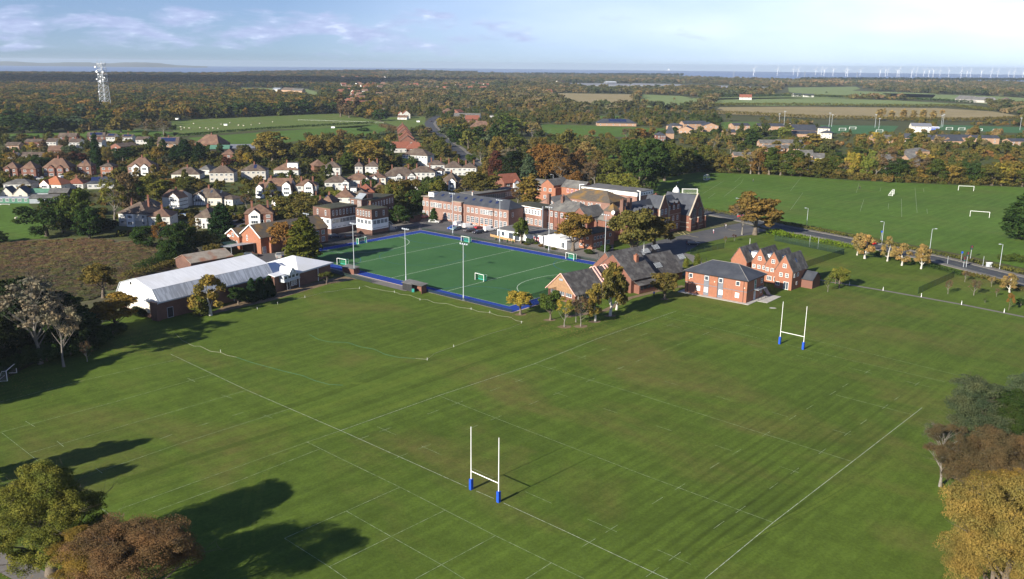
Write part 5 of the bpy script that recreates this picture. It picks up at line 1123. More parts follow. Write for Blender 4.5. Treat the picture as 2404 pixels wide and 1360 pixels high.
H('rust roofed house left of the brown trees behind the science block', 877, 444, 905, 444, 4.2, 427, 8.5, 'hip', BR, RT, nw=1, chim=1)
H('red brown roofed house at the left shoulder of the science block', 734, 484, 764, 484, 4.6, 467, 9, 'hip', BR, RT, nw=1, chim=1)
H('house with blue black solar panel on its brown roof left of the science block', 752, 476, 780, 477, 4.4, 457, 8.5, 'hip', BR, RT, nw=1, chim=1, solar=(.25, .6))
H('long three storey white block with dark brown roof at the road', 945, 363, 1003, 366, 7.5, 349, 9, 'hip', WH, RB, nw=8, chim=0, ins=6, door=False)
# the big houses round the close
H('large white and brick house with spreading hipped brown roof nearest the rough field', 277, 500, 344, 503, 5, 474, 11, 'hip', WH, RB, lower=PEB, nw=4, chim=2, ins=6, bays=((.45, 3.0, 'box', WH),))
H('dark brown roofed rear wing behind the large white and brick house', 322, 487, 366, 486, 4.6, 465, 10, 'hip', BD, RB, nw=1, chim=1)
H('black and white half timbered house with brown roof and tall brick chimney', 380, 462, 412, 464, 5, 446.5, 11, 'gable', WH, RT, nw=1, bays=((.95, 5.2, TG, TFR),), chim=1)
H('brown roofed white house with tall chimney in front of the half timbered house', 347, 508, 398, 508, 4.4, 488.5, 9.5, 'hip', WH, RT, nw=2, chim=1, ins=5)
H('wide brown roofed house with three small roof windows and half timbered gable', 444, 463, 520, 464, 3.6, 441, 11, 'hip', GOLD, RB, nw=5, chim=1, bays=((.32, 5.0, TG, TFR),), ins=6, skyl=3)
H('white garage with brown hipped roof at the bend of the close', 516, 465.7, 546, 468, 3, 457.5, 7, 'hip', WH, RB, nw=2, chim=0, name='garage', cat='garage')
H('white house with brown hipped roof left of the big dark conifer', 458, 510, 496, 511.5, 4.2, 487, 9, 'hip', WH, RB, nw=2, chim=1, skyl=1)
H('white gabled house with brown roof and brick corner right of the big dark conifer', 574, 502, 640, 501, 4.6, 479, 10, 'hip', BR, RT, nw=3, chim=2, bays=((.35, 4.2, TG, WH),), ins=6)
# up the road and the red terraces
RT2 = 'red tiled houses along the road'
for a in (('long dark red roofed house front of the red terraces', 920, 347.5, 962, 347, 3.4, 333, 9, 'gable', WH, RRD),
    ('orange red roofed house behind the long white block', 954, 349, 999, 349, 4.6, 333, 10, 'hip', BR, RRD),
    ('red brick terrace house nearest the white block', 938, 333, 975, 333, 5, 318.5, 10, 'front', BR, RT),
    ('red brick terrace house second from the white block', 937, 324.5, 972, 324.5, 5, 309, 9, 'front', BR, RRD),
    ('red brick terrace house third from the white block', 935, 315, 966, 315, 5, 302, 9, 'front', BR, RT),
    ('red brick terrace house fourth from the white block', 934, 308, 962, 308, 5, 296, 9, 'front', BR, RRD),
    ('red brick terrace house farthest from the white block', 933, 301, 957, 301, 5, 290.5, 9, 'front', BR, RT)): H(*a, nw=2, chim=1, group=RT2)
FARH = 'houses beyond the pastures'
for a, kw in ((('bright white farmhouse left half of the twin gabled pair beside the road', 936, 268, 945.5, 268, 4.6, 262, 12, 'front', WH, RRD), {}),
    (('bright white farmhouse right half of the twin gabled pair, the taller', 945, 268, 963, 268, 5, 260, 13, 'front', WH, RRD), {}),
    (('low white annex in front of the twin gabled farmhouse', 933, 275.5, 955, 276, 2.6, 271, 7, 'gable', WH, RT), {}),
    (('small white gabled cottage left of the twin gabled farmhouse', 897, 261, 910, 260.5, 3.2, 254, 9, 'front', WH, RB), {}),
    (('brown hipped house right of the road bend', 1041, 262, 1063, 262, 3, 254.5, 10, 'hip', BR, RT), {}),
    (('red gabled building with tall square chimney beyond the road', 1076, 264, 1089, 263, 4.5, 257, 10, 'gable', BR, RRD), {}),
    (('long grey roofed building right of the road bend', 1065, 274, 1126, 275, 3.4, 266, 12, 'gable', CRM, RG), {}),
    (('brick house with red roof below the long grey roof', 1094, 280, 1126, 280, 4, 271, 10, 'gable', BR, RRD), {}),
    (('wide brown roof with white gable amid the trees right of the road', 1107, 299, 1156, 299, 3.2, 284, 12, 'hip', BR, RT), {}),
    (('white flat box building, left one beyond the road trees', 1149, 272, 1164, 272, 3.5, None, 8, 'flat', WH, RFG), {}),
    (('white flat box building, right one beyond the road trees', 1167, 274, 1182, 274, 3.5, None, 8, 'flat', WH, RFG), {}),
    (('grey roofed classroom with solar panels and green yellow wall beyond the small football field', 1402, 289, 1494, 290, 3.0, 279, 16, 'hip', BT, RS), dict(solar=(.3, .75), ins=8, nw=6)),
    (('white farm shed on the far left pasture', 639, 210, 655, 210.5, 4, 206.5, 14, 'gable', WH, GRY), {}),
    (('brown roofed farm barn on the far left pasture', 660, 211, 684, 212, 4, 206, 14, 'gable', BT, RB), {}),
    (('grey roofed farm barn right of the brown barn on the far left pasture', 685, 212.5, 709, 213, 4, 208, 14, 'gable', BT, RG), {}),
    (('pale brick house below the lattice tower', 206, 264, 230, 265, 3.2, 255.5, 10, 'front', GOLD, RB), {}),
    (('white farmhouse among trees in front of the pine wood', 1311, 193.5, 1326, 193, 6, 189.5, 12, 'gable', WH, RT), {}),
    (('red roofed white house left of the brown field', 1282, 216, 1297, 216, 5, 210, 12, 'gable', WH, RRD), {}),
    (('white cottage in the middle of the far green fields', 1865, 222.5, 1884, 222.5, 4, 219.5, 10, 'gable', WH, RS), {}),
    (('black roofed barn beside the white cottage in the far fields', 1885, 223.5, 1911, 224, 4, 220.5, 12, 'gable', WH, RS), {}),
    (('pale farmhouse with orange roof left in the far fields', 1736, 228.5, 1765, 229, 5, 222, 12, 'gable', WH, RRD), {}),
    (('pale grey barn at the right edge of the far fields', 2242, 232, 2278, 234, 5, 225, 20, 'gable', CONC, RFG), {}),
    (('long grey barn complex in the right far fields', 2278, 234, 2325, 236, 5, 228, 20, 'gable', CONC, RFG), {}),
    (('round topped tan barn at the right edge beyond the fields', 2342, 237, 2371, 238, 5, 229, 18, 'hip', BT, RB), {})):
    kw.setdefault('nw', 2); H(*a, chim=0, group=FARH, door=False, **kw)
# glasshouses
for a in (('long pale glasshouse in front of the pine wood, left one', 1330, 198.5, 1478, 200.5, 4, 196, 30), ('long blue grey glasshouse strip below the pine wood, middle one', 1480, 199, 1595, 202, 4, 197, 30), ('long blue grey glasshouse strip right of the others', 1675, 206.5, 1798, 211, 4, 203, 30), ('white roofed packing shed above the left glasshouse', 1425, 194, 1448, 194, 7, 191, 20)):
    H(a[0], *a[1:], 'gable', MGY, LGY if 'white' in a[0] else MGY, nw=0, chim=0, door=False, side=False, name='glasshouse', cat='glasshouse', group='glasshouses in front of the pine wood')
# halls of residence at the right
VIL = 'brick halls beyond the far playing field'
for a in (('tan brick gabled hall with slate roof, tallest of the brick complex behind the trees', 1651, 295.5, 1687, 296, 6.5, 288, 16, 'front', BT, RS),
    ('tan brick hall with hipped dark roof at the left of the brick complex', 1564, 295, 1600, 296, 5, 289, 12, 'hip', BT, RS),
    ('long slate roofed hall with white windows at the back of the brick complex', 1606, 291, 1660, 291, 6, 284, 14, 'gable', BT, RS),
    ('low tan gabled hall in front of the brick complex', 1594, 303, 1625, 304, 4, 296, 12, 'front', BT, RS),
    ('small brick hall left of the pointed slate roof', 1544, 318, 1563, 318, 5, 310, 10, 'hip', BR, RS),
    ('tan hall with dark roof right of the green gap', 1723, 295, 1761, 295, 5, 289, 14, 'gable', BT, RS),
    ('lower tan hall below the hall by the green gap', 1705, 311, 1729, 311, 4, 304, 12, 'gable', BT, RS),
    ('long dark roofed hall behind the yellow trees', 1779, 296, 1841, 297, 5, 290, 14, 'gable', BT, RS),
    ('dark slate hall upper of three stacked roofs', 1860, 299, 1916, 300, 6, 293, 14, 'gable', BT, RS),
    ('dark slate hall middle of three stacked roofs', 1862, 306, 1917, 307, 5, 300, 12, 'gable', BT, RS),
    ('dark slate hall lowest of three stacked roofs', 1858, 314, 1917, 315, 4, 308, 12, 'gable', BT, RS),
    ('blue grey clad building right of the three stacked roofs', 1920, 301, 1948, 302, 6, 296, 12, 'hip', GOLD, RS),
    ('grey clad building below the blue grey one', 1926, 312, 1953, 313, 5, 306, 12, 'hip', GOLD, RS),
    ('grey roofed terrace left of the middle village row', 1785, 336.5, 1826, 337, 4.6, 328.5, 11, 'gable', BT, RG),
    ('grey roofed terrace in the middle of the village row', 1827, 336, 1866, 336.5, 4.6, 328, 11, 'gable', BT, RG),
    ('grey roofed terrace right end of the village row', 1871, 337, 1905, 337.5, 4.6, 328.5, 11, 'gable', BT, RG),
    ('brown roofed terrace in front of the village row, left', 1798, 348, 1843, 348.5, 4.6, 340, 11, 'gable', BT, RG),
    ('brown roofed terrace in front of the village row, right', 1844, 348, 1900, 349, 4.6, 340, 11, 'gable', BT, RG),
    ('long brown roofed terrace behind the orange tree of the field hedge', 1724, 365, 1791, 366, 4.6, 357.5, 10, 'gable', BT, RG),
    ('gabled tan terrace with grey roof behind the pale tree', 1869, 364.5, 1910, 365.5, 4.6, 352.5, 11, 'gable', BT, RG),
    ('white fronted house of the village beside the bare pale trees', 1909, 370, 1935, 371, 5, 360, 11, 'gable', WH, RG),
    ('brown roofed terrace just behind the field hedge', 1824, 384, 1913, 386, 4.6, 375.5, 10, 'gable', BT, RG),
    ('brown roofed terrace at the left of the right hand village', 2052, 325.5, 2098, 326, 4, 317, 12, 'gable', BT, RG),
    ('left half of the long curved slate terrace', 2118, 323, 2180, 327, 4, 315, 10, 'gable', BT, RS),
    ('middle of the long curved slate terrace', 2180, 327, 2212, 330.5, 4, 320, 10, 'gable', BT, RS),
    ('right half of the long curved slate terrace', 2212, 330.5, 2262, 331, 4, 322.5, 10, 'gable', BT, RS),
    ('slate terrace behind the curved one', 2205, 322.5, 2284, 323, 4, 316.5, 10, 'gable', BT, RS),
    ('slate terrace with white windows right of the curved one', 2285, 324, 2347, 325, 5, 318, 11, 'gable', BT, RS),
    ('dark slate terrace at the right edge of the village', 2374, 332, 2412, 332, 5, 325.5, 11, 'gable', BT, RS),
    ('pale brown roofed terrace above the bare trees of the hedge', 2057, 373.5, 2101, 374, 4, 363, 10, 'gable', BT, RG),
    ('small brown gable roof between golden trees', 2124, 363, 2148, 364, 4, 354.5, 11, 'gable', BT, RG),
    ('brown roof with pale verge just above the dark oak of the hedge', 2135, 374, 2162, 374, 4, 364.5, 10, 'gable', BT, RG),
    ('brown roofed terrace right of the dark oak of the hedge', 2139, 386, 2184, 386.5, 4, 375.5, 9, 'gable', BT, RG),
    ('brown roof in the village centre among golden trees', 2143, 355, 2183, 355, 4, 347, 10, 'hip', BT, RG),
    ('low brown roofed terrace just behind the hedge near its right end', 2172, 396, 2206, 396, 3.4, 388, 9, 'gable', BT, RG),
    ('cream sports pavilion with blue grey mono roof beside the far turf pitch', 2141, 296.5, 2188, 297.5, 6, 289.5, 12, 'gable', CRM, MGY),
    ('blue and white annex of the cream sports pavilion', 2189, 299, 2206, 299.5, 6, None, 10, 'flat', BLU, WH)):
    H(*a, nw=3, chim=0, door=False, group=VIL, name='house' if 'terrace' in a[0] or 'roof' in a[0] else 'hall', cat='building')
def spire():
    P = G(1572, 330); t = thing('pointed_roof', P, 'steep pointed slate roof on a square brick tower left of the brick complex', 'tower'); q = MB(); q.box(P.x - 3, P.x + 3, P.y - 3, P.y + 3, 0, 6); q.build('wall', BT, t)
    q = MB(); r = 3.3
    for i in range(4):
        a = [(-r, -r), (r, -r), (r, r), (-r, r)]; q.face([(P.x + a[i][0], P.y + a[i][1], 6), (P.x + a[(i + 1) % 4][0], P.y + a[(i + 1) % 4][1], 6), (P.x, P.y, 15)])
    q.build('roof', RS, t)
spire()
# the distant town: small houses standing among trees
def town():
    r = random.Random(11); k = 0; G_ = 'small red roofed houses of the distant town'
    me = {}
    for wi, (wm, rm) in enumerate(((BR, RRD), (WH, RT), (CRM, RRD), (BR, RT))):
        F = WORLD; w, q = MB(), MB(); Fq = Fr((-5, -4), (5, -4)); w.F = Fq; gable(w, q, Fq, 0, 10, 0, 8, 0, 5, 3.2, 'u'); me[wi] = (w.mesh('wall', wm), q.mesh('roof', rm))
    for n in range(150):
        px = r.uniform(785, 905) if n < 95 else r.uniform(930, 1160); py = r.uniform(185, 258) if n < 95 else r.uniform(190, 215)
        if px < 800 + (py - 185) * -.1: continue
        if n < 95 and px > 905 - (py - 190) * .2: continue
        P = G(px, py); P.z = ground_z(P.x, P.y); s = 1.35 if py < 215 else 1.15; wi = r.randrange(4)
        nm = 'middle' if n < 95 else 'right'; row = int((py - 185) / 12)
        t = thing('town_house', P, ('red brick' if wi in (0, 3) else 'white' if wi == 1 else 'cream') + (' house with red roof' if wi in (0, 2) else ' house with brown roof') + ' among the trees of the distant town', 'house', G_)
        t.rotation_euler = (0, 0, r.choice((0, .4, -.5, 1.2))); t.scale = (s, s, s)
        link('wall', me[wi][0], t); link('roof', me[wi][1], t); FOOT.append((P.x, P.y, 9)); k += 1
town()
# ------------------------------------------------------------------ vegetation
import numpy as np
def leaf_mat(name, stuff=None, rough=.8):
    m = bpy.data.materials.new(name); m.use_nodes = True; t = m.node_tree; t.nodes.clear()
    oi = t.nodes.new('ShaderNodeObjectInfo'); at = t.nodes.new('ShaderNodeAttribute'); at.attribute_name = 'tint'
    g = t.nodes.new('ShaderNodeNewGeometry'); tcn = t.nodes.new('ShaderNodeTexCoord')
    if stuff:
        base = ramp(t, oi.outputs['Random'], *stuff)
        n = t.nodes.new('ShaderNodeTexNoise'); n.inputs['Scale'].default_value = .0075; n.inputs['Detail'].default_value = 4; t.links.new(g.outputs['Position'], n.inputs['Vector'])
        base = mixc(t, 1.0, base, ramp(t, n.outputs[0], (.38, (.58, .78, .74)), (.62, (1.42, 1.16, 1.02))), 'MULTIPLY')
    else: base = oi.outputs['Color']
    n2 = t.nodes.new('ShaderNodeTexNoise'); n2.inputs['Scale'].default_value = .42; n2.inputs['Detail'].default_value = 2; t.links.new(g.outputs['Position'], n2.inputs['Vector'])
    base = mixc(t, 1.0, base, ramp(t, n2.outputs[0], (.32, (.70, .80, .74)), (.70, (1.28, 1.12, .92))), 'MULTIPLY')
    base = mixc(t, 1.0, base, ramp(t, at.outputs['Fac'], (0.0, (.76, .79, .76)), (1.0, (1.26, 1.20, 1.12))), 'MULTIPLY')
    df = t.nodes.new('ShaderNodeBsdfDiffuse'); tr = t.nodes.new('ShaderNodeBsdfTranslucent'); mx = t.nodes.new('ShaderNodeMixShader'); mx.inputs[0].default_value = .22
    t.links.new(base, df.inputs[0]); t.links.new(base, tr.inputs[0]); t.links.new(df.outputs[0], mx.inputs[1]); t.links.new(tr.outputs[0], mx.inputs[2])
    o = t.nodes.new('ShaderNodeOutputMaterial'); t.links.new(mx.outputs[0], o.inputs[0]); return m
LEAF = leaf_mat('leaves')
BARK = mat('bark', (.15, .12, .09), (.09, .07, .055), 3)
BARKP = mat('pale_bark', (.55, .52, .46), (.34, .31, .27), 3)
BARKG = mat('grey_bark', (.21, .19, .165), (.14, .125, .105), 3)
def cards(name, lobes, n, size, seed, flat=0.55, shell=(.70, 1.04), droop=0, maxz=None, sub=0):
    r = np.random.default_rng(seed); L = np.array(lobes, float)
    if sub:
        S = [];
        for l in L:
            for q in range(sub):
                dd = r.normal(size=3); dd /= np.linalg.norm(dd); dd[2] = abs(dd[2]) if dd[2] < -.4 else dd[2]; k_ = r.uniform(.26, .46); S.append((*(l[:3] + dd * l[3:6] * r.uniform(.55, .98)), l[3] * k_, l[4] * k_, l[5] * k_ * .9))
        L = np.vstack([L * np.array([1, 1, 1, .74, .74, .74]), np.array(S)])
    L = L; a = (L[:, 3] * L[:, 4] + L[:, 4] * L[:, 5] + L[:, 3] * L[:, 5]); a /= a.sum()
    k = r.choice(len(L), n, p=a); d = r.normal(size=(n, 3)); d /= np.linalg.norm(d, axis=1)[:, None]
    d[:, 2] = np.where(d[:, 2] < -.55, -d[:, 2] * .6, d[:, 2])
    c = L[k, :3] + d * L[k, 3:6] * r.uniform(*shell, n)[:, None]
    nr = d + r.normal(size=(n, 3)) * flat; nr /= np.linalg.norm(nr, axis=1)[:, None]
    t = np.cross(nr, r.normal(size=(n, 3))); t /= np.linalg.norm(t, axis=1)[:, None]; b = np.cross(nr, t)
    if droop: b = b * .5 + np.array([0, 0, -1.0]) * droop; 
    s = size * r.uniform(.55, 1.35, n)[:, None] / 2
    V = np.empty((n, 4, 3)); V[:, 0] = c - t * s * .8; V[:, 1] = c - b * s; V[:, 2] = c + t * s * .8; V[:, 3] = c + b * s * 1.1
    V[:, :, 2] = np.maximum(V[:, :, 2], .05)
    me = bpy.data.meshes.new(name); me.vertices.add(n * 4); me.vertices.foreach_set('co', V.ravel()); me.loops.add(n * 4); me.loops.foreach_set('vertex_index', np.arange(n * 4, dtype=np.int32))
    me.polygons.add(n); me.polygons.foreach_set('loop_start', np.arange(0, n * 4, 4, dtype=np.int32)); me.polygons.foreach_set('loop_total', np.full(n, 4, np.int32)); me.update(calc_edges=True)
    lt = r.uniform(0, 1, len(L))[k] * .45 + r.uniform(0, 1, n) * .55
    at = me.attributes.new('tint', 'FLOAT', 'POINT'); at.data.foreach_set('value', np.repeat(lt, 4).astype(np.float32))
    me.materials.append(LEAF); return me
def lobes_for(kind, r):
    L = []
    if kind == 'round':
        L.append((0, 0, 6.0, 2.9, 2.9, 2.7))
        for i in range(17):
            a, z = r.uniform(0, 6.28), r.uniform(-.75, 1); q = math.sqrt(max(0, 1 - z * z)); L.append((2.9 * q * math.cos(a), 2.9 * q * math.sin(a), 6.0 + 2.7 * z, r.uniform(.9, 1.7), r.uniform(.9, 1.7), r.uniform(.8, 1.4)))
    elif kind == 'full':
        L.append((0, 0, 4.8, 2.9, 2.9, 3.6))
        for i in range(22):
            a, z = r.uniform(0, 6.28), r.uniform(-.95, 1); q = math.sqrt(max(0, 1 - z * z)); q = max(q, .75) if z < 0 else q; L.append((2.9 * q * math.cos(a), 2.9 * q * math.sin(a), 4.9 + 3.7 * z, r.uniform(.9, 1.6), r.uniform(.9, 1.6), r.uniform(.8, 1.4)))
    elif kind == 'tall':
        L.append((0, 0, 5.4, 1.9, 1.9, 3.4))
        for i in range(18):
            a, z = r.uniform(0, 6.28), r.uniform(-.85, 1); q = math.sqrt(max(0, 1 - z * z)) * (1 - .5 * z); L.append((2.1 * q * math.cos(a), 2.1 * q * math.sin(a), 5.5 + 3.5 * z, r.uniform(.7, 1.2), r.uniform(.7, 1.2), r.uniform(.8, 1.4)))
    elif kind == 'birch':
        for i in range(24):
            z = r.uniform(2.6, 9.3); w = 1.7 * math.sin(min(1, (10 - z) / 6) * 1.57) + .15; a = r.uniform(0, 6.28); L.append((w * math.cos(a) * r.uniform(.3, 1), w * math.sin(a) * r.uniform(.3, 1), z, .55, .55, .85))
    elif kind == 'conifer':
        for i in range(34):
            z = .9 + 8.4 * (i / 34) ** .9; w = 2.1 * (1 - ((z - 2.6) / 7.8) ** 2 if z > 2.6 else 1) ; w = max(.1, w); a = i * 2.4; L.append((w * .62 * math.cos(a), w * .62 * math.sin(a), z, max(.45, w * .52), max(.45, w * .52), 1.0))
        L.append((0, 0, 4.2, 1.5, 1.5, 4.0))
    elif kind == 'cypress':
        for i in range(14): z = .6 + 8.6 * i / 14; w = 1.35 * (1 - (z / 10.6) ** 2); L.append((.2 * math.cos(i * 2.4), .2 * math.sin(i * 2.4), z, max(.25, w), max(.25, w), 1.0))
    elif kind == 'poplar':
        for i in range(16): z = 1.2 + 8 * i / 16; w = 1.15 * math.sin(min(1.0, .25 + z / 6) * 1.57) * (1 if z < 7 else (10.4 - z) / 3.4); L.append((.35 * math.cos(i * 2.4), .35 * math.sin(i * 2.4), z, w, w, .9))
    elif kind == 'pine':
        L.append((0, 0, 6.2, 2.2, 2.2, 2.4))
        for i in range(30): a = r.uniform(0, 6.28); z = r.uniform(3.0, 9.2); w = (2.6 if z < 7.5 else 1.4) * r.uniform(.2, 1); L.append((w * math.cos(a), w * math.sin(a), z, r.uniform(.9, 1.6), r.uniform(.9, 1.6), r.uniform(.6, 1.0)))
    elif kind == 'bush':
        L.append((0, 0, 2.5, 4.6, 4.6, 4.0))
        for i in range(12): a = r.uniform(0, 6.28); q = r.uniform(2, 4.6); L.append((q * math.cos(a), q * math.sin(a), r.uniform(2, 6.2) * (1.15 - q / 8), r.uniform(1.6, 2.8), r.uniform(1.6, 2.8), r.uniform(1.6, 2.8)))
    elif kind == 'bare':
        for i in range(26): a, z = r.uniform(0, 6.28), r.uniform(-.5, 1); q = math.sqrt(1 - z * z) * r.uniform(.5, 1); L.append((3.1 * q * math.cos(a), 3.1 * q * math.sin(a), 6.2 + 3.2 * z, .8, .8, .7))
    elif kind == 'umbrella':
        for i in range(16): a, q = r.uniform(0, 6.28), r.uniform(0, 3.6); L.append((q * math.cos(a), q * math.sin(a), 7.6 - q * q * .22, 1.3, 1.3, 1.3))
    return L
def limbs(name, kind, r, lobes, bark, twigs=0):
    mb = MB(); top = {'round': 6.5, 'tall': 8, 'birch': 9.3, 'pine': 9, 'poplar': 9, 'bare': 7, 'umbrella': 7}.get(kind, 7.5); rb = {'birch': .17, 'round': .34, 'bare': .19, 'pine': .26}.get(kind, .26)
    lean = Vector((r.uniform(-.35, .35), r.uniform(-.35, .35), 0)); p = Vector((0, 0, -.2)); n = 5; path = [(p, rb * 1.5)]
    for i in range(1, n + 1): q = Vector((0, 0, top * i / n)) + lean * (i / n) + Vector((r.uniform(-.12, .12), r.uniform(-.12, .12), 0)); path.append((q, rb * (1 - .8 * i / n)))
    for (a, ra), (b, rb_) in zip(path, path[1:]): mb.tube(a, b, ra, rb_, 7, cap=False)
    for l in lobes[:12 + twigs]:
        c = Vector(l[:3]); h = max(1.6, c.z - math.hypot(c.x, c.y) * .9 - .6); f = min(.98, h / top); i = min(n - 1, int(f * n)); s = path[i][0].lerp(path[i + 1][0], f * n - i)
        m = s.lerp(c, .5) + Vector((r.uniform(-.3, .3), r.uniform(-.3, .3), r.uniform(-.2, .3))); w = path[i][1] * .42
        mb.tube(s, m, w, w * .65, 5, cap=False); mb.tube(m, c, w * .65, w * .2, 4, cap=False)
        for k in range(3 if twigs else 1):
            e = c + Vector((r.gauss(0, .8), r.gauss(0, .8), r.uniform(.1, 1.0))); mb.tube(m.lerp(c, r.uniform(.3, 1)), e, w * .3, w * .08, 3, cap=False)
            if twigs:
                for j in range(4): mb.tube(e.lerp(c, r.uniform(.0, .7)), e + Vector((r.gauss(0, .5), r.gauss(0, .5), r.uniform(-.1, .7))), w * .12, w * .04, 3, cap=False)
    return mb.mesh(name, bark, (0, 0, 0), True)
PROTO = {}
def proto(kind, seed, lod):
    k = (kind, seed, lod)
    if k in PROTO: return PROTO[k]
    r = random.Random(hash(kind) % 1 + seed * 7 + len(kind)); L = lobes_for(kind, r)
    nn = {'near': 150000, 'mid': 7500, 'low': 1100, 'tiny': 420}[lod]; sz = {'near': .072, 'mid': .38, 'low': .95, 'tiny': 1.5}[lod]
    if kind in ('birch',): nn = int(nn * .72); sz *= .9
    if kind in ('cypress', 'poplar'): nn = int(nn * .5)
    if kind == 'bare': nn = int(nn * .36); sz *= .75
    if kind == 'pine': nn = int(nn * 1.25)
    if kind == 'bush': nn = int(nn * 1.2); sz *= 1.5
    sh = (.35, 1.15) if kind in ('birch', 'bare') else (.72, 1.08)
    me = cards('crown', L, nn, sz, seed + 17, shell=sh, sub=0 if kind in ('birch', 'cypress') else {'near': 16, 'mid': 7, 'low': 4, 'tiny': 2}[lod], droop=.9 if kind in ('birch', 'umbrella') else 0)
    tk = limbs('trunk', kind, r, L, BARKP if kind == 'birch' else BARKG if kind == 'bare' else BARK, twigs=14 if kind == 'bare' or lod == 'near' else 0)
    PROTO[k] = (me, tk); return PROTO[k]
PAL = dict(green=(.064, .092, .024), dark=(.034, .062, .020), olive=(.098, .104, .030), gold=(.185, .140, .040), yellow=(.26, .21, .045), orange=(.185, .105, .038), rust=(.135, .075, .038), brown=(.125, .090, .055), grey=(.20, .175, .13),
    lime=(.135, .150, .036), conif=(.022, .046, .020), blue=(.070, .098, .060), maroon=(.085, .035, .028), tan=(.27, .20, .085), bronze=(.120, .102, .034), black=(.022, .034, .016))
KW = dict(full='round tree', round='round tree', tall='oval tree', birch='slender birch', conifer='dense conifer', cypress='narrow conifer', poplar='columnar poplar', pine='pine', bush='bush', bare='half bare tree', umbrella='small weeping tree')
NAMEK = dict(full='broadleaf_tree', round='broadleaf_tree', tall='broadleaf_tree', birch='birch_tree', conifer='conifer', cypress='conifer', poplar='poplar_tree', pine='pine_tree', bush='bush', bare='bare_tree', umbrella='weeping_tree')
CW = dict(green='green', dark='dark green', olive='olive green', gold='golden', yellow='bright yellow', orange='orange', rust='rust red', brown='brown', grey='grey brown', lime='yellow green', conif='blackish green', blue='blue green', maroon='dark red', tan='pale tan', bronze='bronze green', black='very dark')
HW = dict(full=7.2, round=7.2, tall=5.2, birch=4.4, conifer=4.8, cypress=2.7, poplar=2.5, pine=7, bush=11, bare=7.2, umbrella=8.5)
TR = random.Random(5); NT = [0]
def tree(x, y, top, kind, colr, label=None, group=None, w=None, lod=None, P=None, h=None, jit=.12, seed=None):
    P = P or G(x, y); h = h or max(1.2, hgt(top, P)); dist = math.hypot(P.x, P.y)
    lod = lod or ('near' if dist < 150 else 'mid' if dist < 620 else 'low')
    s = h / 10; sw = s if w is None else (w / FPX * math.hypot(dist, CAMH)) / HW[kind]
    sw = max(s * .45, min(s * 2.2, sw)); seed = seed if seed is not None else TR.randrange(3)
    me, tk = proto(kind, seed, lod); NT[0] += 1
    t = thing(NAMEK[kind], (P.x, P.y, 0), label or (CW[colr] + ' ' + KW[kind]), 'bush' if kind == 'bush' else 'tree', group); t.scale = (sw, sw, s); t.rotation_euler.z = TR.uniform(0, 6.28)
    c = link('crown', me, t); j = 1 + TR.uniform(-jit, jit); col = PAL[colr]; c.color = (col[0] * j * (1 + TR.uniform(-.08, .08)), col[1] * j, col[2] * j, 1); link('trunk', tk, t)
    FOOT.append((P.x, P.y, 3.0)) if dist < 400 else None
    return t
ORD = ['first', 'second', 'third', 'fourth', 'fifth', 'sixth', 'seventh', 'eighth', 'ninth', 'tenth', 'eleventh', 'twelfth', 'thirteenth', 'fourteenth', 'fifteenth', 'sixteenth', 'seventeenth', 'eighteenth', 'nineteenth', 'twentieth']
def ordw(i): return ORD[i] if i < 20 else {2: 'twenty', 3: 'thirty', 4: 'forty', 5: 'fifty', 6: 'sixty'}[(i + 1) // 10] + ('' if (i + 1) % 10 == 0 else ' ' + ORD[(i + 1) % 10 - 1])
def trees(place, group, lst, **k):
    lst = sorted(lst, key=lambda a: a[0]); cnt = {}
    tot = {}
    for a in lst: tot[(a[3], a[4])] = tot.get((a[3], a[4]), 0) + 1
    for a in lst:
        key = (a[3], a[4]); i = cnt.get(key, 0); cnt[key] = i + 1
        lab = (CW[a[4]] + ' ' + KW[a[3]] + ' ' + place) if tot[key] == 1 else (ordw(i) + ' ' + CW[a[4]] + ' ' + KW[a[3]] + ' from left ' + place)
        a = list(a); a[3] = 'full' if a[3] == 'round' else a[3]
        tree(*a[:5], label=lab, group=group, w=a[5] if len(a) > 5 else None, **k)
# single trees that the photograph shows clearly ------------------------------------------------
T1 = tree
T1(122, 1350, 1093, 'tall', 'lime', 'tall yellow green tree on pale trunk in the bottom left corner', w=200, seed=0)
T1(218, 1420, 1240, 'round', 'gold', 'golden tree between the yellow green and russet trees at bottom left', w=150, seed=1)
T1(335, 1440, 1208, 'round', 'rust', 'broad russet brown tree at bottom left, rightmost of the three', w=250, seed=2).children[0].color = (.155, .100, .058, 1)
T1(0, 0, 0, 'tall', 'green', 'green tree beyond the left edge whose crown just shows above the corner', P=Vector((-76.0, 107.5, 0)), h=12)
for i_, (P, h) in enumerate((((-84, 111), 15), ((-107, 147.8), 14), ((-118, 158), 15), ((-112, 152), 16), ((-125, 166), 15))):
    T1(0, 0, 0, 'round' if i_ > 0 else 'tall', 'green', ordw(i_) + ' green tree outside the left edge whose shadow falls on the pitch', group='trees outside the left edge', P=Vector((P[0], P[1], 0)), h=h, lod='mid')
T1(2262, 1130, 882, 'pine', 'blue', 'blue green pine, nearest of the pines above the right hand birch trunk', w=175, seed=0)
T1(2400, 1130, 872, 'pine', 'blue', 'grey green pine at the right edge of the photo', w=150, seed=1)
T1(2345, 1150, 915, 'pine', 'dark', 'dark pine between the two blue green pines', w=110, seed=2)
T1(2250, 1150, 1000, 'full', 'brown', 'purplish brown thicket just right of the white trunk', w=95, seed=2)
T1(2207, 1143, 985, 'bare', 'brown', 'half bare pink brown tree on a white trunk under the nearest pine', w=115, seed=0)
T1(2315, 1180, 1005, 'full', 'brown', 'half bare purplish tree behind the golden willow', w=150, seed=1)
T1(2400, 1190, 1000, 'full', 'brown', 'half bare brown tree at the right edge above the golden willow', w=130, seed=2)
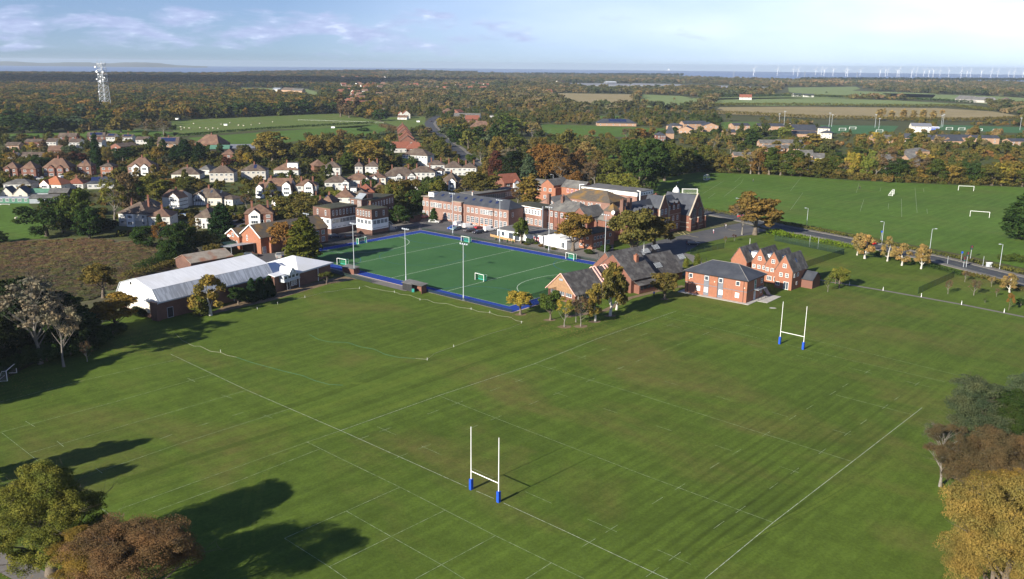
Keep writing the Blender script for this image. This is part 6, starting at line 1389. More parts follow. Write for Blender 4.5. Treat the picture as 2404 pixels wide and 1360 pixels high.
T1(2310, 1480, 1165, 'round', 'gold', 'lower golden willow bough at the left of the big one', w=180, seed=2).children[0].color = (.22, .17, .058, 1)
T1(2350, 1480, 1092, 'round', 'gold', 'big golden willow in the bottom right corner', w=250, seed=1).children[0].color = (.22, .172, .058, 1)
T1(2440, 1470, 1130, 'round', 'gold', 'golden willow at the right edge, lower than the big one', w=230, seed=1).children[0].color = (.22, .175, .06, 1)
T1(2380, 1340, 1098, 'round', 'gold', 'golden willow top rising behind the big one at the right edge', w=190, seed=2)
CG = 'trees by the tiled classroom block'
T1(1222, 739, 680, 'round', 'yellow', 'small yellow tree beside the pitch corner', CG, w=64)
T1(1292, 752, 676, 'round', 'green', 'green round tree in front of the buff gable', CG, w=54)
T1(1325, 768, 694, 'bare', 'yellow', 'thin yellow leaved young tree in front of the gable', CG, w=50)
T1(1363, 767, 695, 'bare', 'brown', 'nearly bare thin tree, front one of the lawn', CG, w=46)
T1(1352, 757, 700, 'bare', 'grey', 'leaning nearly bare tree behind the front thin one', CG, w=40)
T1(1397, 756, 664, 'birch', 'gold', 'golden birch left of the tallest birch', CG, w=58)
T1(1432, 742, 612, 'birch', 'bronze', 'tallest weeping birch in front of the tiled roofs', CG, w=76)
T1(1447, 728, 622, 'birch', 'gold', 'weeping birch just behind the tallest one', CG, w=60)
T1(1560, 703, 634, 'round', 'bronze', 'bronze leaved tree just left of the hipped roof clubhouse', CG, w=62)
T1(1636, 625, 594, 'cypress', 'lime', 'small lime green conifer beside the path behind the clubhouse', w=17)
T1(1610, 627, 603, 'cypress', 'lime', 'lime green conifer against the end of the tiled roof', w=20)
T1(1344, 590, 492, 'round', 'bronze', 'large round orange bronze tree beside the far touchline', w=92).children[0].color = (.175, .120, .036, 1)
T1(1484, 608, 483, 'round', 'bronze', 'large spreading olive gold tree, left of the pair before the Victorian block', w=112)
T1(1536, 596, 500, 'round', 'bronze', 'large olive gold tree, right of the pair before the Victorian block', w=106)
T1(1223, 573, 505, 'tall', 'green', 'dark pollarded tree in front of the white pavilion', w=34)
T1(1420, 592, 566, 'bush', 'dark', 'dark evergreen bush at the corner of the low brick block', w=32)
T1(1384, 597, 580, 'bush', 'dark', 'low dark shrub on the lawn beside the stone', w=26)
T1(1244, 573, 553, 'bush', 'blue', 'grey green shrub in front of the white pavilion', w=26)
for i, (x, y) in enumerate(((1226, 571), (1258, 574), (1270, 580), (1285, 584), (1300, 587), (1236, 576))): T1(x, y, y - 9, 'bush', ['green', 'green', 'orange', 'dark', 'olive', 'olive'][i], ordw(i) + ' low clipped shrub in the bed before the white pavilion and hut', 'low shrubs by the pavilion', w=13)
T1(1772, 552, 442, 'tall', 'orange', 'tall orange oak beside the main road', w=96).children[0].color = (.165, .115, .040, 1)
T1(1742, 552, 478, 'bare', 'brown', 'rusty half bare tree left of the tall orange oak', w=70)
T1(1735, 604, 580, 'umbrella', 'yellow', 'small yellow tree behind the four gables', w=26)
T1(1703, 571, 555, 'bare', 'orange', 'sapling with few orange leaves on the lawn by the drive', w=10); T1(1724, 566, 549, 'bare', 'maroon', 'sapling with dark red leaves on the lawn by the drive', w=14)
BG = 'white stemmed birches along the road'
for x, y, tp, w, l in ((2012, 600, 545, 34, 'leftmost'), (2030, 608, 549, 52, 'second'), (2083, 614, 555, 40, 'third'), (2117, 624, 571, 46, 'fourth'), (2162, 632, 572, 44, 'rightmost')): T1(x, y, tp, 'birch', 'tan', l + ' of the white stemmed birches in front of the road', BG, w=w)
for x, y, tp, w, k, c, l in ((1943, 686, 647, 22, 'bare', 'lime', 'thin leaning sapling left of the small tree cluster on the lawn'), (1961, 667, 630, 22, 'tall', 'olive', 'olive sapling, back one of the small lawn cluster'), (1970, 677, 625, 40, 'round', 'lime', 'small yellow green tree, front one of the lawn cluster'),
    (2225, 691, 656, 20, 'bare', 'brown', 'brown young tree right of the mesh fence'), (2286, 694, 655, 28, 'bare', 'brown', 'wider brown young tree in the right hand paddock'), (2339, 697, 676, 12, 'bare', 'brown', 'tiny brown sapling in the right hand paddock'), (2265, 662, 634, 18, 'bare', 'brown', 'thin brown tree at the hedge by the traffic lights'),
    (2370, 687, 640, 40, 'birch', 'tan', 'pale birch at the right edge by the hedge'), (2368, 729, 684, 20, 'umbrella', 'orange', 'small orange topped sapling beside the path'), (2396, 719, 700, 20, 'round', 'dark', 'small dark tree at the right edge beside the path'), (2312, 712, 700, 10, 'bare', 'green', 'tiny green sapling in the paddock grass'), (2327, 674, 648, 14, 'bare', 'tan', 'slim pale sapling near the right hedge')): T1(x, y, tp, k, c, l, 'young trees on the right hand lawns', w=w)
for x, y, tp, w in ((2358, 612, 592, 30), (2378, 613, 587, 28), (2398, 616, 594, 30), (2416, 618, 592, 30)): T1(x, y, tp, 'bush', 'green', ordw([2358, 2378, 2398, 2416].index(x)) + ' bush from the left behind the road at the right edge', 'bushes behind the road', w=w)
T1(2392, 560, 455, 'conifer', 'dark', 'big dense dark evergreen at the right edge of the far field', w=80); T1(2425, 572, 448, 'conifer', 'dark', 'second dense dark evergreen cut by the right edge', w=80)
# round the gym and pitch
T1(714, 620, 508, 'conifer', 'olive', 'dense round topped green tree between hall and pitch', w=92).children[0].color = (.085, .095, .02, 1)
T1(672, 600, 518, 'round', 'orange', 'orange brown tree touching the left of the dense green one', w=84)
T1(522, 566, 478, 'conifer', 'conif', 'big blackish green conifer behind the hall', w=68)
T1(494, 741, 643, 'birch', 'gold', 'white stemmed golden birch in front of the gym', w=88); T1(472, 742, 690, 'conifer', 'lime', 'small yellow green conifer at the foot of the golden birch', w=44)
for i, x in enumerate((592, 612, 634)): T1(x, 708 - i * 6, 650 - i * 3, 'cypress', 'conif', ('leftmost', 'middle', 'rightmost')[i] + ' of three dark conifers against the gym wall', 'dark conifers by the gym', w=27)
T1(560, 715, 672, 'round', 'dark', 'dark shrub tree between birch and conifers against the gym', w=44); T1(578, 708, 676, 'bush', 'dark', 'dark shrub beside the three conifers', w=30)
T1(767, 668, 635, 'umbrella', 'olive', 'small weeping tree at the corner of the annex', w=44)
T1(272, 775, 684, 'round', 'gold', 'golden orange tree in front of the white gable of the gym', w=100).children[0].color = (.20, .135, .036, 1)
T1(243, 700, 613, 'round', 'bronze', 'bronze green tree left of the white gable', w=74)
T1(95, 855, 650, 'bare', 'grey', 'tall bare silvery tree at the left edge of the dark belt', w=165, seed=1).children[0].color = (.165, .15, .125, 1)
T1(150, 862, 700, 'bare', 'grey', 'second bare silvery tree right of the tall one', w=90)
T1(20, 850, 770, 'bare', 'tan', 'low half bare tree with yellow leaves at the left edge', w=70)
LB = 'dark trees of the left hand belt'
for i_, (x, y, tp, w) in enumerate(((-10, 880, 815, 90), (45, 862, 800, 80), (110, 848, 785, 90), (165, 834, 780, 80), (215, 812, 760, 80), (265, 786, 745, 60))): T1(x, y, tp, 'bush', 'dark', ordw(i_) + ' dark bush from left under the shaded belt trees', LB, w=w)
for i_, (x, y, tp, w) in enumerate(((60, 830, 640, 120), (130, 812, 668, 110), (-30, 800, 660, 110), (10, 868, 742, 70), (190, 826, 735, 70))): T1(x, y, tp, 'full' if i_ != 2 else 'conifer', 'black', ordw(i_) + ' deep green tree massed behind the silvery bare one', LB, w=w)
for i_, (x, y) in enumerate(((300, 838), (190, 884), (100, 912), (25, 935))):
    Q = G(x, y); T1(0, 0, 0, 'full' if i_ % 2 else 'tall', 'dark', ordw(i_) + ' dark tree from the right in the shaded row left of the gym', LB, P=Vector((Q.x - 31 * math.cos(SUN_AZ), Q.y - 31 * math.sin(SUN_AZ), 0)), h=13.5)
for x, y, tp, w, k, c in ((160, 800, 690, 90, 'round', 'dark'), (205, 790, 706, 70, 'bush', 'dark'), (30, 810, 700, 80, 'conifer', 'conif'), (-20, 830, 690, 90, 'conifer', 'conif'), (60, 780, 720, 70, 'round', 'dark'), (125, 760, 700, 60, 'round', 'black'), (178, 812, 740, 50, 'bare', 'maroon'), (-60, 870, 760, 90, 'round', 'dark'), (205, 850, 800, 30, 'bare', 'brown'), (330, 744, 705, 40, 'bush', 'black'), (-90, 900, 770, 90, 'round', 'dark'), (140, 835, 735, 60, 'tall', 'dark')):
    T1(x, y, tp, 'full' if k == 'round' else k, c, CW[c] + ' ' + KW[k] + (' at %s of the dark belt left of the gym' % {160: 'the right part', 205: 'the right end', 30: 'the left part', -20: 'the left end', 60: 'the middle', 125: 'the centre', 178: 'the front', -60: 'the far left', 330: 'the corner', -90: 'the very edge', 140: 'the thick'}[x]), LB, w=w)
# hedge-row trees behind the far playing field
hr = []
seq = ['green', 'dark', 'olive', 'bronze', 'gold', 'olive', 'tan', 'orange', 'green', 'olive', 'green', 'bronze', 'olive', 'olive', 'green', 'tan', 'yellow', 'lime', 'tan', 'brown', 'dark', 'olive', 'brown', 'gold', 'green', 'gold', 'olive', 'dark', 'green', 'olive', 'yellow', 'gold', 'olive', 'green']
r5 = random.Random(9)
for i, c in enumerate(seq):
    x = 1612 + i * 24.6 + r5.uniform(-4, 4); y = 404 + (x - 1640) * .0465 - 1; k = 'bare' if c in ('tan', 'brown') else r5.choice(('round', 'tall', 'round'))
    hr.append((x, y, y - r5.uniform(38, 68) * (1.15 if x > 2000 else 1.0), k, c, r5.uniform(36, 60)))
trees('in the hedge behind the far field', 'hedgerow trees behind the far playing field', hr)
# wood at the left end of the far field and round the back of the school
wd = []
for a in ((1500, 455, 330, 'round', 'dark', 90), (1530, 440, 325, 'tall', 'dark', 80), (1560, 425, 332, 'round', 'green', 80), (1590, 412, 318, 'round', 'olive', 70), (1452, 470, 402, 'round', 'lime', 74), (1478, 478, 412, 'round', 'lime', 60), (1426, 440, 366, 'round', 'olive', 66), (1395, 440, 372, 'bare', 'brown', 66), (1378, 452, 398, 'bare', 'brown', 50), (1345, 455, 394, 'round', 'orange', 56), (1320, 440, 366, 'bare', 'orange', 60), (1300, 430, 336, 'round', 'orange', 80), (1272, 425, 330, 'round', 'orange', 78), (1345, 425, 340, 'round', 'rust', 66), (1240, 442, 362, 'conifer', 'blue', 46), (1200, 430, 350, 'round', 'black', 70), (1168, 425, 350, 'round', 'maroon', 50), (1130, 468, 392, 'round', 'bronze', 80), (1092, 460, 418, 'bare', 'grey', 30), (1243, 500, 405, 'poplar', 'gold', 46), (1215, 482, 440, 'bare', 'rust', 44), (1025, 468, 415, 'round', 'lime', 50), (998, 470, 430, 'round', 'green', 40),
    (950, 500, 412, 'round', 'bronze', 92), (925, 505, 425, 'round', 'olive', 60), (972, 505, 440, 'round', 'dark', 54), (900, 470, 432, 'round', 'bronze', 44), (935, 525, 480, 'round', 'dark', 56), (960, 520, 484, 'bush', 'dark', 44), (1018, 523, 487, 'cypress', 'dark', 22), (990, 512, 492, 'bush', 'dark', 20), (1480, 400, 320, 'round', 'green', 70), (1520, 400, 322, 'tall', 'lime', 60), (1405, 398, 350, 'round', 'bronze', 50), (1378, 380, 330, 'round', 'tan', 50), (1440, 372, 322, 'round', 'olive', 50), (1262, 372, 318, 'round', 'bronze', 50), (1210, 356, 310, 'round', 'olive', 50), (1168, 372, 318, 'tall', 'gold', 36), (1330, 352, 300, 'round', 'olive', 44)): wd.append(a)
trees('in the wood behind the school', 'trees behind the school', wd)
# gardens
gd = []
for a in ((700, 520, 446, 'round', 'bronze', 90), (670, 520, 470, 'round', 'olive', 50), (640, 480, 430, 'birch', 'olive', 50), (585, 470, 430, 'birch', 'olive', 48), (578, 490, 455, 'bare', 'brown', 36), (738, 330, 0, 'round', 'gold', 0),
    (365, 460, 408, 'round', 'lime', 62), (398, 455, 415, 'round', 'orange', 40), (440, 445, 412, 'round', 'olive', 60), (470, 448, 418, 'bush', 'bronze', 40), (270, 525, 415, 'bare', 'lime', 74), (305, 500, 400, 'round', 'brown', 50), (322, 480, 420, 'round', 'dark', 40), (110, 555, 460, 'round', 'dark', 100), (185, 550, 435, 'round', 'green', 80), (150, 545, 470, 'tall', 'black', 60), (210, 560, 480, 'round', 'dark', 60), (240, 540, 500, 'bush', 'black', 60),
    (345, 580, 525, 'round', 'dark', 60), (385, 590, 520, 'bare', 'orange', 66), (418, 600, 515, 'round', 'dark', 70), (450, 590, 530, 'round', 'dark', 50), (480, 590, 540, 'round', 'olive', 60), (375, 540, 500, 'cypress', 'green', 18), (460, 560, 510, 'bare', 'gold', 40), (395, 610, 545, 'bush', 'dark', 60), (500, 600, 560, 'bush', 'bronze', 50), (0, 570, 540, 'round', 'dark', 40),
    (820, 395, 0, 'round', 'gold', 0), (815, 405, 358, 'conifer', 'green', 46), (857, 398, 322, 'round', 'gold', 88), (780, 372, 312, 'round', 'gold', 56), (732, 375, 316, 'round', 'gold', 50), (705, 378, 330, 'round', 'olive', 40), (640, 378, 306, 'round', 'gold', 80), (668, 375, 330, 'round', 'bronze', 60), (436, 382, 326, 'conifer', 'conif', 44), (470, 384, 334, 'conifer', 'conif', 36), (415, 380, 340, 'conifer', 'conif', 40), (538, 396, 365, 'round', 'maroon', 36), (565, 388, 352, 'round', 'gold', 26), (582, 390, 358, 'tall', 'yellow', 26), (520, 388, 362, 'tall', 'olive', 20), (600, 388, 366, 'round', 'green', 24),
    (662, 414, 402, 'cypress', 'dark', 14), (720, 410, 378, 'birch', 'olive', 38), (750, 405, 385, 'bush', 'brown', 30), (492, 404, 382, 'cypress', 'blue', 10), (650, 455, 422, 'round', 'yellow', 30), (920, 427, 408, 'round', 'maroon', 42), (838, 372, 0, 'round', 'gold', 0), (895, 400, 375, 'round', 'olive', 44), (912, 396, 372, 'bush', 'olive', 40), (962, 396, 364, 'round', 'green', 34), (942, 390, 366, 'tall', 'olive', 26), (1035, 372, 326, 'round', 'olive', 44), (1012, 372, 352, 'bush', 'green', 22),
    (790, 462, 440, 'bush', 'lime', 40), (770, 455, 432, 'bush', 'lime', 44), (800, 480, 446, 'round', 'lime', 40), (0, 410, 384, 'round', 'gold', 24), (25, 384, 356, 'round', 'gold', 30), (75, 356, 334, 'round', 'yellow', 34), (100, 352, 330, 'round', 'brown', 20), (60, 392, 366, 'round', 'olive', 40), (95, 395, 360, 'round', 'dark', 40), (118, 385, 356, 'round', 'gold', 28), (150, 384, 350, 'round', 'brown', 36), (165, 380, 340, 'round', 'blue', 36), (185, 382, 352, 'round', 'maroon', 34), (228, 400, 308, 'cypress', 'conif', 24), (240, 388, 360, 'tall', 'gold', 24), (255, 380, 344, 'round', 'gold', 24), (290, 385, 344, 'round', 'conif', 50), (190, 412, 396, 'bush', 'rust', 22), (290, 412, 392, 'round', 'green', 30), (168, 415, 404, 'bush', 'lime', 14), (340, 372, 334, 'round', 'olive', 30), (372, 388, 342, 'round', 'gold', 40), (350, 400, 360, 'round', 'lime', 36), (392, 396, 362, 'bare', 'blue', 24), (170, 326, 316, 'bush', 'gold', 30), (40, 330, 314, 'bush', 'blue', 26)):
    if a[2]: gd.append(a)
trees('among the gardens', 'garden trees among the houses', gd)
# pasture edge and the roadside
pe = []
for i in range(21):
    x = 448 + i * 17.5 + r5.uniform(-4, 4); y = 277 - i * .55; pe.append((x, y, y - r5.uniform(24, 36), 'round', r5.choice(('green', 'dark', 'olive', 'bronze', 'dark')), r5.uniform(28, 40)))
for a in ((20, 305, 258, 'round', 'dark', 50), (55, 312, 262, 'round', 'dark', 70), (95, 312, 268, 'round', 'dark', 70), (130, 308, 270, 'round', 'dark', 40), (148, 295, 262, 'round', 'olive', 40), (178, 306, 268, 'round', 'blue', 50), (195, 280, 244, 'birch', 'blue', 26), (243, 296, 256, 'round', 'green', 44), (285, 312, 272, 'round', 'bronze', 60), (320, 290, 254, 'round', 'green', 36), (280, 285, 262, 'round', 'gold', 40), (345, 318, 284, 'bare', 'brown', 54), (385, 318, 280, 'bare', 'brown', 50), (407, 306, 286, 'bush', 'green', 14), (10, 335, 292, 'round', 'olive', 40), (800, 274, 212, 'poplar', 'brown', 16), (838, 272, 222, 'poplar', 'brown', 14), (820, 276, 240, 'round', 'brown', 34), (850, 276, 244, 'round', 'olive', 34), (893, 284, 256, 'round', 'dark', 36), (852, 308, 296, 'bush', 'dark', 30), (905, 318, 304, 'bush', 'blue', 34), (908, 340, 318, 'poplar', 'yellow', 9)): pe.append(a)
trees('along the sheep pastures', 'trees along the pastures', pe)
rd = []
for a in ((1000, 318, 298, 'round', 'brown', 34), (1010, 348, 315, 'round', 'bronze', 34), (995, 372, 340, 'bare', 'olive', 44), (1058, 308, 290, 'bush', 'gold', 22), (1040, 300, 276, 'round', 'yellow', 30), (1046, 318, 290, 'round', 'blue', 36), (1075, 340, 296, 'round', 'dark', 46), (1100, 350, 302, 'round', 'olive', 44), (1085, 330, 286, 'round', 'lime', 30), (1120, 342, 296, 'round', 'dark', 40), (1142, 360, 312, 'round', 'blue', 36), (1128, 382, 340, 'bare', 'olive', 44), (1160, 335, 290, 'conifer', 'dark', 30), (1190, 322, 272, 'round', 'green', 56), (1225, 318, 276, 'round', 'lime', 44), (1180, 298, 262, 'round', 'green', 40), (1150, 268, 246, 'round', 'gold', 26), (1120, 262, 248, 'round', 'olive', 22), (1100, 256, 240, 'bare', 'grey', 40), (1012, 268, 248, 'round', 'dark', 24), (985, 268, 248, 'cypress', 'dark', 9), (998, 266, 250, 'bush', 'olive', 20), (1196, 385, 345, 'bare', 'grey', 46), (1160, 395, 360, 'round', 'gold', 40), (1250, 330, 286, 'bare', 'tan', 44), (1105, 380, 352, 'bush', 'green', 24)): rd.append(a)
trees('beside the winding road', 'trees beside the winding road', rd)
# village trees
vl = []
for i in range(38):
    x = r5.uniform(1600, 2400); y = r5.uniform(322, 396) + (x - 1600) * .03
    c = r5.choice(('gold', 'olive', 'bronze', 'tan', 'green', 'lime', 'orange', 'dark', 'yellow')); vl.append((x, y, y - r5.uniform(17, 27), 'bare' if c == 'tan' else r5.choice(('round', 'round', 'tall')), c, r5.uniform(28, 46)))
for a in ((1765, 345, 306, 'conifer', 'dark', 50), (1900, 352, 312, 'round', 'gold', 50), (1842, 325, 292, 'round', 'lime', 34), (1775, 322, 290, 'tall', 'green', 22), (1500, 330, 300, 'round', 'orange', 40), (1470, 330, 300, 'bare', 'brown', 34)): vl.append(a)
trees('in the grounds of the brick halls', 'trees among the brick halls', vl)
# ------------------------------------------------------------------ hedges
def hedge(pts, w, h, colr, label, zb=0):
    """a clipped or wild hedge: leaf cards over a long rounded body"""
    rr = np.random.default_rng(len(pts) * 7 + int(w * 10)); L = []
    for a, b in zip(pts, pts[1:]):
        d = (b - a).length; n = max(1, int(d / (w * .55)))
        for i in range(n): p = a.lerp(b, i / n); L.append((p.x - pts[0].x, p.y - pts[0].y, h * .5 * rr.uniform(.85, 1.1), w * .55, w * .55, h * .55 * rr.uniform(.85, 1.1)))
    tot = sum((b - a).length for a, b in zip(pts, pts[1:])); dist = pts[0].length; sz = max(.35, dist / 900)
    me = cards('hedge', L, int(min(30000, tot * (w + 2 * h) * 2.6 / sz ** 2 * .55)), sz, 5, shell=(.8, 1.02)); o = link('hedge', me, None, (pts[0].x, pts[0].y, 0)); c = PAL[colr]; o.color = (*c, 1)
    return tag(o, label, 'hedge')
hedge(pp(1600, 402, 1640, 402, 1800, 408.5, 2000, 422, 2200, 431, 2420, 439), 6, 4.2, 'bronze', 'rough undergrowth hedge below the trees behind the far field')
hedge(pp(448, 276, 600, 271, 800, 266), 6, 4.5, 'dark', 'dark undergrowth below the trees at the top of the pasture')
hedge(pp(1822, 548, 1845, 555, 1875, 561, 1930, 571, 1990, 583, 2010, 588), 2.6, 1.9, 'green', 'long clipped bright green hedge in front of the road').color = (.11, .17, .02, 1)
hedge(pp(1808, 551, 1830, 558, 1852, 562), 3.2, 2.2, 'green', 'short clipped green hedge bending back at the end of the long one').color = (.10, .16, .02, 1)
hedge(pp(1605, 486, 1690, 502, 1760, 513, 1830, 527, 1960, 551, 2060, 571, 2200, 600, 2300, 622, 2404, 645), 2.0, 1.5, 'olive', 'olive hedge along the far side of the main road')
hedge(pp(2060, 602, 2120, 612, 2200, 634, 2260, 650), 2.2, 1.6, 'dark', 'dark hedge behind the white stemmed birches'); hedge(pp(2262, 648, 2320, 660, 2404, 688), 2.2, 1.7, 'bronze', 'brownish hedge at the right edge in front of the road')
hedge(pp(330, 640, 400, 618, 460, 596, 520, 585, 560, 578), 4.0, 3.4, 'dark', 'wild dark hedge between the rough field and the gym'); hedge(pp(300, 655, 360, 640, 420, 620), 3.5, 2.2, 'bronze', 'low brambles below the wild dark hedge')
hedge(pp(418, 321, 520, 312, 640, 303, 760, 296, 880, 290), 3.0, 2.2, 'dark', 'dark hedge between the two sheep pastures'); hedge(pp(895, 300, 925, 306, 960, 318), 5, 4, 'brown', 'brown hedge end between pasture and red terraces')
hedge(pp(1660, 255, 1655, 236, 1664, 228), 8, 5, 'dark', 'dark hedge between green crop field and wide tan field'); hedge(pp(1488, 252, 1494, 236, 1502, 222), 7, 4, 'dark', 'dark hedge between tan field and striped green field')
for i, a in enumerate(((1680, 250, 1780, 249, 1900, 250, 2060, 252, 2240, 252, 2330, 262), (1690, 229, 1850, 227, 2100, 233, 2290, 243), (1840, 224, 2000, 231, 2150, 236), (1640, 268, 1760, 272, 1900, 280, 2100, 285, 2300, 286, 2404, 282), (1290, 250, 1400, 255, 1490, 254))):
    hedge(pp(*a), 9, 5.5, ('olive', 'dark', 'olive', 'bronze', 'olive')[i], ('long bushy hedge below the green crop strips', 'dark hedge above the green crop strip', 'thin hedge across the far green fields', 'long hedge behind the brick halls below the tan field', 'bushy hedge below the left tan field')[i])
# ------------------------------------------------------------------ stuff: woods, undergrowth, far trees
def scatter(name, label, pts, protos, stops, cat):
    me = bpy.data.meshes.new(name); me.vertices.add(len(pts)); me.vertices.foreach_set('co', np.array([p[:3] for p in pts], np.float32).ravel())
    A = me.attributes.new('scl', 'FLOAT_VECTOR', 'POINT'); A.data.foreach_set('vector', np.array([(p[3], p[3], p[4]) for p in pts], np.float32).ravel())
    A = me.attributes.new('rot', 'FLOAT', 'POINT'); A.data.foreach_set('value', np.array([p[5] for p in pts], np.float32)); A = me.attributes.new('pick', 'INT', 'POINT'); A.data.foreach_set('value', np.array([p[6] for p in pts], np.int32))
    o = link(name, me); m = leaf_mat(name + '_leaves', stops); me.materials.append(m)
    ng = bpy.data.node_groups.new(name, 'GeometryNodeTree'); ng.interface.new_socket('Geometry', in_out='INPUT', socket_type='NodeSocketGeometry'); ng.interface.new_socket('Geometry', in_out='OUTPUT', socket_type='NodeSocketGeometry')
    n = ng.nodes.new; l = ng.links.new; gi, go = n('NodeGroupInput'), n('NodeGroupOutput'); iop = n('GeometryNodeInstanceOnPoints'); jn = n('GeometryNodeJoinGeometry')
    for s in protos:
        oi = n('GeometryNodeObjectInfo'); oi.inputs['Object'].default_value = s; oi.transform_space = 'ORIGINAL'; sm = n('GeometryNodeSetMaterial'); sm.inputs['Material'].default_value = m; gt = n('GeometryNodeGeometryToInstance')
        l(oi.outputs['Geometry'], sm.inputs[0]); l(sm.outputs[0], gt.inputs[0]); l(gt.outputs[0], jn.inputs[0])
    def attr(nm, ty):
        q = n('GeometryNodeInputNamedAttribute'); q.data_type = ty; q.inputs['Name'].default_value = nm; return q.outputs['Attribute']
    cx = n('ShaderNodeCombineXYZ'); l(attr('rot', 'FLOAT'), cx.inputs[2])
    l(gi.outputs[0], iop.inputs['Points']); l(jn.outputs[0], iop.inputs['Instance']); iop.inputs['Pick Instance'].default_value = True; l(attr('pick', 'INT'), iop.inputs['Instance Index'])
    l(cx.outputs[0], iop.inputs['Rotation']); l(attr('scl', 'FLOAT_VECTOR'), iop.inputs['Scale']); l(iop.outputs[0], go.inputs[0])
    md = o.modifiers.new('scatter', 'NODES'); md.node_group = ng; o['kind'] = 'stuff'; o['label'] = label; o['category'] = cat; return o
def poly_world(*a): return [(p.x, p.y) for p in pp(*a)]
def inside(x, y, P):
    c = False; j = len(P) - 1
    for i in range(len(P)):
        if (P[i][1] > y) != (P[j][1] > y) and x < (P[j][0] - P[i][0]) * (y - P[i][1]) / (P[j][1] - P[i][1]) + P[i][0]: c = not c
        j = i
    return c
CLEAR = [[(v.co.x, v.co.y) for v in o.data.vertices] for o in []]
CLEARPX = [(-900, 2200, 3400, 2200, 3400, 800, 2500, 700, 2404, 640, 2900, 640, 2700, 452, 2404, 440, 2200, 433, 2000, 424, 1800, 410, 1640, 405, 1560, 417, 1440, 440, 1250, 440, 1050, 470, 960, 520, 820, 480, 700, 520, 520, 585, 330, 660, 200, 700, 60, 780, -400, 1000), (-500, 900, -500, 560, 0, 562, 200, 556, 420, 590, 330, 660, 60, 790),
    (408, 322, 402, 282, 560, 276, 800, 265, 905, 288, 925, 300, 900, 318, 760, 322, 600, 352, 500, 356, 400, 330), (880, 276, 1000, 272, 1000, 308, 930, 312, 900, 296), (-200, 340, -200, 320, 330, 303, 425, 310, 400, 330, 120, 324), (400, 212, 560, 206, 720, 209, 758, 218, 750, 238, 640, 224, 520, 216),
    (1288, 224, 1310, 218, 1490, 221, 1492, 251, 1440, 255, 1330, 248), (1494, 252, 1503, 221, 1600, 225, 1652, 235, 1656, 256, 1560, 256), (1664, 267, 1690, 228, 1900, 228, 2300, 243, 2340, 262, 2404, 274, 2360, 282, 2200, 280, 1900, 278), (1660, 250, 2404, 270, 2404, 291, 2200, 294, 1900, 292, 1690, 284), (1840, 205, 2010, 203, 2060, 214, 2500, 234, 2500, 252, 2290, 246, 2060, 232, 1880, 228, 1800, 228), (1610, 229, 1900, 223, 2040, 231, 1700, 234), (1290, 204, 1430, 202, 1640, 204, 1640, 210, 1400, 211),
    (1256, 300, 1275, 291, 1400, 295, 1560, 301, 1565, 312, 1480, 324, 1300, 322), (1385, 280, 1400, 270, 1480, 271, 1502, 284), (1400, 366, 1450, 362, 1450, 394, 1410, 394), (1690, 318, 1694, 286, 1780, 285, 1800, 300, 1700, 320), (1900, 318, 1920, 292, 2120, 293, 2190, 300, 2205, 291, 2430, 298, 2430, 318, 2190, 312, 2090, 320), (1320, 202, 1320, 195, 1600, 196, 1810, 204, 1810, 213, 1500, 204), (1120, 398, 1070, 366, 1010, 318, 996, 292, 1004, 276, 1030, 270, 1036, 274, 1022, 290, 1050, 322, 1120, 372, 1150, 396), (-80, 578, -80, 480, 66, 476, 92, 500, 112, 562), (2230, 240, 2230, 222, 2400, 232, 2400, 244)]
CLR = [poly_world(*a) for a in CLEARPX]; BB = [(min(p[0] for p in c), max(p[0] for p in c), min(p[1] for p in c), max(p[1] for p in c)) for c in CLR]
GRID = {}
for fx, fy, fr in FOOT: GRID.setdefault((int(fx // 40), int(fy // 40)), []).append((fx, fy, fr))
def free(x, y, m=2.5):
    for c, b in zip(CLR, BB):
        if b[0] <= x <= b[1] and b[2] <= y <= b[3] and inside(x, y, c): return False
    gx, gy = int(x // 40), int(y // 40)
    for i in (-1, 0, 1):
        for j in (-1, 0, 1):
            for fx, fy, fr in GRID.get((gx + i, gy + j), ()):
                if (x - fx) ** 2 + (y - fy) ** 2 < (fr + m) ** 2: return False
    return True
def far_protos():
    out = []
    for i, (k, lod) in enumerate((('round', 'tiny'), ('round', 'tiny'), ('tall', 'tiny'), ('bush', 'tiny'))): out.append(proto(k, i, lod)[0])
    return out
def src(k, seed, lod, x, y, top, colr, label):
    t = tree(x, y, top, k, colr, label, 'lone trees of the far fields', lod=lod, seed=seed); return t.children[0]
S_far = [src('round', 0, 'tiny', 2094, 236, 229, 'dark', 'left one of two dark round trees standing in the far green field'), src('round', 1, 'tiny', 2105, 236, 229.5, 'dark', 'right one of two dark round trees standing in the far green field'), src('tall', 2, 'tiny', 1583, 236, 228, 'gold', 'lone golden tree on the striped green field'), src('bush', 0, 'tiny', 1420, 248, 236, 'green', 'round green tree left in the tan field edge'), src('round', 2, 'tiny', 1466, 250, 238, 'green', 'round green tree at the right of the tan field edge')]
S_mid = [src('round', 0, 'low', 1397, 250, 234, 'green', 'first round green tree on the tan field edge'), src('bush', 1, 'low', 1440, 250, 240, 'olive', 'small olive bush between the trees of the tan field edge'), src('tall', 1, 'low', 2075, 272, 255, 'tan', 'first tall tan poplar behind the cream pavilion'), src('round', 1, 'low', 2210, 274, 256, 'tan', 'last tall tan tree right of the cream pavilion')]
S_bush = [src('bush', 0, 'low', 2020, 221, 217, 'dark', 'low dark bush in the middle of the far green fields'), src('bush', 2, 'low', 1940, 218, 214, 'dark', 'left dark bush of the far green fields')]
for i, x in enumerate((2064, 2092, 2120, 2143, 2166, 2190)): tree(x, 283, 255 + i % 2 * 3, 'poplar', 'tan', ordw(i) + ' tan poplar from the left in the row behind the cream pavilion', 'poplar row behind the pavilion', w=17, lod='low')
from mathutils.noise import noise as nse
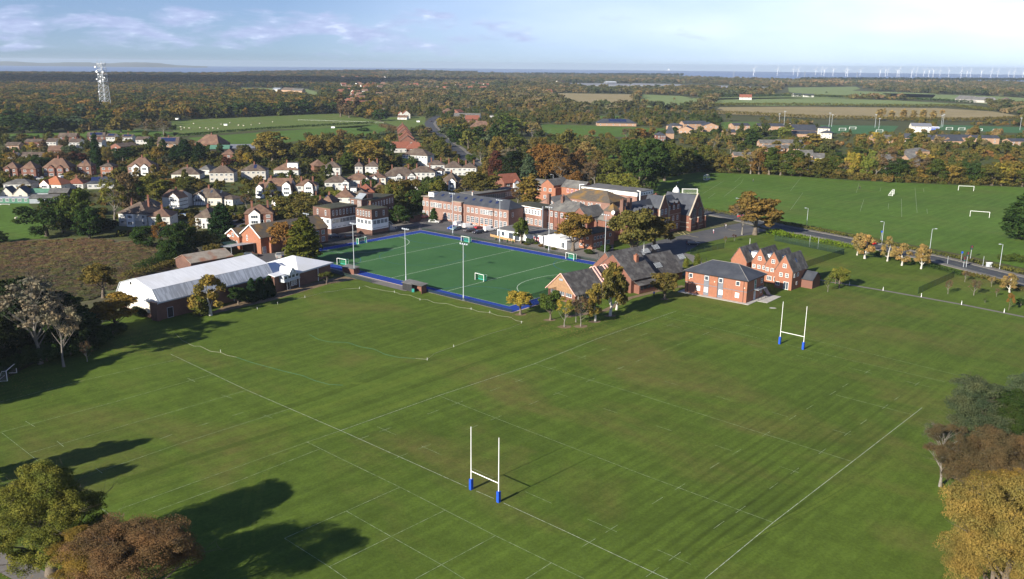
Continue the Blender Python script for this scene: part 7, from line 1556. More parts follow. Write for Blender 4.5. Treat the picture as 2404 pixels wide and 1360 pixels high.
def fields():
    r = random.Random(21); A, B, C, Dk = [], [], [], []
    def near_ring(r0, r1, step, out, s0, s1, npk, dens=1.0, az=(-34, 34)):
        y = r0 * .75
        while y < r1:
            x = -y * .78 - 60
            while x < y * .78 + 60:
                X, Y = x + r.uniform(-.42, .42) * step, y + r.uniform(-.42, .42) * step; d = math.hypot(X, Y)
                nz = nse((X * .0045, Y * .0045, 3.1)); n2_ = nse((X * .011, Y * .011, 9.0))
                if r0 <= d < r1 and r.random() < dens * (.88 + .75 * nz) and free(X, Y, 4 if d < 900 else 6):
                    s = r.uniform(s0, s1) * (1 + .45 * n2_)
                    out.append((X, Y, ground_z(X, Y) - .3, s, (s if r0 < 1200 else .55 + .42 * s) * r.uniform(.8, 1.15), r.uniform(0, 6.28), r.randrange(npk)))
                x += step
            y += step
    und = []; near_ring(285, 640, 4.6, und, .22, .50, 2, .55); near_ring(470, 1200, 9.5, und, .3, .7, 2, .45)
    mids = []; near_ring(430, 1250, 10.0, mids, .55, 1.0, 4, .62)
    def built(p):
        x, y = projx((p[0], p[1], 0)), projy((p[0], p[1], 0)); return (x < 1130 and y > 318) or (x > 1540 and y > 300)
    mids = [p for p in mids if not built(p) or r.random() < .40]
    fars = []; near_ring(1250, 2300, 14.0, fars, .9, 2.1, 5, .85); near_ring(2300, 3600, 18.0, fars, 1.2, 2.4, 5, .88); near_ring(3600, 5200, 24.0, fars, 1.3, 2.6, 5, .8); near_ring(5200, 6400, 30, fars, 1.4, 2.4, 5, .8)
    fars = [p for p in fars if not (math.hypot(p[0], p[1]) > 4600 and not in_land(p[0], p[1]))]
    return und, mids, fars
LANDP = [(p.x, p.y) for p in coast]
def in_land(x, y): return inside(x, y, LANDP)
und, mids, fars = fields()
# leave the town partly open
rt = random.Random(4)
def town_open(p):
    y = projy((p[0], p[1], 0)); x = projx((p[0], p[1], 0)); return 785 < x < 905 and 185 < y < 262 and rt.random() < .45
fars = [p for p in fars if not town_open(p)]
def big(p): k = rt.uniform(1.15, 1.55); return (p[0], p[1], p[2], min(2.9, max(1.5, p[3] * k)), rt.uniform(1.05, 1.5), p[5], p[6])
leftw = [p for p in fars + mids if math.degrees(math.atan2(p[0], p[1])) < -8.5 and math.hypot(p[0], p[1]) > 1000]; ids = set(map(id, leftw)); leftw = [big(p) for p in leftw]
G_ST = ((0.0, (.048, .068, .026)), (.22, (.092, .104, .034)), (.45, (.128, .124, .044)), (.62, (.062, .084, .032)), (.80, (.15, .118, .048)), (1.0, (.17, .15, .10)))
scatter('undergrowth', 'low shrubs and garden growth between the houses and trees', und, S_bush, ((0.0, (.045, .065, .022)), (.3, (.085, .09, .028)), (.6, (.12, .10, .04)), (.85, (.06, .085, .02)), (1.0, (.15, .10, .05))), 'shrubs')
scatter('mixed_woodland', 'mixed autumn woodland and hedgerow trees in the middle distance', [p for p in mids if id(p) not in ids], S_mid, G_ST, 'woodland')
scatter('far_woodland', 'far off autumn woods reaching to the sea', [p for p in fars if id(p) not in ids], S_far, ((0.0, (.062, .078, .036)), (.3, (.115, .115, .052)), (.55, (.165, .140, .078)), (.75, (.075, .090, .042)), (1.0, (.21, .175, .125))), 'woodland')
scatter('oak_wood', 'wide dark oak wood filling the left distance', [(p[0], p[1], p[2], p[3], p[4], p[5], p[6] % 5) for p in leftw], S_far, ((0.0, (.036, .054, .020)), (.22, (.062, .076, .024)), (.42, (.155, .128, .036)), (.58, (.048, .064, .022)), (.76, (.185, .130, .042)), (.9, (.110, .108, .030)), (1.0, (.19, .105, .038))), 'woodland')
# strip of tall dark pines on the skyline
pw = []
for (x0, x1, y) in ((1120, 1350, 177), (1350, 1604, 178), (1880, 2180, 190), (2150, 2404, 190), (1040, 1120, 172)):
    for i in range(int((x1 - x0) * 1.6)):
        P = G(rt.uniform(x0, x1), y + rt.uniform(-.6, 2.5)); s = rt.uniform(1.4, 1.8); pw.append((P.x, P.y, 0, s, s * 1.15, rt.uniform(0, 6.28), 2))
scatter('pine_wood', 'dark pine wood on the skyline', pw, S_far, ((0.0, (.018, .032, .024)), (1.0, (.030, .045, .030))), 'woodland')
tw = []
for i in range(420):
    x = rt.uniform(1790, 2250); P = G(x, 199 - (x - 1790) * .006 + rt.uniform(-1, 2.5)); s = rt.uniform(1.3, 1.9); tw.append((P.x, P.y, 0, s * .6, s, rt.uniform(0, 6.28), 2))
scatter('poplar_wood', 'pale leafless poplar plantation in front of the sea', tw, S_far, ((0.0, (.22, .17, .12)), (1.0, (.30, .23, .16))), 'woodland')
# rough field: purple brown stalks and tussocks
rf = []
RFP = poly_world(-300, 640, 0, 572, 200, 560, 380, 576, 540, 600, 420, 625, 320, 655, 220, 700, 60, 760, -100, 780)
xs = [p[0] for p in RFP]; ys = [p[1] for p in RFP]
while len(rf) < 5200:
    x, y = rt.uniform(min(xs), max(xs)), rt.uniform(min(ys), max(ys))
    if inside(x, y, RFP): s = rt.uniform(.05, .10); rf.append((x, y, 0, s * 2.6, s * .75, rt.uniform(0, 6.28), rt.randrange(2)))
scatter('rough_grass', 'rough purplish brown weeds and pale tussocks of the unmown field', rf, S_bush, ((0.0, (.13, .10, .085)), (.45, (.16, .125, .105)), (.65, (.12, .125, .06)), (1.0, (.20, .19, .11))), 'rough grass')
# fallen leaves under the birches and the left belt
fl = []
for cx, cy, rx, ry, n in ((1330, 775, 110, 22, 520), (1430, 745, 80, 14, 200), (260, 800, 190, 38, 700), (60, 900, 120, 40, 300), (210, 1350, 200, 60, 300), (2330, 1330, 90, 60, 260), (1222, 742, 40, 10, 80), (2380, 600, 0, 0, 0)):
    for i in range(n):
        P = G(cx + rt.gauss(0, .5) * rx, cy + rt.gauss(0, .5) * ry); fl.append((P.x, P.y, .08))
mb = MB(); 
for x, y, z in fl:
    s = rt.uniform(.05, .12); a = rt.uniform(0, 3.1); c_, s_ = math.cos(a) * s, math.sin(a) * s; mb.face([(x - c_, y - s_, z), (x + s_, y - c_, z + .03), (x + c_, y + s_, z), (x - s_, y + c_, z + .02)])
o = mb.build('fallen_leaves', mat('dead_leaves', (.30, .20, .06), (.22, .13, .05), 5)); o['kind'] = 'stuff'; o['label'] = 'fallen yellow leaves scattered under the trees'; o['category'] = 'fallen leaves'
# ------------------------------------------------------------------ props
def rugby(u, lab):
    for_ = RUG.p(u, -33.97); t = thing('rugby_posts', (for_.x, for_.y, 0), lab, 'rugby posts', 'rugby posts')
    for k, s in enumerate((-2.8, 2.8)):
        b = RUG.p(u, -33.97 + s); mb = MB(); mb.tube(b, b + Vector((0, 0, 10.0)), .075, .05, 8); mb.build('upright', WH, t)
        F = Fr(b, b + RUG.u); q = MB(F); q.box(-.23, .23, -.23, .23, .05, 1.75, 0); q.build('post_pad', BLU, t)
    q = MB(); q.tube(RUG.p(u, -36.77, 3.0), RUG.p(u, -31.17, 3.0), .065, .065, 8); q.build('crossbar', WH, t)
rugby(0.0, 'near white rugby posts with blue pads in the foreground'); rugby(98.07, 'far white rugby posts with blue pads near the hipped roof clubhouse')
def mast(P, h, lab, yaw):
    t = thing('floodlight_mast', (P.x, P.y, 0), lab, 'floodlight', 'floodlight masts round the hockey pitch'); q = MB(); q.tube(P, P + Vector((0, 0, 1.6)), .18, .15, 8); q.tube(P + Vector((0, 0, 1.6)), P + Vector((0, 0, h)), .11, .07, 8); q.box(P.x - .35, P.x + .35, P.y - .35, P.y + .35, 0, .25); q.build('pole', LGY, t)
    d = Vector((math.cos(yaw), math.sin(yaw), 0)); n = Vector((-d.y, d.x, 0)); q = MB(); q.tube(P + n * 1.3 + Vector((0, 0, h)), P - n * 1.3 + Vector((0, 0, h)), .07, .07, 6); q.build('cross_arm', GRY, t)
    for s in (-1.2, -.4, .4, 1.2):
        c = P + n * s + d * .25 + Vector((0, 0, h + .1)); F = Fr(c, c + n); q = MB(F); q.box(-.22, .22, -.14, .14, c.z - .10, c.z + .18); q.build('lamp_head', LGY, t)
near = [((1088, 706), 'tallest looking floodlight mast standing on the near touchline'), ((953, 661), 'floodlight mast rising behind the dugout shelter'), ((832, 645), 'floodlight mast beside the small brick shelter')]
for (x, y), l in near: mast(G(x, y), 15.2, l, math.atan2(HV.y, HV.x))
for (x, y), l in (((1063, 552), 'far side floodlight mast in front of the school wing beside the parked cars'), ((1173, 572), 'far side floodlight mast at the left end of the white pavilion'), ((1288, 593), 'far side floodlight mast in front of the white panelled hut'), ((1419, 616), 'far side floodlight mast at the right beside the lawn')): mast(G(x, y), 15.2, l, math.atan2(-HV.y, -HV.x))
P = G(720, 503, 15.2); mast(Vector((P.x, P.y, 0)), 15.2, 'floodlight mast whose lamps show above the brick hall roof', math.atan2(-HV.y, -HV.x))
def streetlamp(x, y, lab, side=-1, h=8.0):
    P = G(x, y); t = thing('street_lamp', (P.x, P.y, 0), lab, 'street lamp', 'street lamps along the main road'); q = MB(); q.tube(P, P + Vector((0, 0, h)), .10, .06, 6); q.tube(P + Vector((0, 0, h)), P + Vector((side * 1.1, -.3, h + .15)), .05, .04, 5); q.build('pole', LGY, t)
    q = MB(); q.box(P.x + side * 1.1 - .35, P.x + side * 1.1 + .35, P.y - .45, P.y - .15, h + .08, h + .25); q.build('lamp_head', LGY, t)
for x, y, l, s in ((1893, 537, 'street lamp opposite the red car, second from the left', -1), (2070, 573, 'street lamp behind the white stemmed birches', -1), (2182, 592, 'street lamp behind the rightmost birch', 1), (2346, 633, 'street lamp nearest the right edge', -1), (1732, 511, 'street lamp behind the rusty half bare tree', -1), (1298, 448, 'tall street lamp in front of the orange trees behind the school', -1)): streetlamp(x, y, l, s)
for i, (x, y) in enumerate(((1993.5, 671), (2073, 683), (2162.6, 698), (2257, 716), (2357, 735))):
    P = G(x, y); t = thing('marker_post', (P.x, P.y, 0), ordw(i) + ' white banded marker post from the left along the footpath', 'bollard', 'marker posts along the footpath'); q = MB(); q.tube(P, P + Vector((0, 0, 1.1)), .09, .08, 8); q.build('post', WH, t); q = MB(); q.tube(P + Vector((0, 0, .8)), P + Vector((0, 0, .92)), .10, .10, 8); q.build('reflector_band', DK, t)
for i, (x, y) in enumerate(((1405, 604), (1438, 612), (1446, 610), (1460, 606), (1500, 594), (1518, 594), (1557, 605), (1578, 607), (1600, 610), (1612, 611), (1634, 612), (1647, 613), (1658, 615), (1611, 588))):
    P = G(x, y); t = thing('bollard', (P.x, P.y, 0), ordw(i) + ' short black bollard from the left round the drive and lawn', 'bollard', 'black bollards round the drive'); q = MB(); q.tube(P, P + Vector((0, 0, 1.0)), .09, .08, 8); q.build('post', DK, t); q = MB(); q.lathe((P.x, P.y, 1.0), [(.11, 0), (.11, .06), (.02, .12)], 8); q.build('cap', DK, t)
P = G(1511, 593); t = thing('flagpole', (P.x, P.y, 0), 'white flagpole between the two big olive gold trees', 'flagpole'); q = MB(); q.tube(P, P + Vector((0, 0, 7.5)), .08, .05, 8); q.build('pole', WH, t); q = MB(); q.lathe((P.x, P.y, 7.5), [(.1, 0), (.12, .1), (.02, .2)], 8); q.build('finial', WH, t)
P = G(1760, 577); t = thing('flagpole', (P.x, P.y, 0), 'short white pole behind the leftmost steep gable', 'pole'); q = MB(); q.tube(P, P + Vector((0, 0, 2.6)), .06, .05, 6); q.build('pole', WH, t)
# goals
NET = bpy.data.materials.new('goal_net'); NET.use_nodes = True
def netmat(m, c, a):
    t = m.node_tree; t.nodes.clear(); d_ = t.nodes.new('ShaderNodeBsdfDiffuse'); d_.inputs[0].default_value = (*c, 1); tr = t.nodes.new('ShaderNodeBsdfTransparent'); mx = t.nodes.new('ShaderNodeMixShader'); mx.inputs[0].default_value = a
    t.links.new(tr.outputs[0], mx.inputs[1]); t.links.new(d_.outputs[0], mx.inputs[2]); o = t.nodes.new('ShaderNodeOutputMaterial'); t.links.new(mx.outputs[0], o.inputs[0]); return m
netmat(NET, (.6, .62, .6), .13); NETG = netmat(bpy.data.materials.new('green_net') if True else None, (.02, .16, .07), .62) if False else None
NETG = bpy.data.materials.new('green_net'); NETG.use_nodes = True; netmat(NETG, (.03, .20, .10), .50)
MESHF = bpy.data.materials.new('mesh_fencing'); MESHF.use_nodes = True; netmat(MESHF, (.025, .045, .035), .30)
def goal(P0, P1, lab, grp, w=None, plain=False, h=2.44, dep=1.8, net=NET, fr=.07, top=.9, frame=None, box=False):
    F = Fr(P0, P1); w = w or F.L; m = F.L / 2; F = Fr(F.p(m - w / 2, 0), F.p(m + w / 2, 0)); t = thing('goal', F.p(w / 2, 0), lab, 'goal', grp, ); q = MB(); P = F.p
    for u in (0, w): q.tube(P(u, 0, 0), P(u, 0, h), fr, fr, 8)
    q.tube(P(0, 0, h), P(w, 0, h), fr, fr, 8); q.build('goal_frame', frame or WH, t); q = MB()
    if plain: return t, F
    for u in (0, w): q.tube(P(u, 0, .05), P(u, dep, .05), fr * .7, fr * .7, 6); q.tube(P(u, 0, h), P(u, dep * top * .5 if not box else dep, h if box else h - .1), fr * .5, fr * .5, 5); q.tube(P(u, dep * top * .5 if not box else dep, h - .1 if not box else h), P(u, dep, .05), fr * .5, fr * .5, 5)
    q.tube(P(0, dep, .05), P(w, dep, .05), fr * .7, fr * .7, 6); q.build('base_frame', frame or WH, t)
    a = dep * .45 if not box else dep; q = MB(); q.face([P(0, 0, h), P(w, 0, h), P(w, a, h - .05), P(0, a, h - .05)]); q.face([P(0, a, h - .05), P(w, a, h - .05), P(w, dep, .05), P(0, dep, .05)])
    for u in (0, w): q.face([P(u, 0, 0), P(u, dep, .05), P(u, a, h - .05), P(u, 0, h)])
    q.build('net', net, t); return t, F
FG = 'football goals on the far field'
goal(G(1602, 455.5), G(1638, 456), 'big portable white goal with box net behind the dome', FG, 7.3, box=True, dep=2.2, fr=.12)
goal(G(1659, 420), G(1652, 423), 'side on white goal at the back left of the far field', FG, 6.5, dep=2, fr=.12); goal(G(2094, 462), G(2100, 455), 'side on white goal with net in the middle of the far field', FG, 6.8, dep=2, fr=.11)
goal(G(2248, 447.5), G(2287, 449), 'plain white goal frame at the back of the far field', FG, 7.3, plain=True, fr=.1); goal(G(2276, 508.5), G(2323, 512), 'plain white goal frame at the right of the far field, nearer one', FG, 7.3, plain=True, fr=.09)
goal(G(20, 893), G(37, 878), 'white portable goal in the dark shade at the left edge', 'goals in the shade', 4.8, h=2.1, dep=1.8)
HG_ = 'hockey goals'
def hgoal(a, b, lab, net=NETG, fm=WH):
    t, F = goal(a, b, lab, HG_, 3.66, h=2.14, dep=1.2, net=net, box=True, frame=fm); q = MB(F); q.box(0, 3.66, 1.15, 1.2, 0, .46); q.box(-.02, .03, 0, 1.2, 0, .46); q.box(3.63, 3.68, 0, 1.2, 0, .46); q.build('backboard', TEAL if fm is WH else LGY, t)
P = HOK.p(0, 27.5); hgoal(HOK.p(-.1, 25.6), HOK.p(-.1, 29.3), 'white hockey goal in the middle of the left goal line')
hgoal(G(1082, 568.5), G(1102, 572), 'white goal with green net on the far touchline by the parked cars'); hgoal(G(1327, 608), G(1348, 613), 'white goal with green net on the far touchline at the right')
def turned(a, b): return hgoal(b, a, 'x')
hgoal(G(790, 622), G(814, 626), 'green netted practice goal in the shaded left corner of the hockey pitch'); hgoal(G(1112, 657), G(1139, 664), 'green netted practice goal standing on the right half of the hockey pitch')
# dugouts
def shelter(x0, y0, x1, y1, dep, h, lab, wall, roof, nm='dugout'):
    F = Fr(G(x0, y0), G(x1, y1)); b = Bld(nm, lab, 'shelter', F.p(F.L / 2, dep / 2)); w = MB(F); L = F.L
    w.box(0, L, 0, .15, 0, h - .2); w.box(0, .15, .15, dep, 0, h - .2); w.box(L - .15, L, .15, dep, 0, h - .2); b.add(w, 'wall', wall); q = MB(F); q.slab([F.p(-.2, -.3, h - .25), F.p(L + .2, -.3, h - .25), F.p(L + .2, dep + .2, h + .1), F.p(-.2, dep + .2, h + .1)], .1); b.add(q, 'roof', roof); return b, F
b, F = shelter(945, 681, 967, 686, 2.6, 2.4, 'long grey roofed dugout with black boarded back on the near touchline', DK, RFG)
q = MB(F); L = F.L; q.box(L + .1, L + 3.6, 1.9, 2.05, 0, 2.0); q.box(L + 3.5, L + 3.65, 0, 2, 0, 2.1); b.add(q, 'wall', BR); q = MB(F); q.slab([F.p(L, 0, 2.2), F.p(L + 3.8, 0, 2.2), F.p(L + 3.8, 2.6, 2.5), F.p(L, 2.6, 2.5)], .1); b.add(q, 'roof', RFG)
P = G(970, 686); t = thing('wheelie_bin', (P.x, P.y, 0), 'teal wheelie bin in the open end of the dugout', 'bin'); q = MB(); q.prism([(P.x - .35, P.y - .35), (P.x + .35, P.y - .35), (P.x + .35, P.y + .35), (P.x - .35, P.y + .35)], 0, 1.05); q.build('bin_body', TEAL, t); q = MB(); q.box(P.x - .4, P.x + .4, P.y - .4, P.y + .4, 1.05, 1.15); q.build('lid', DK, t)
b, F = shelter(804, 640, 831, 646, 2.2, 2.0, 'small low brick shelter with flat grey roof at the pitch corner', BR, RFG)
# fences
def fence(F, L, h, lab, step=3.0, rails=(1.0,), panel=None, pm=None, r=.03, v=0, rm=None):
    t = thing('fence', F.p(L / 2, v), lab, 'fence'); n = max(1, int(L / step)); pm = pm or DK
    for i in range(n + 1): q = MB(); a = F.p(L * i / n, v); q.tube(a, a + Vector((0, 0, h)), r, r, 5); q.build('post', pm, t)
    q = MB()
    for z in rails: q.tube(F.p(0, v, h * z), F.p(L, v, h * z), r * .8, r * .8, 4)
    q.build('rail', rm or pm, t)
    if panel: q = MB(F); q.box(0, L, v - .01, v + .01, .1, h); q.build('mesh_panel', panel, t)
    return t
fence(Fr(HOK.p(-4.4, 58), HOK.p(-4.4, 0)), 58, 2.0, 'dark mesh fence between hockey pitch and path on the left goal line', 3.6, (1.0, .5), MESHF)
fence(Fr(HOK.p(-4, 59.4), HOK.p(96, 59.4)), 99, 1.1, 'low dark railing along the far touchline of the hockey pitch', 3.0, (1.0, .55, .15), MESHF)
fence(Fr(HOK.p(2, -7.6), HOK.p(48, -7.6)), 44, 1.1, 'low dark railing along the near side path by the dugout', 3.0, (1.0, .55, .15), MESHF)
fence(Fr(HOK.p(56, -4.1), HOK.p(96, -4.1)), 40, 1.0, 'low dark wire fence on the near touchline right of the dugout', 4.0, (1.0, .5), MESHF, r=.02)
fence(Fr(HOK.p(96, 3), HOK.p(96, 57)), 52, 3.6, 'tall green mesh ball stop fence behind the right goal line', 4.0, (1.0, .5), MESHF)
GF = mat('green_fence_paint', (.02, .05, .035), None, 2)
def pfence(a, h, lab, step=3.0, panel=MESHF, r=.035, pm=None):
    P = pp(*a)
    for i in range(len(P) - 1): fence(Fr(P[i], P[i + 1]), (P[i + 1] - P[i]).length, h, lab if i == 0 else lab + ', piece %s' % ORD[i], step, (1.0,), panel, pm or GF, r)
pfence((2155, 691, 2240, 652), 2.0, 'green mesh fence running up from the path to the road hedge'); pfence((1981, 599, 1890, 630), 2.2, 'green mesh fence from the long hedge down to the gabled house')
pfence((1981, 599, 1818, 566), 2.2, 'green mesh fence in front of the long clipped hedge'); pfence((1620, 598, 1700, 584), 2.0, 'thin green mesh fence behind the lime green conifer')
pfence((700, 284, 900, 290), 1.2, 'white post and rail fence in the sheep pasture', 8, None, .07, WH)
for x, y, h, l in ((1900, 580, 4.2, 'left pale post in the mesh fence before the hedge'), (1920, 585, 4.2, 'right pale post in the mesh fence before the hedge')):
    P = G(x, y); t = thing('net_post', (P.x, P.y, 0), l, 'post'); q = MB(); q.tube(P, P + Vector((0, 0, h)), .06, .05, 6); q.build('pole', LGY, t)
# ropes round the cricket square
ROPEW = mat('white_rope', (.46, .45, .36), (.33, .32, .25), 3); ROPEG = mat('green_rope', (.05, .20, .15), (.04, .16, .12), 3)
def rope(a, m, lab):
    P = pp(*a); r = random.Random(len(P)); q = MB()
    for i in range(len(P) - 1):
        p0, p1 = P[i] + Vector((0, 0, .10)), P[i + 1] + Vector((0, 0, .10)); q.tube(p0, p1, .018, .018, 5)
    o = q.build('boundary_rope', m, None, (P[0].x, P[0].y, 0)); o.location = (P[0].x, P[0].y, 0); tag(o, lab, 'rope', 'ropes round the cricket square')
rope((412, 785, 427, 800, 441, 807, 455, 814, 470, 814, 494, 826, 518, 828.6, 535, 836, 556, 840), ROPEW, 'short white rope at the left of the cricket square')
rope((556, 840, 590, 852, 634, 864, 679, 876, 711, 883, 739, 895, 773, 904, 805, 905.7), ROPEG, 'green rope along the lower left of the cricket square')
rope((726, 786, 747, 798, 773, 804, 816, 805, 844, 815, 878, 821, 904, 833, 934, 840, 974, 843), ROPEG, 'green rope through the middle of the cricket square')
rope((976, 843, 1003, 845, 1020, 831, 1065, 815, 1102, 801, 1149, 785, 1198, 771, 1226, 759), ROPEW, 'thin pale rope along the lower right of the cricket square')
rope((1229, 757, 1212, 754, 1199, 746, 1168, 742, 1150, 735, 1125, 733, 1106, 726, 1075, 722, 1050, 714, 1020, 712, 1002, 704, 986, 704, 962, 694, 940, 692, 926, 686, 905, 684, 886, 680, 870, 677, 857, 672, 844, 678, 812, 679, 790, 684, 762, 687, 716, 699, 690, 703), ROPEW, 'long white scalloped rope along the top of the cricket square')
for i, (x, y) in enumerate(((518, 828), (604, 727), (652, 715), (716, 700), (926, 688), (986, 706), (1150, 736), (1065, 816), (1003, 847), (1224, 760), (1106, 728), (844, 679))):
    P = G(x, y); t = thing('rope_stake', (P.x, P.y, 0), ordw(i) + ' little white stake holding the cricket square ropes', 'stake', 'stakes of the cricket ropes'); q = MB(); q.tube(P, P + Vector((0, 0, .6)), .035, .03, 5); q.build('stake', WH, t); q = MB(); q.tube(P + Vector((0, 0, .58)), P + Vector((0, 0, .64)), .05, .05, 6); q.build('cap', WH, t)
F = Fr(G(121, 824), G(171, 818)); t = thing('sight_screen', F.p(F.L / 2, 0), 'white slatted cricket sight screen in deep shade at the left', 'screen')
for i in range(11): q = MB(F); q.box(F.L * i / 11, F.L * i / 11 + F.L / 17, -.03, .03, .3, 4.2); q.build('slat', WH, t)
q = MB(F); q.box(0, F.L, .04, .1, .5, .62); q.box(0, F.L, .04, .1, 3.8, 3.92); q.box(0, .1, .1, 1.2, 0, .12); q.box(F.L - .1, F.L, .1, 1.2, 0, .12); q.build('frame', WH, t)
# vehicles
CP = mat('car_paint', (1, 1, 1), (.9, .9, .9), .5, rough=.3, spec=.6, objcol=True); TY = mat('tyre_rubber', (.012, .012, .013), None, 4); RIM = mat('wheel_rim', (.4, .4, .42), None, 4, rough=.3, metal=.6); HL = mat('headlamp_glass', (.6, .6, .62), None, 3, rough=.1)
CARM = {}
def car_parts(kind):
    if kind in CARM: return CARM[kind]
    if kind == 'van': L, Wd, lo, prof, cab = 4.9, 1.85, .75, None, [(-2.35, .8), (-2.35, 1.95), (.9, 2.0), (1.55, 1.15), (2.3, 1.0), (2.4, .8)]
    elif kind == 'estate': L, Wd, cab = 4.5, 1.75, [(-2.2, .8), (-2.0, 1.42), (.3, 1.48), (1.0, .98), (2.1, .85), (2.2, .8)]
    elif kind == 'pickup': L, Wd, cab = 4.9, 1.8, [(-2.4, .8), (-2.4, .95), (-.5, .95), (-.4, 1.6), (.8, 1.62), (1.4, 1.02), (2.3, .92), (2.4, .8)]
    else: L, Wd, cab = 4.0, 1.7, [(-1.95, .8), (-1.7, 1.25), (-1.2, 1.45), (.35, 1.46), (1.05, .96), (1.85, .82), (1.98, .8)]
    hw = Wd / 2; x0, x1 = cab[0][0], cab[-1][0]; mb = MB()
    pr = [(x0, .3), (x1, .3), (x1 + .05, .6), (x1, .8)] + [] ; lowp = [(x0, .28), (x1 - .05, .28), (x1 + .05, .5), (x1, .82), (x0, .82), (x0 - .03, .5)]
    def ex(pts, w0, w1f=None, m=0):
        i = len(mb.V); n = len(pts)
        for s in (-1, 1):
            for x, z in pts: w = w0 if w1f is None else w0 - w1f * max(0, z - .8); mb.V.append(Vector((x, s * w, z)))
        for k in range(n): mb.Fc.append([i + k, i + (k + 1) % n, i + n + (k + 1) % n, i + n + k]); mb.M.append(m)
        mb.Fc.append([i + n - 1 - k for k in range(n)]); mb.M.append(m); mb.Fc.append([i + n + k for k in range(n)]); mb.M.append(m)
    ex(lowp, hw); ex(cab, hw - .03, .22); body = mb.mesh('body', CP)
    g = MB(); zt = max(z for x, z in cab)
    def side(x0_, x1_, a, b):
        for s in (-1, 1): w0, w1 = hw - .03 - .22 * (a - .8) + .012, hw - .03 - .22 * (b - .8) + .012; g.face([(x0_, s * w0, a), (x1_, s * w0, a), (x1_ - .25, s * w1, b), (x0_ + .15, s * w1, b)][::s])
    tops = sorted(cab, key=lambda p: -p[1])[:2]; xa, xb = min(t_[0] for t_ in tops), max(t_[0] for t_ in tops)
    if kind == 'van': side(.1, 1.2, 1.15, zt - .18)
    else: side(xa - .1, xb + .35, .95, zt - .1)
    (ax, az), (bx, bz) = [(p, q) for p, q in zip(cab, cab[1:]) if p[0] == xb][0]
    g.face([(ax + (bx - ax) * .12, -hw + .25, az + (bz - az) * .12 + .015), (ax + (bx - ax) * .9, -hw + .18, az + (bz - az) * .9 + .015), (ax + (bx - ax) * .9, hw - .18, az + (bz - az) * .9 + .015), (ax + (bx - ax) * .12, hw - .25, az + (bz - az) * .12 + .015)])
    i0 = [k for k, p in enumerate(cab) if p[0] == xa][0]; (cx, cz), (dx, dz) = cab[i0], cab[i0 - 1]
    if kind != 'van': g.face([(cx - .02, -hw + .25, cz - .02), (cx - .02, hw - .25, cz - .02), (dx - .03, hw - .2, dz + .12), (dx - .03, -hw + .2, dz + .12)])
    win = g.mesh('window', GL); wh = MB(); wh.tube((0, -.1, 0), (0, .1, 0), .32, .32, 12, 0); wheel = wh.mesh('wheel', TY); rr = MB(); rr.tube((0, -.11, 0), (0, .11, 0), .2, .2, 10, 0); rim = rr.mesh('rim', RIM)
    hl = MB(); hl.box(x1 - .02, x1 + .07, -.18, .18, .58, .72); lamp = hl.mesh('headlight', HL); tl = MB(); tl.box(x0 - .06, x0 + .02, -.12, .12, .6, .82); tail = tl.mesh('tail_light', REDP)
    CARM[kind] = (body, win, wheel, rim, lamp, tail, x0, x1, hw); return CARM[kind]
def car(x, y, kind, col, deg, lab, z=.1, grp='parked cars'):
    P = G(x, y); body, win, wheel, rim, lamp, tail, x0, x1, hw = car_parts(kind); t = thing('van' if kind == 'van' else 'car', (P.x, P.y, z), lab, 'van' if kind == 'van' else 'car', grp, math.radians(deg))
    b = link('body', body, t); b.color = (*col, 1); link('window', win, t)
    for wx in (x0 + .75, x1 - .75):
        for s in (-1, 1): w = link('wheel', wheel, t, (wx, s * (hw - .08), .32)); link('rim', rim, w)
    for s in (-1, 1): link('headlight', lamp, t, (0, s * (hw - .28), 0)); link('tail_light', tail, t, (0, s * (hw - .22), 0))
    return t
WC, BC, SC_ = (.75, .75, .75), (.015, .017, .03), (.42, .42, .40); du = math.degrees(math.atan2(HU.y, HU.x)); dv = du + 90
for a in ((1020, 524, 'estate', SC_, dv - 65, 'silver estate car parked alone at the left of the car park'), (1062, 539, 'hatch', (.015, .07, .36), dv + 180, 'bright blue hatchback, leftmost of the parked row'), (1071, 541, 'estate', (.13, .22, .25), dv + 180, 'teal grey estate car second in the parked row'), (1078, 531, 'van', WC, dv, 'white van behind the blue and teal cars'), (1087, 535, 'hatch', (.6, .62, .64), dv, 'white hatchback between the two white vans'), (1101, 536, 'van', WC, dv - 12, 'white van in the middle of the parked row'),
    (1103, 545, 'estate', (.05, .045, .05), dv + 168, 'dark estate car in front of the middle white van'), (1123, 540, 'hatch', (.38, .015, .02), dv, 'dark red car in the middle of the car park'), (1123, 549, 'estate', BC, dv + 168, 'black car in front of the dark red one'), (1149, 543, 'van', WC, dv - 12, 'white van at the right end of the car park'), (996, 513, 'hatch', (.3, .08, .1), dv, 'small car half hidden under the trees left of the school wing'),
    (590, 603, 'estate', (.02, .03, .028), dv - 90 + 40, 'very dark car beside the orange brick hall'), (654, 606, 'pickup', SC_, dv + 60, 'silver pickup truck behind the white gym annex'), (786, 559, 'estate', (.01, .015, .06), du + 70, 'dark blue car in the shade before the science block'), (824, 560, 'estate', (.06, .02, .02), du + 70, 'dark red car in the shade beside the hockey goal'),
    (1627, 576, 'estate', (.03, .04, .06), dv - 50, 'dark grey car on the drive beside the lawn')): car(*a)
hd = math.degrees(math.atan2((RD[9] - RD[8]).y, (RD[9] - RD[8]).x))
Q = RD[7].lerp(RD[8], .93); n = Vector((-(RD[8] - RD[7]).y, (RD[8] - RD[7]).x, 0)).normalized(); t = car(1969, 561, 'hatch', (.55, .01, .015), hd + 180, 'bright red car driving on the main road', grp='cars on the roads'); t.location = (Q.x + n.x * 1.7, Q.y + n.y * 1.7, .1)
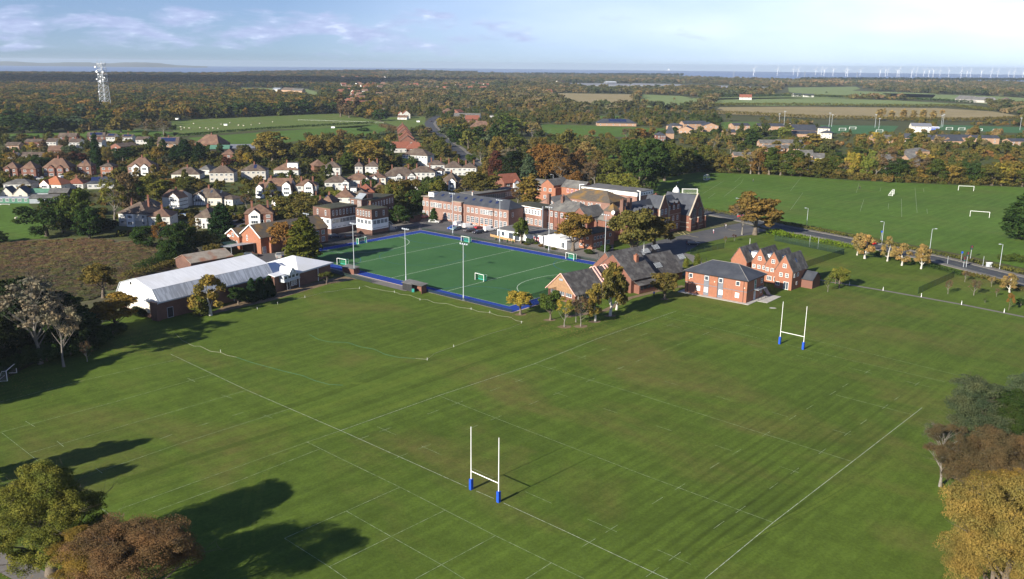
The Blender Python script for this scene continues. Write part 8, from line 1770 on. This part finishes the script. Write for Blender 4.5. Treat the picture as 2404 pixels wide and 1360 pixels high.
Q = RD[3].lerp(RD[4], .6); t = car(1736, 513, 'hatch', (.45, .01, .02), hd + 180, 'red car on the main road behind the rusty tree', grp='cars on the roads'); t.location = (Q.x + n.x * 1.6, Q.y + n.y * 1.6, .1)
for a in ((1012, 286, 'hatch', BC, 110, 'dark car far up the winding road'), (434, 511, 'estate', (.25, .35, .5), -10, 'pale blue car in the close among the big houses'), (420, 495, 'hatch', BC, 20, 'dark car on the drive of the half timbered house'), (98, 423, 'pickup', SC_, 15, 'silver pickup outside the twin gabled brick pair'), (147, 422, 'van', WC, 80, 'white van outside the right half of the brick pair'), (207, 421, 'van', (.7, .6, .6), 5, 'white and pink van behind the small red bungalow'), (83, 421, 'hatch', (.3, .3, .32), 10, 'grey car left of the silver pickup'), (655, 484, 'van', WC, 60, 'white van under the tree right of the close'), (2290, 643, 'estate', (.3, .3, .32), hd, 'grey car at the traffic lights on the main road')):
    if a[0] != 2290: car(*a, grp='cars among the houses')
# people
def person_mesh(seed, shirt, trouser, hair, stride=.16):
    sk = [((0, 0, .95), .15), ((0, 0, 1.15), .14), ((0, 0, 1.38), .17), ((0, 0, 1.50), .06), ((0, .01, 1.62), .10), ((0, .01, 1.74), .095),
          ((.17, 0, 1.42), .065), ((.24, .03, 1.16), .048), ((.24, .14, .93), .036), ((.24, .18, .85), .034), ((-.17, 0, 1.42), .065), ((-.24, -.05, 1.16), .048), ((-.24, .0, .92), .036), ((-.24, .02, .84), .034),
          ((.10, 0, .90), .10), ((.11, stride, .48), .062), ((.11, stride * 1.1, .08), .04), ((.11, stride * 1.1 + .16, .04), .036), ((-.10, 0, .90), .10), ((-.11, -stride * .6, .50), .062), ((-.11, -stride * 1.6, .10), .04), ((-.11, -stride * 1.6 + .15, .05), .036)]
    ed = [(0, 1), (1, 2), (2, 3), (3, 4), (4, 5), (2, 6), (6, 7), (7, 8), (8, 9), (2, 10), (10, 11), (11, 12), (12, 13), (0, 14), (14, 15), (15, 16), (16, 17), (0, 18), (18, 19), (19, 20), (20, 21)]
    me = bpy.data.meshes.new('body'); me.from_pydata([s[0] for s in sk], ed, []); o = bpy.data.objects.new('tmp', me); COL.objects.link(o); m = o.modifiers.new('s', 'SKIN')
    for i, s in enumerate(sk): me.skin_vertices[0].data[i].radius = (s[1], s[1])
    me.skin_vertices[0].data[0].use_root = True; o.modifiers.new('d', 'SUBSURF').levels = 1
    dg = bpy.context.evaluated_depsgraph_get(); r = bpy.data.meshes.new_from_object(o.evaluated_get(dg)); r.name = 'person'; bpy.data.objects.remove(o)
    r.materials.clear(); SK = mat('skin', (.45, .26, .18), None, 5)
    for m_ in (SK, shirt, trouser, hair, DK): r.materials.append(m_)
    for p in r.polygons:
        c = p.center; p.material_index = 4 if c.z < .1 else 2 if c.z < .98 and abs(c.x) < .2 else 1 if .95 < c.z < 1.48 else 3 if c.z > 1.70 or (c.z > 1.58 and c.y < -.02) else 0
        p.use_smooth = True
    return r
CL = {k: mat(k + '_cloth', c, None, 4) for k, c in dict(white=(.7, .7, .72), navy=(.015, .02, .05), blue=(.03, .12, .5), black=(.015, .015, .018), grey=(.2, .2, .22), pink=(.6, .25, .3)).items()}; HR = mat('brown_hair', (.05, .03, .02), None, 5)
for x, y, sh, tr_, dg_, l in ((1590.5, 434, 'white', 'black', 20, 'person in white top standing near the back goal of the far field'), (1607.5, 435, 'black', 'black', 200, 'person in dark clothes facing the one in white on the far field'), (1768, 428, 'grey', 'navy', 80, 'person in grey walking across the middle of the far field'), (2018, 445, 'black', 'navy', 140, 'person in black near the middle lines of the far field'), (1530, 424, 'blue', 'navy', 60, 'person in blue in the shade of the wood'),
    (1704, 537, 'white', 'grey', 210, 'person in white top walking on the lawn edge by the chapel'), (1701.5, 536, 'navy', 'black', 210, 'person in navy beside the one in white by the chapel'), (1675, 549, 'white', 'pink', 30, 'person in white and pink crossing the drive'), (1535, 698, 'blue', 'navy', 120, 'person in blue jacket at the wall of the tiled block')):
    P = G(x, y); o = link('person', person_mesh(1, CL[sh], CL[tr_], HR), None, (P.x, P.y, .1)); o.rotation_euler.z = math.radians(dg_); tag(o, l, 'person')
# traffic lights and road signs
def tl(x, y, lab, h=3.6, head=True):
    P = G(x, y); t = thing('traffic_light', (P.x, P.y, 0), lab, 'traffic light', 'traffic lights'); q = MB(); q.tube(P, P + Vector((0, 0, h)), .07, .06, 6); q.build('pole', LGY, t); q = MB(); q.box(P.x - .45, P.x + .45, P.y - .1, P.y + .1, h - .6, h + .8, 0); q.build('backing_board', DK, t)
    for k in range(3): q = MB(); q.tube((P.x, P.y - .12, h + .5 - k * .4), (P.x, P.y - .2, h + .5 - k * .4), .12, .12, 8); q.build('lens', [REDP, ROR, TEAL][k], t)
tl(2268, 628, 'taller traffic light at the crossing on the main road', 4.2); tl(2278, 607, 'traffic light on the far pavement of the crossing'); tl(2261.5, 628, 'short traffic light left of the taller one', 2.6)
for x, y, h, l in ((2224, 620, 2.6, 'plain grey pole left of the traffic lights'), (2307, 626, 3.4, 'plain grey pole right of the traffic lights')): P = G(x, y); t = thing('sign_pole', (P.x, P.y, 0), l, 'pole'); q = MB(); q.tube(P, P + Vector((0, 0, h)), .06, .05, 6); q.build('pole', LGY, t)
for x, y, l in ((2256, 614, 'blue sign left of the traffic lights'), (2068, 563, 'blue sign behind the birches')): P = G(x, y); t = thing('road_sign', (P.x, P.y, 0), l, 'sign', 'blue road signs'); q = MB(); q.tube(P, P + Vector((0, 0, 3.0)), .05, .05, 6); q.build('pole', LGY, t); q = MB(); q.tube((P.x, P.y - .06, 3.0), (P.x, P.y - .1, 3.0), .38, .38, 12); q.build('sign_plate', BLU, t)
P = G(2321, 628); t = thing('control_cabinet', (P.x, P.y, 0), 'pale grey roadside control cabinet right of the traffic lights', 'cabinet'); q = MB(); q.box(P.x - .8, P.x + .8, P.y - .3, P.y + .3, 0, 1.5); q.build('cabinet_body', LGY, t); q = MB(); q.box(P.x - .9, P.x + .9, P.y - .4, P.y + .4, 1.5, 1.6); q.build('cabinet_lid', WH, t)
# telegraph poles in the estate
for x, y, tp, l in ((105, 0, 0, ''), (201, 420, 386, 'telegraph pole in front of the brown tent roofed house'), (216, 418, 372, 'thin pole beside the red shrub'), (490, 488, 450, 'telegraph pole in the close near the white garage'), (601, 480, 466, 'short lamp post by the white gabled house'), (873, 405, 385, 'thin pole in front of the white house with two chimneys'), (760, 460, 438, 'telegraph pole left of the half timbered gabled house'), (1281, 432, 402, 'dark telegraph pole behind the school')):
    if y: P = G(x, y); h = hgt(tp, P); t = thing('telegraph_pole', (P.x, P.y, 0), l, 'pole', 'telegraph poles'); q = MB(); q.tube(P, P + Vector((0, 0, h)), .13, .10, 6); q.build('pole', BARK, t); q = MB(); q.box(P.x - .6, P.x + .6, P.y - .05, P.y + .05, h - .6, h - .48); q.build('cross_arm', BARK, t)
# floodlights and pitches beyond
for i, (x, y, tp) in enumerate(((1828, 300, 268), (1840, 300, 262), (1946, 298, 266), (1952, 298, 270), (2054, 300, 270), (2063, 303, 279), (2209, 300, 272), (2213, 298, 270), (2394, 306, 278))):
    P = G(x, y); h = min(18, hgt(tp, P)); t = thing('floodlight_mast', (P.x, P.y, 0), ordw(i) + ' distant floodlight mast from the left by the far turf pitches', 'floodlight', 'distant floodlight masts'); q = MB(); q.tube(P, P + Vector((0, 0, h)), .18, .12, 6); q.build('pole', LGY, t); q = MB(); q.box(P.x - 1.1, P.x + 1.1, P.y - .25, P.y + .25, h, h + .4); q.build('lamp_head', LGY, t)
for i, (x0, x1, y) in enumerate(((1853, 1864, 296), (2054, 2076, 311), (2221, 2237, 305), (2253, 2263, 306), (2289, 2308, 308), (2333, 2345, 309), (1975, 1981, 307), (1994, 2010, 304))): goal(G(x0, y), G(x1, y), ordw(i) + ' small white goal from the left on the distant turf pitches', 'goals on the distant turf', 7.0, dep=1.5, fr=.14)
# lattice tower
def tower():
    P = G(249, 262); H_, b, t_ = 60, 5.2, 3.7; t = thing('lattice_tower', (P.x, P.y, 0), 'tall pale lattice mast hung with white dishes above the woods', 'tower'); a = math.radians(28)
    def c(k, z): w = b + (t_ - b) * z / H_; an = a + k * math.pi / 2; return P + Vector((math.cos(an) * w * 1.25, math.sin(an) * w * 1.25, z))
    for k in range(4): q = MB(); q.tube(c(k, 0), c(k, H_), .30, .22, 6); q.build('leg', LGY, t)
    for k in range(4):
        q = MB(); z = 0
        while z < H_ - 4: q.tube(c(k, z), c(k + 1, z + 5.2), .14, .14, 4); q.tube(c(k + 1, z), c(k, z + 5.2), .14, .14, 4); q.tube(c(k, z + 5.2), c(k + 1, z + 5.2), .13, .13, 4); z += 5.2
        q.build('bracing', LGY, t)
    for z in (36, 44, 50, 57): q = MB(); q.prism([((c(k, z) - P) * 1.15 + P)[:2] for k in range(4)], z, z + .35); q.build('platform', GRY, t)
    r = random.Random(2)
    for i, (dx, z, s) in enumerate(((-5.5, 53.5, 1.6), (-4.2, 48, 1.9), (3.2, 47.5, 1.8), (-1.0, 36.5, 2.0), (0, 42, 1.2), (-2.5, 45, 1.0), (4.6, 41, 1.1), (-5.0, 39, 1.2), (2.6, 38.5, 1.2), (-4.0, 24, 1.2))): q = MB(); p = P + Vector((dx, -4.6, z)); s *= .72; q.tube(p, p + Vector((-.2, -.7, 0)), s, s * .92, 14); q.build('dish', WH, t)
    for dx, h in ((-4.5, 9), (2.2, 4), (3.6, 5), (1.0, 3)): q = MB(); q.tube(P + Vector((dx, 0, 57)), P + Vector((dx, 0, 57 + h)), .12, .08, 5); q.build('aerial', LGY, t)
    for z in (50, 54.5): q = MB(); q.tube(P + Vector((-5, 0, z + 3)), P + Vector((5, 0, z + 3)), .2, .2, 5); q.build('aerial_boom', GRY, t)
tower()
# wind farm
tm = MB(); tm.tube((0, 0, 0), (0, 0, 62), 1.8, 1.2, 8); TMm = tm.mesh('turbine_tower', WH); nm = MB(); nm.box(-1.8, 1.8, -5, 3.5, 60.5, 64); NMm = nm.mesh('nacelle', WH)
bm_ = MB(); bm_.tube((0, 0, 2), (0, 0, 12), 1.1, 1.6, 5); bm_.tube((0, 0, 12), (0, 0, 37), 1.6, .6, 5); BMm = bm_.mesh('blade', WH); r8 = random.Random(8)
for i, v in enumerate((1133, 1245, 1320, 1341, 1424, 1452, 1464, 1506, 1566, 1574, 1634, 1726, 1752, 1762, 1807, 1817, 1874, 1897, 1932, 1955, 1976, 2008, 2049, 2107, 2134, 2152, 2201, 2247, 2279, 2330, 2356, 2397)):
    x = 1202 + v / 2; dd = r8.choice((8000, 8800, 9600)); P = G(x, 153.5 + (x - 1202) * .01 + 75.8 / dd * FPX, -15); t = thing('wind_turbine', (P.x, P.y, -15), ordw(i) + ' white wind turbine from the left in the sea', 'wind turbine', 'offshore wind turbines'); t.rotation_euler.z = .25
    link('turbine_tower', TMm, t); link('nacelle', NMm, t); a0 = r8.uniform(0, 2.09)
    for k in range(3): b = link('blade', BMm, t, (0, -5.5, 62)); b.rotation_euler = (0, a0 + k * 2.094, 0)
# pylons on the skyline, ship and sea fort
for x, l in ((1722, 'leftmost'), (1888, 'middle'), (2011, 'rightmost')):
    P = G(x, 188 + (x - 1722) * .01); t = thing('pylon', (P.x, P.y, 0), l + ' of three grey pylons on the skyline', 'pylon', 'pylons on the skyline'); H_ = 44
    for s in ((-1, -1), (1, -1), (1, 1), (-1, 1)): q = MB(); q.tube(P + Vector((s[0] * 3.6, s[1] * 3.6, 0)), P + Vector((s[0] * .5, s[1] * .5, H_)), .4, .3, 4); q.build('leg', GRY, t)
    for z, w in ((28, 8), (34, 7), (40, 5)): q = MB(); q.tube(P + Vector((-w, 0, z)), P + Vector((w, 0, z)), .45, .3, 4); q.build('cross_arm', GRY, t)
P = G(1566, 166.5, -15); t = thing('ship', (P.x, P.y, -15), 'small ship with white superstructure on the horizon', 'ship'); q = MB(); q.prism([(P.x - 75, P.y - 9), (P.x + 60, P.y - 9), (P.x + 80, P.y), (P.x + 60, P.y + 9), (P.x - 75, P.y + 9)], -16, -8); q.build('hull', GRY, t); q = MB(); q.box(P.x + 10, P.x + 45, P.y - 7, P.y + 7, -8, 14); q.box(P.x + 20, P.x + 30, P.y - 4, P.y + 4, 14, 26); q.build('superstructure', WH, t)
# sheep in the pastures
sb = MB(); sb.lathe((0, 0, .55), [(.05, -.32), (.34, -.2), (.42, 0), (.36, .22), (.1, .34)], 8); 
for v in sb.V: v.x *= 1.5
sb.lathe((.72, 0, .78), [(.03, -.16), (.14, -.06), (.15, .08), (.05, .17)], 6)
for dx, dy in ((-.4, -.18), (-.4, .18), (.4, -.18), (.4, .18)): sb.tube((dx, dy, 0), (dx, dy, .4), .05, .06, 5)
SHM = sb.mesh('sheep', mat('wool', (.55, .50, .40), (.42, .38, .30), 4), (0, 0, 0), True); r8 = random.Random(3)
for i, (x, y) in enumerate(((38, 516), (425, 300), (433, 302), (445, 303), (470, 302), (484, 303), (500, 303), (512, 304), (490, 306), (426, 306), (560, 296), (572, 297), (590, 295), (455, 292), (520, 294), (540, 290), (610, 292), (640, 288))):
    P = G(x, y); o = link('sheep', SHM, None, (P.x, P.y, .08), r8.uniform(0, 6)); s = 1.35 if i else 1.1; o.scale = (s, s, s); tag(o, 'lone sheep in the small green paddock at the left' if i == 0 else ordw(i - 1) + ' grazing sheep from the left in the big pasture' if False else ('pale sheep grazing in the big pasture' if i else ''), 'sheep', 'sheep in the big pasture' if i else None)
for x, y, l in ((530, 295, 'white field shelter in the sheep pasture'), (416, 281, 'white field shelter near the top hedge of the pasture'), (982, 287, 'white caravan in the pasture by the road'), (782, 301, 'small white trough in the lower pasture')):
    P = G(x, y); t = thing('field_shelter', (P.x, P.y, 0), l, 'shelter', 'field shelters'); q = MB(); q.box(P.x - 1.7, P.x + 1.7, P.y - .9, P.y + .9, 0, 1.5); q.build('wall', WH, t); q = MB(); q.box(P.x - 1.9, P.x + 1.9, P.y - 1.1, P.y + 1.1, 1.5, 1.62); q.build('roof', LGY, t)
P = G(12, 482); t = thing('bench', (P.x, P.y, 0), 'pale bench in front of the green stables', 'bench'); q = MB(); q.box(P.x - 2.2, P.x + 2.2, P.y - .2, P.y + .2, .42, .5); q.build('seat', WH, t)
for s in (-1.8, 1.8): q = MB(); q.box(P.x + s - .06, P.x + s + .06, P.y - .2, P.y + .2, 0, .42); q.build('leg', WH, t)
P = G(2192 / 1 - 470, 0 + 734) if False else G(1814, 724); t = struct(sheet('manhole_cover', [P + Vector((1.0 * math.cos(k), .7 * math.sin(k), 0)) for k in (0, 1, 2, 3, 4, 5, 5.8)], .07, CONC))
# cloud drifting behind the camera, its shade falls on the far left wood
def cloud():
    r = random.Random(6); me = bpy.data.meshes.new('cloud'); bm = bmesh.new()
    for i in range(26):
        m = Matrix.Translation((-2620 + r.uniform(-820, 820), 1360 + r.uniform(-420, 420), 900 + r.uniform(-30, 60))) @ Matrix.Diagonal((r.uniform(240, 380), r.uniform(180, 300), r.uniform(50, 90), 1)); bmesh.ops.create_icosphere(bm, subdivisions=3, radius=1, matrix=m)
    bm.to_mesh(me); bm.free(); me.materials.append(mat('cloud_white', (.8, .8, .82), None, .001)); struct(link('cloud', me))
cloud()
# ------------------------------------------------------------------ haze
def haze():
    mb = MB(); mb.box(-19000, 19000, -19000, 19000, -17, 90)
    m = bpy.data.materials.new('haze_air'); m.use_nodes = True; t = m.node_tree; t.nodes.clear()
    v = t.nodes.new('ShaderNodeVolumePrincipled'); v.inputs['Color'].default_value = (.74, .86, 1, 1); v.inputs['Density'].default_value = 6.5e-5; v.inputs['Anisotropy'].default_value = 0.2
    o = t.nodes.new('ShaderNodeOutputMaterial'); t.links.new(v.outputs[0], o.inputs['Volume'])
    h = mb.build('haze', m); h['kind'] = 'stuff'; h['label'] = 'thin blue haze over the distant land and sea'; h['category'] = 'haze'
haze()
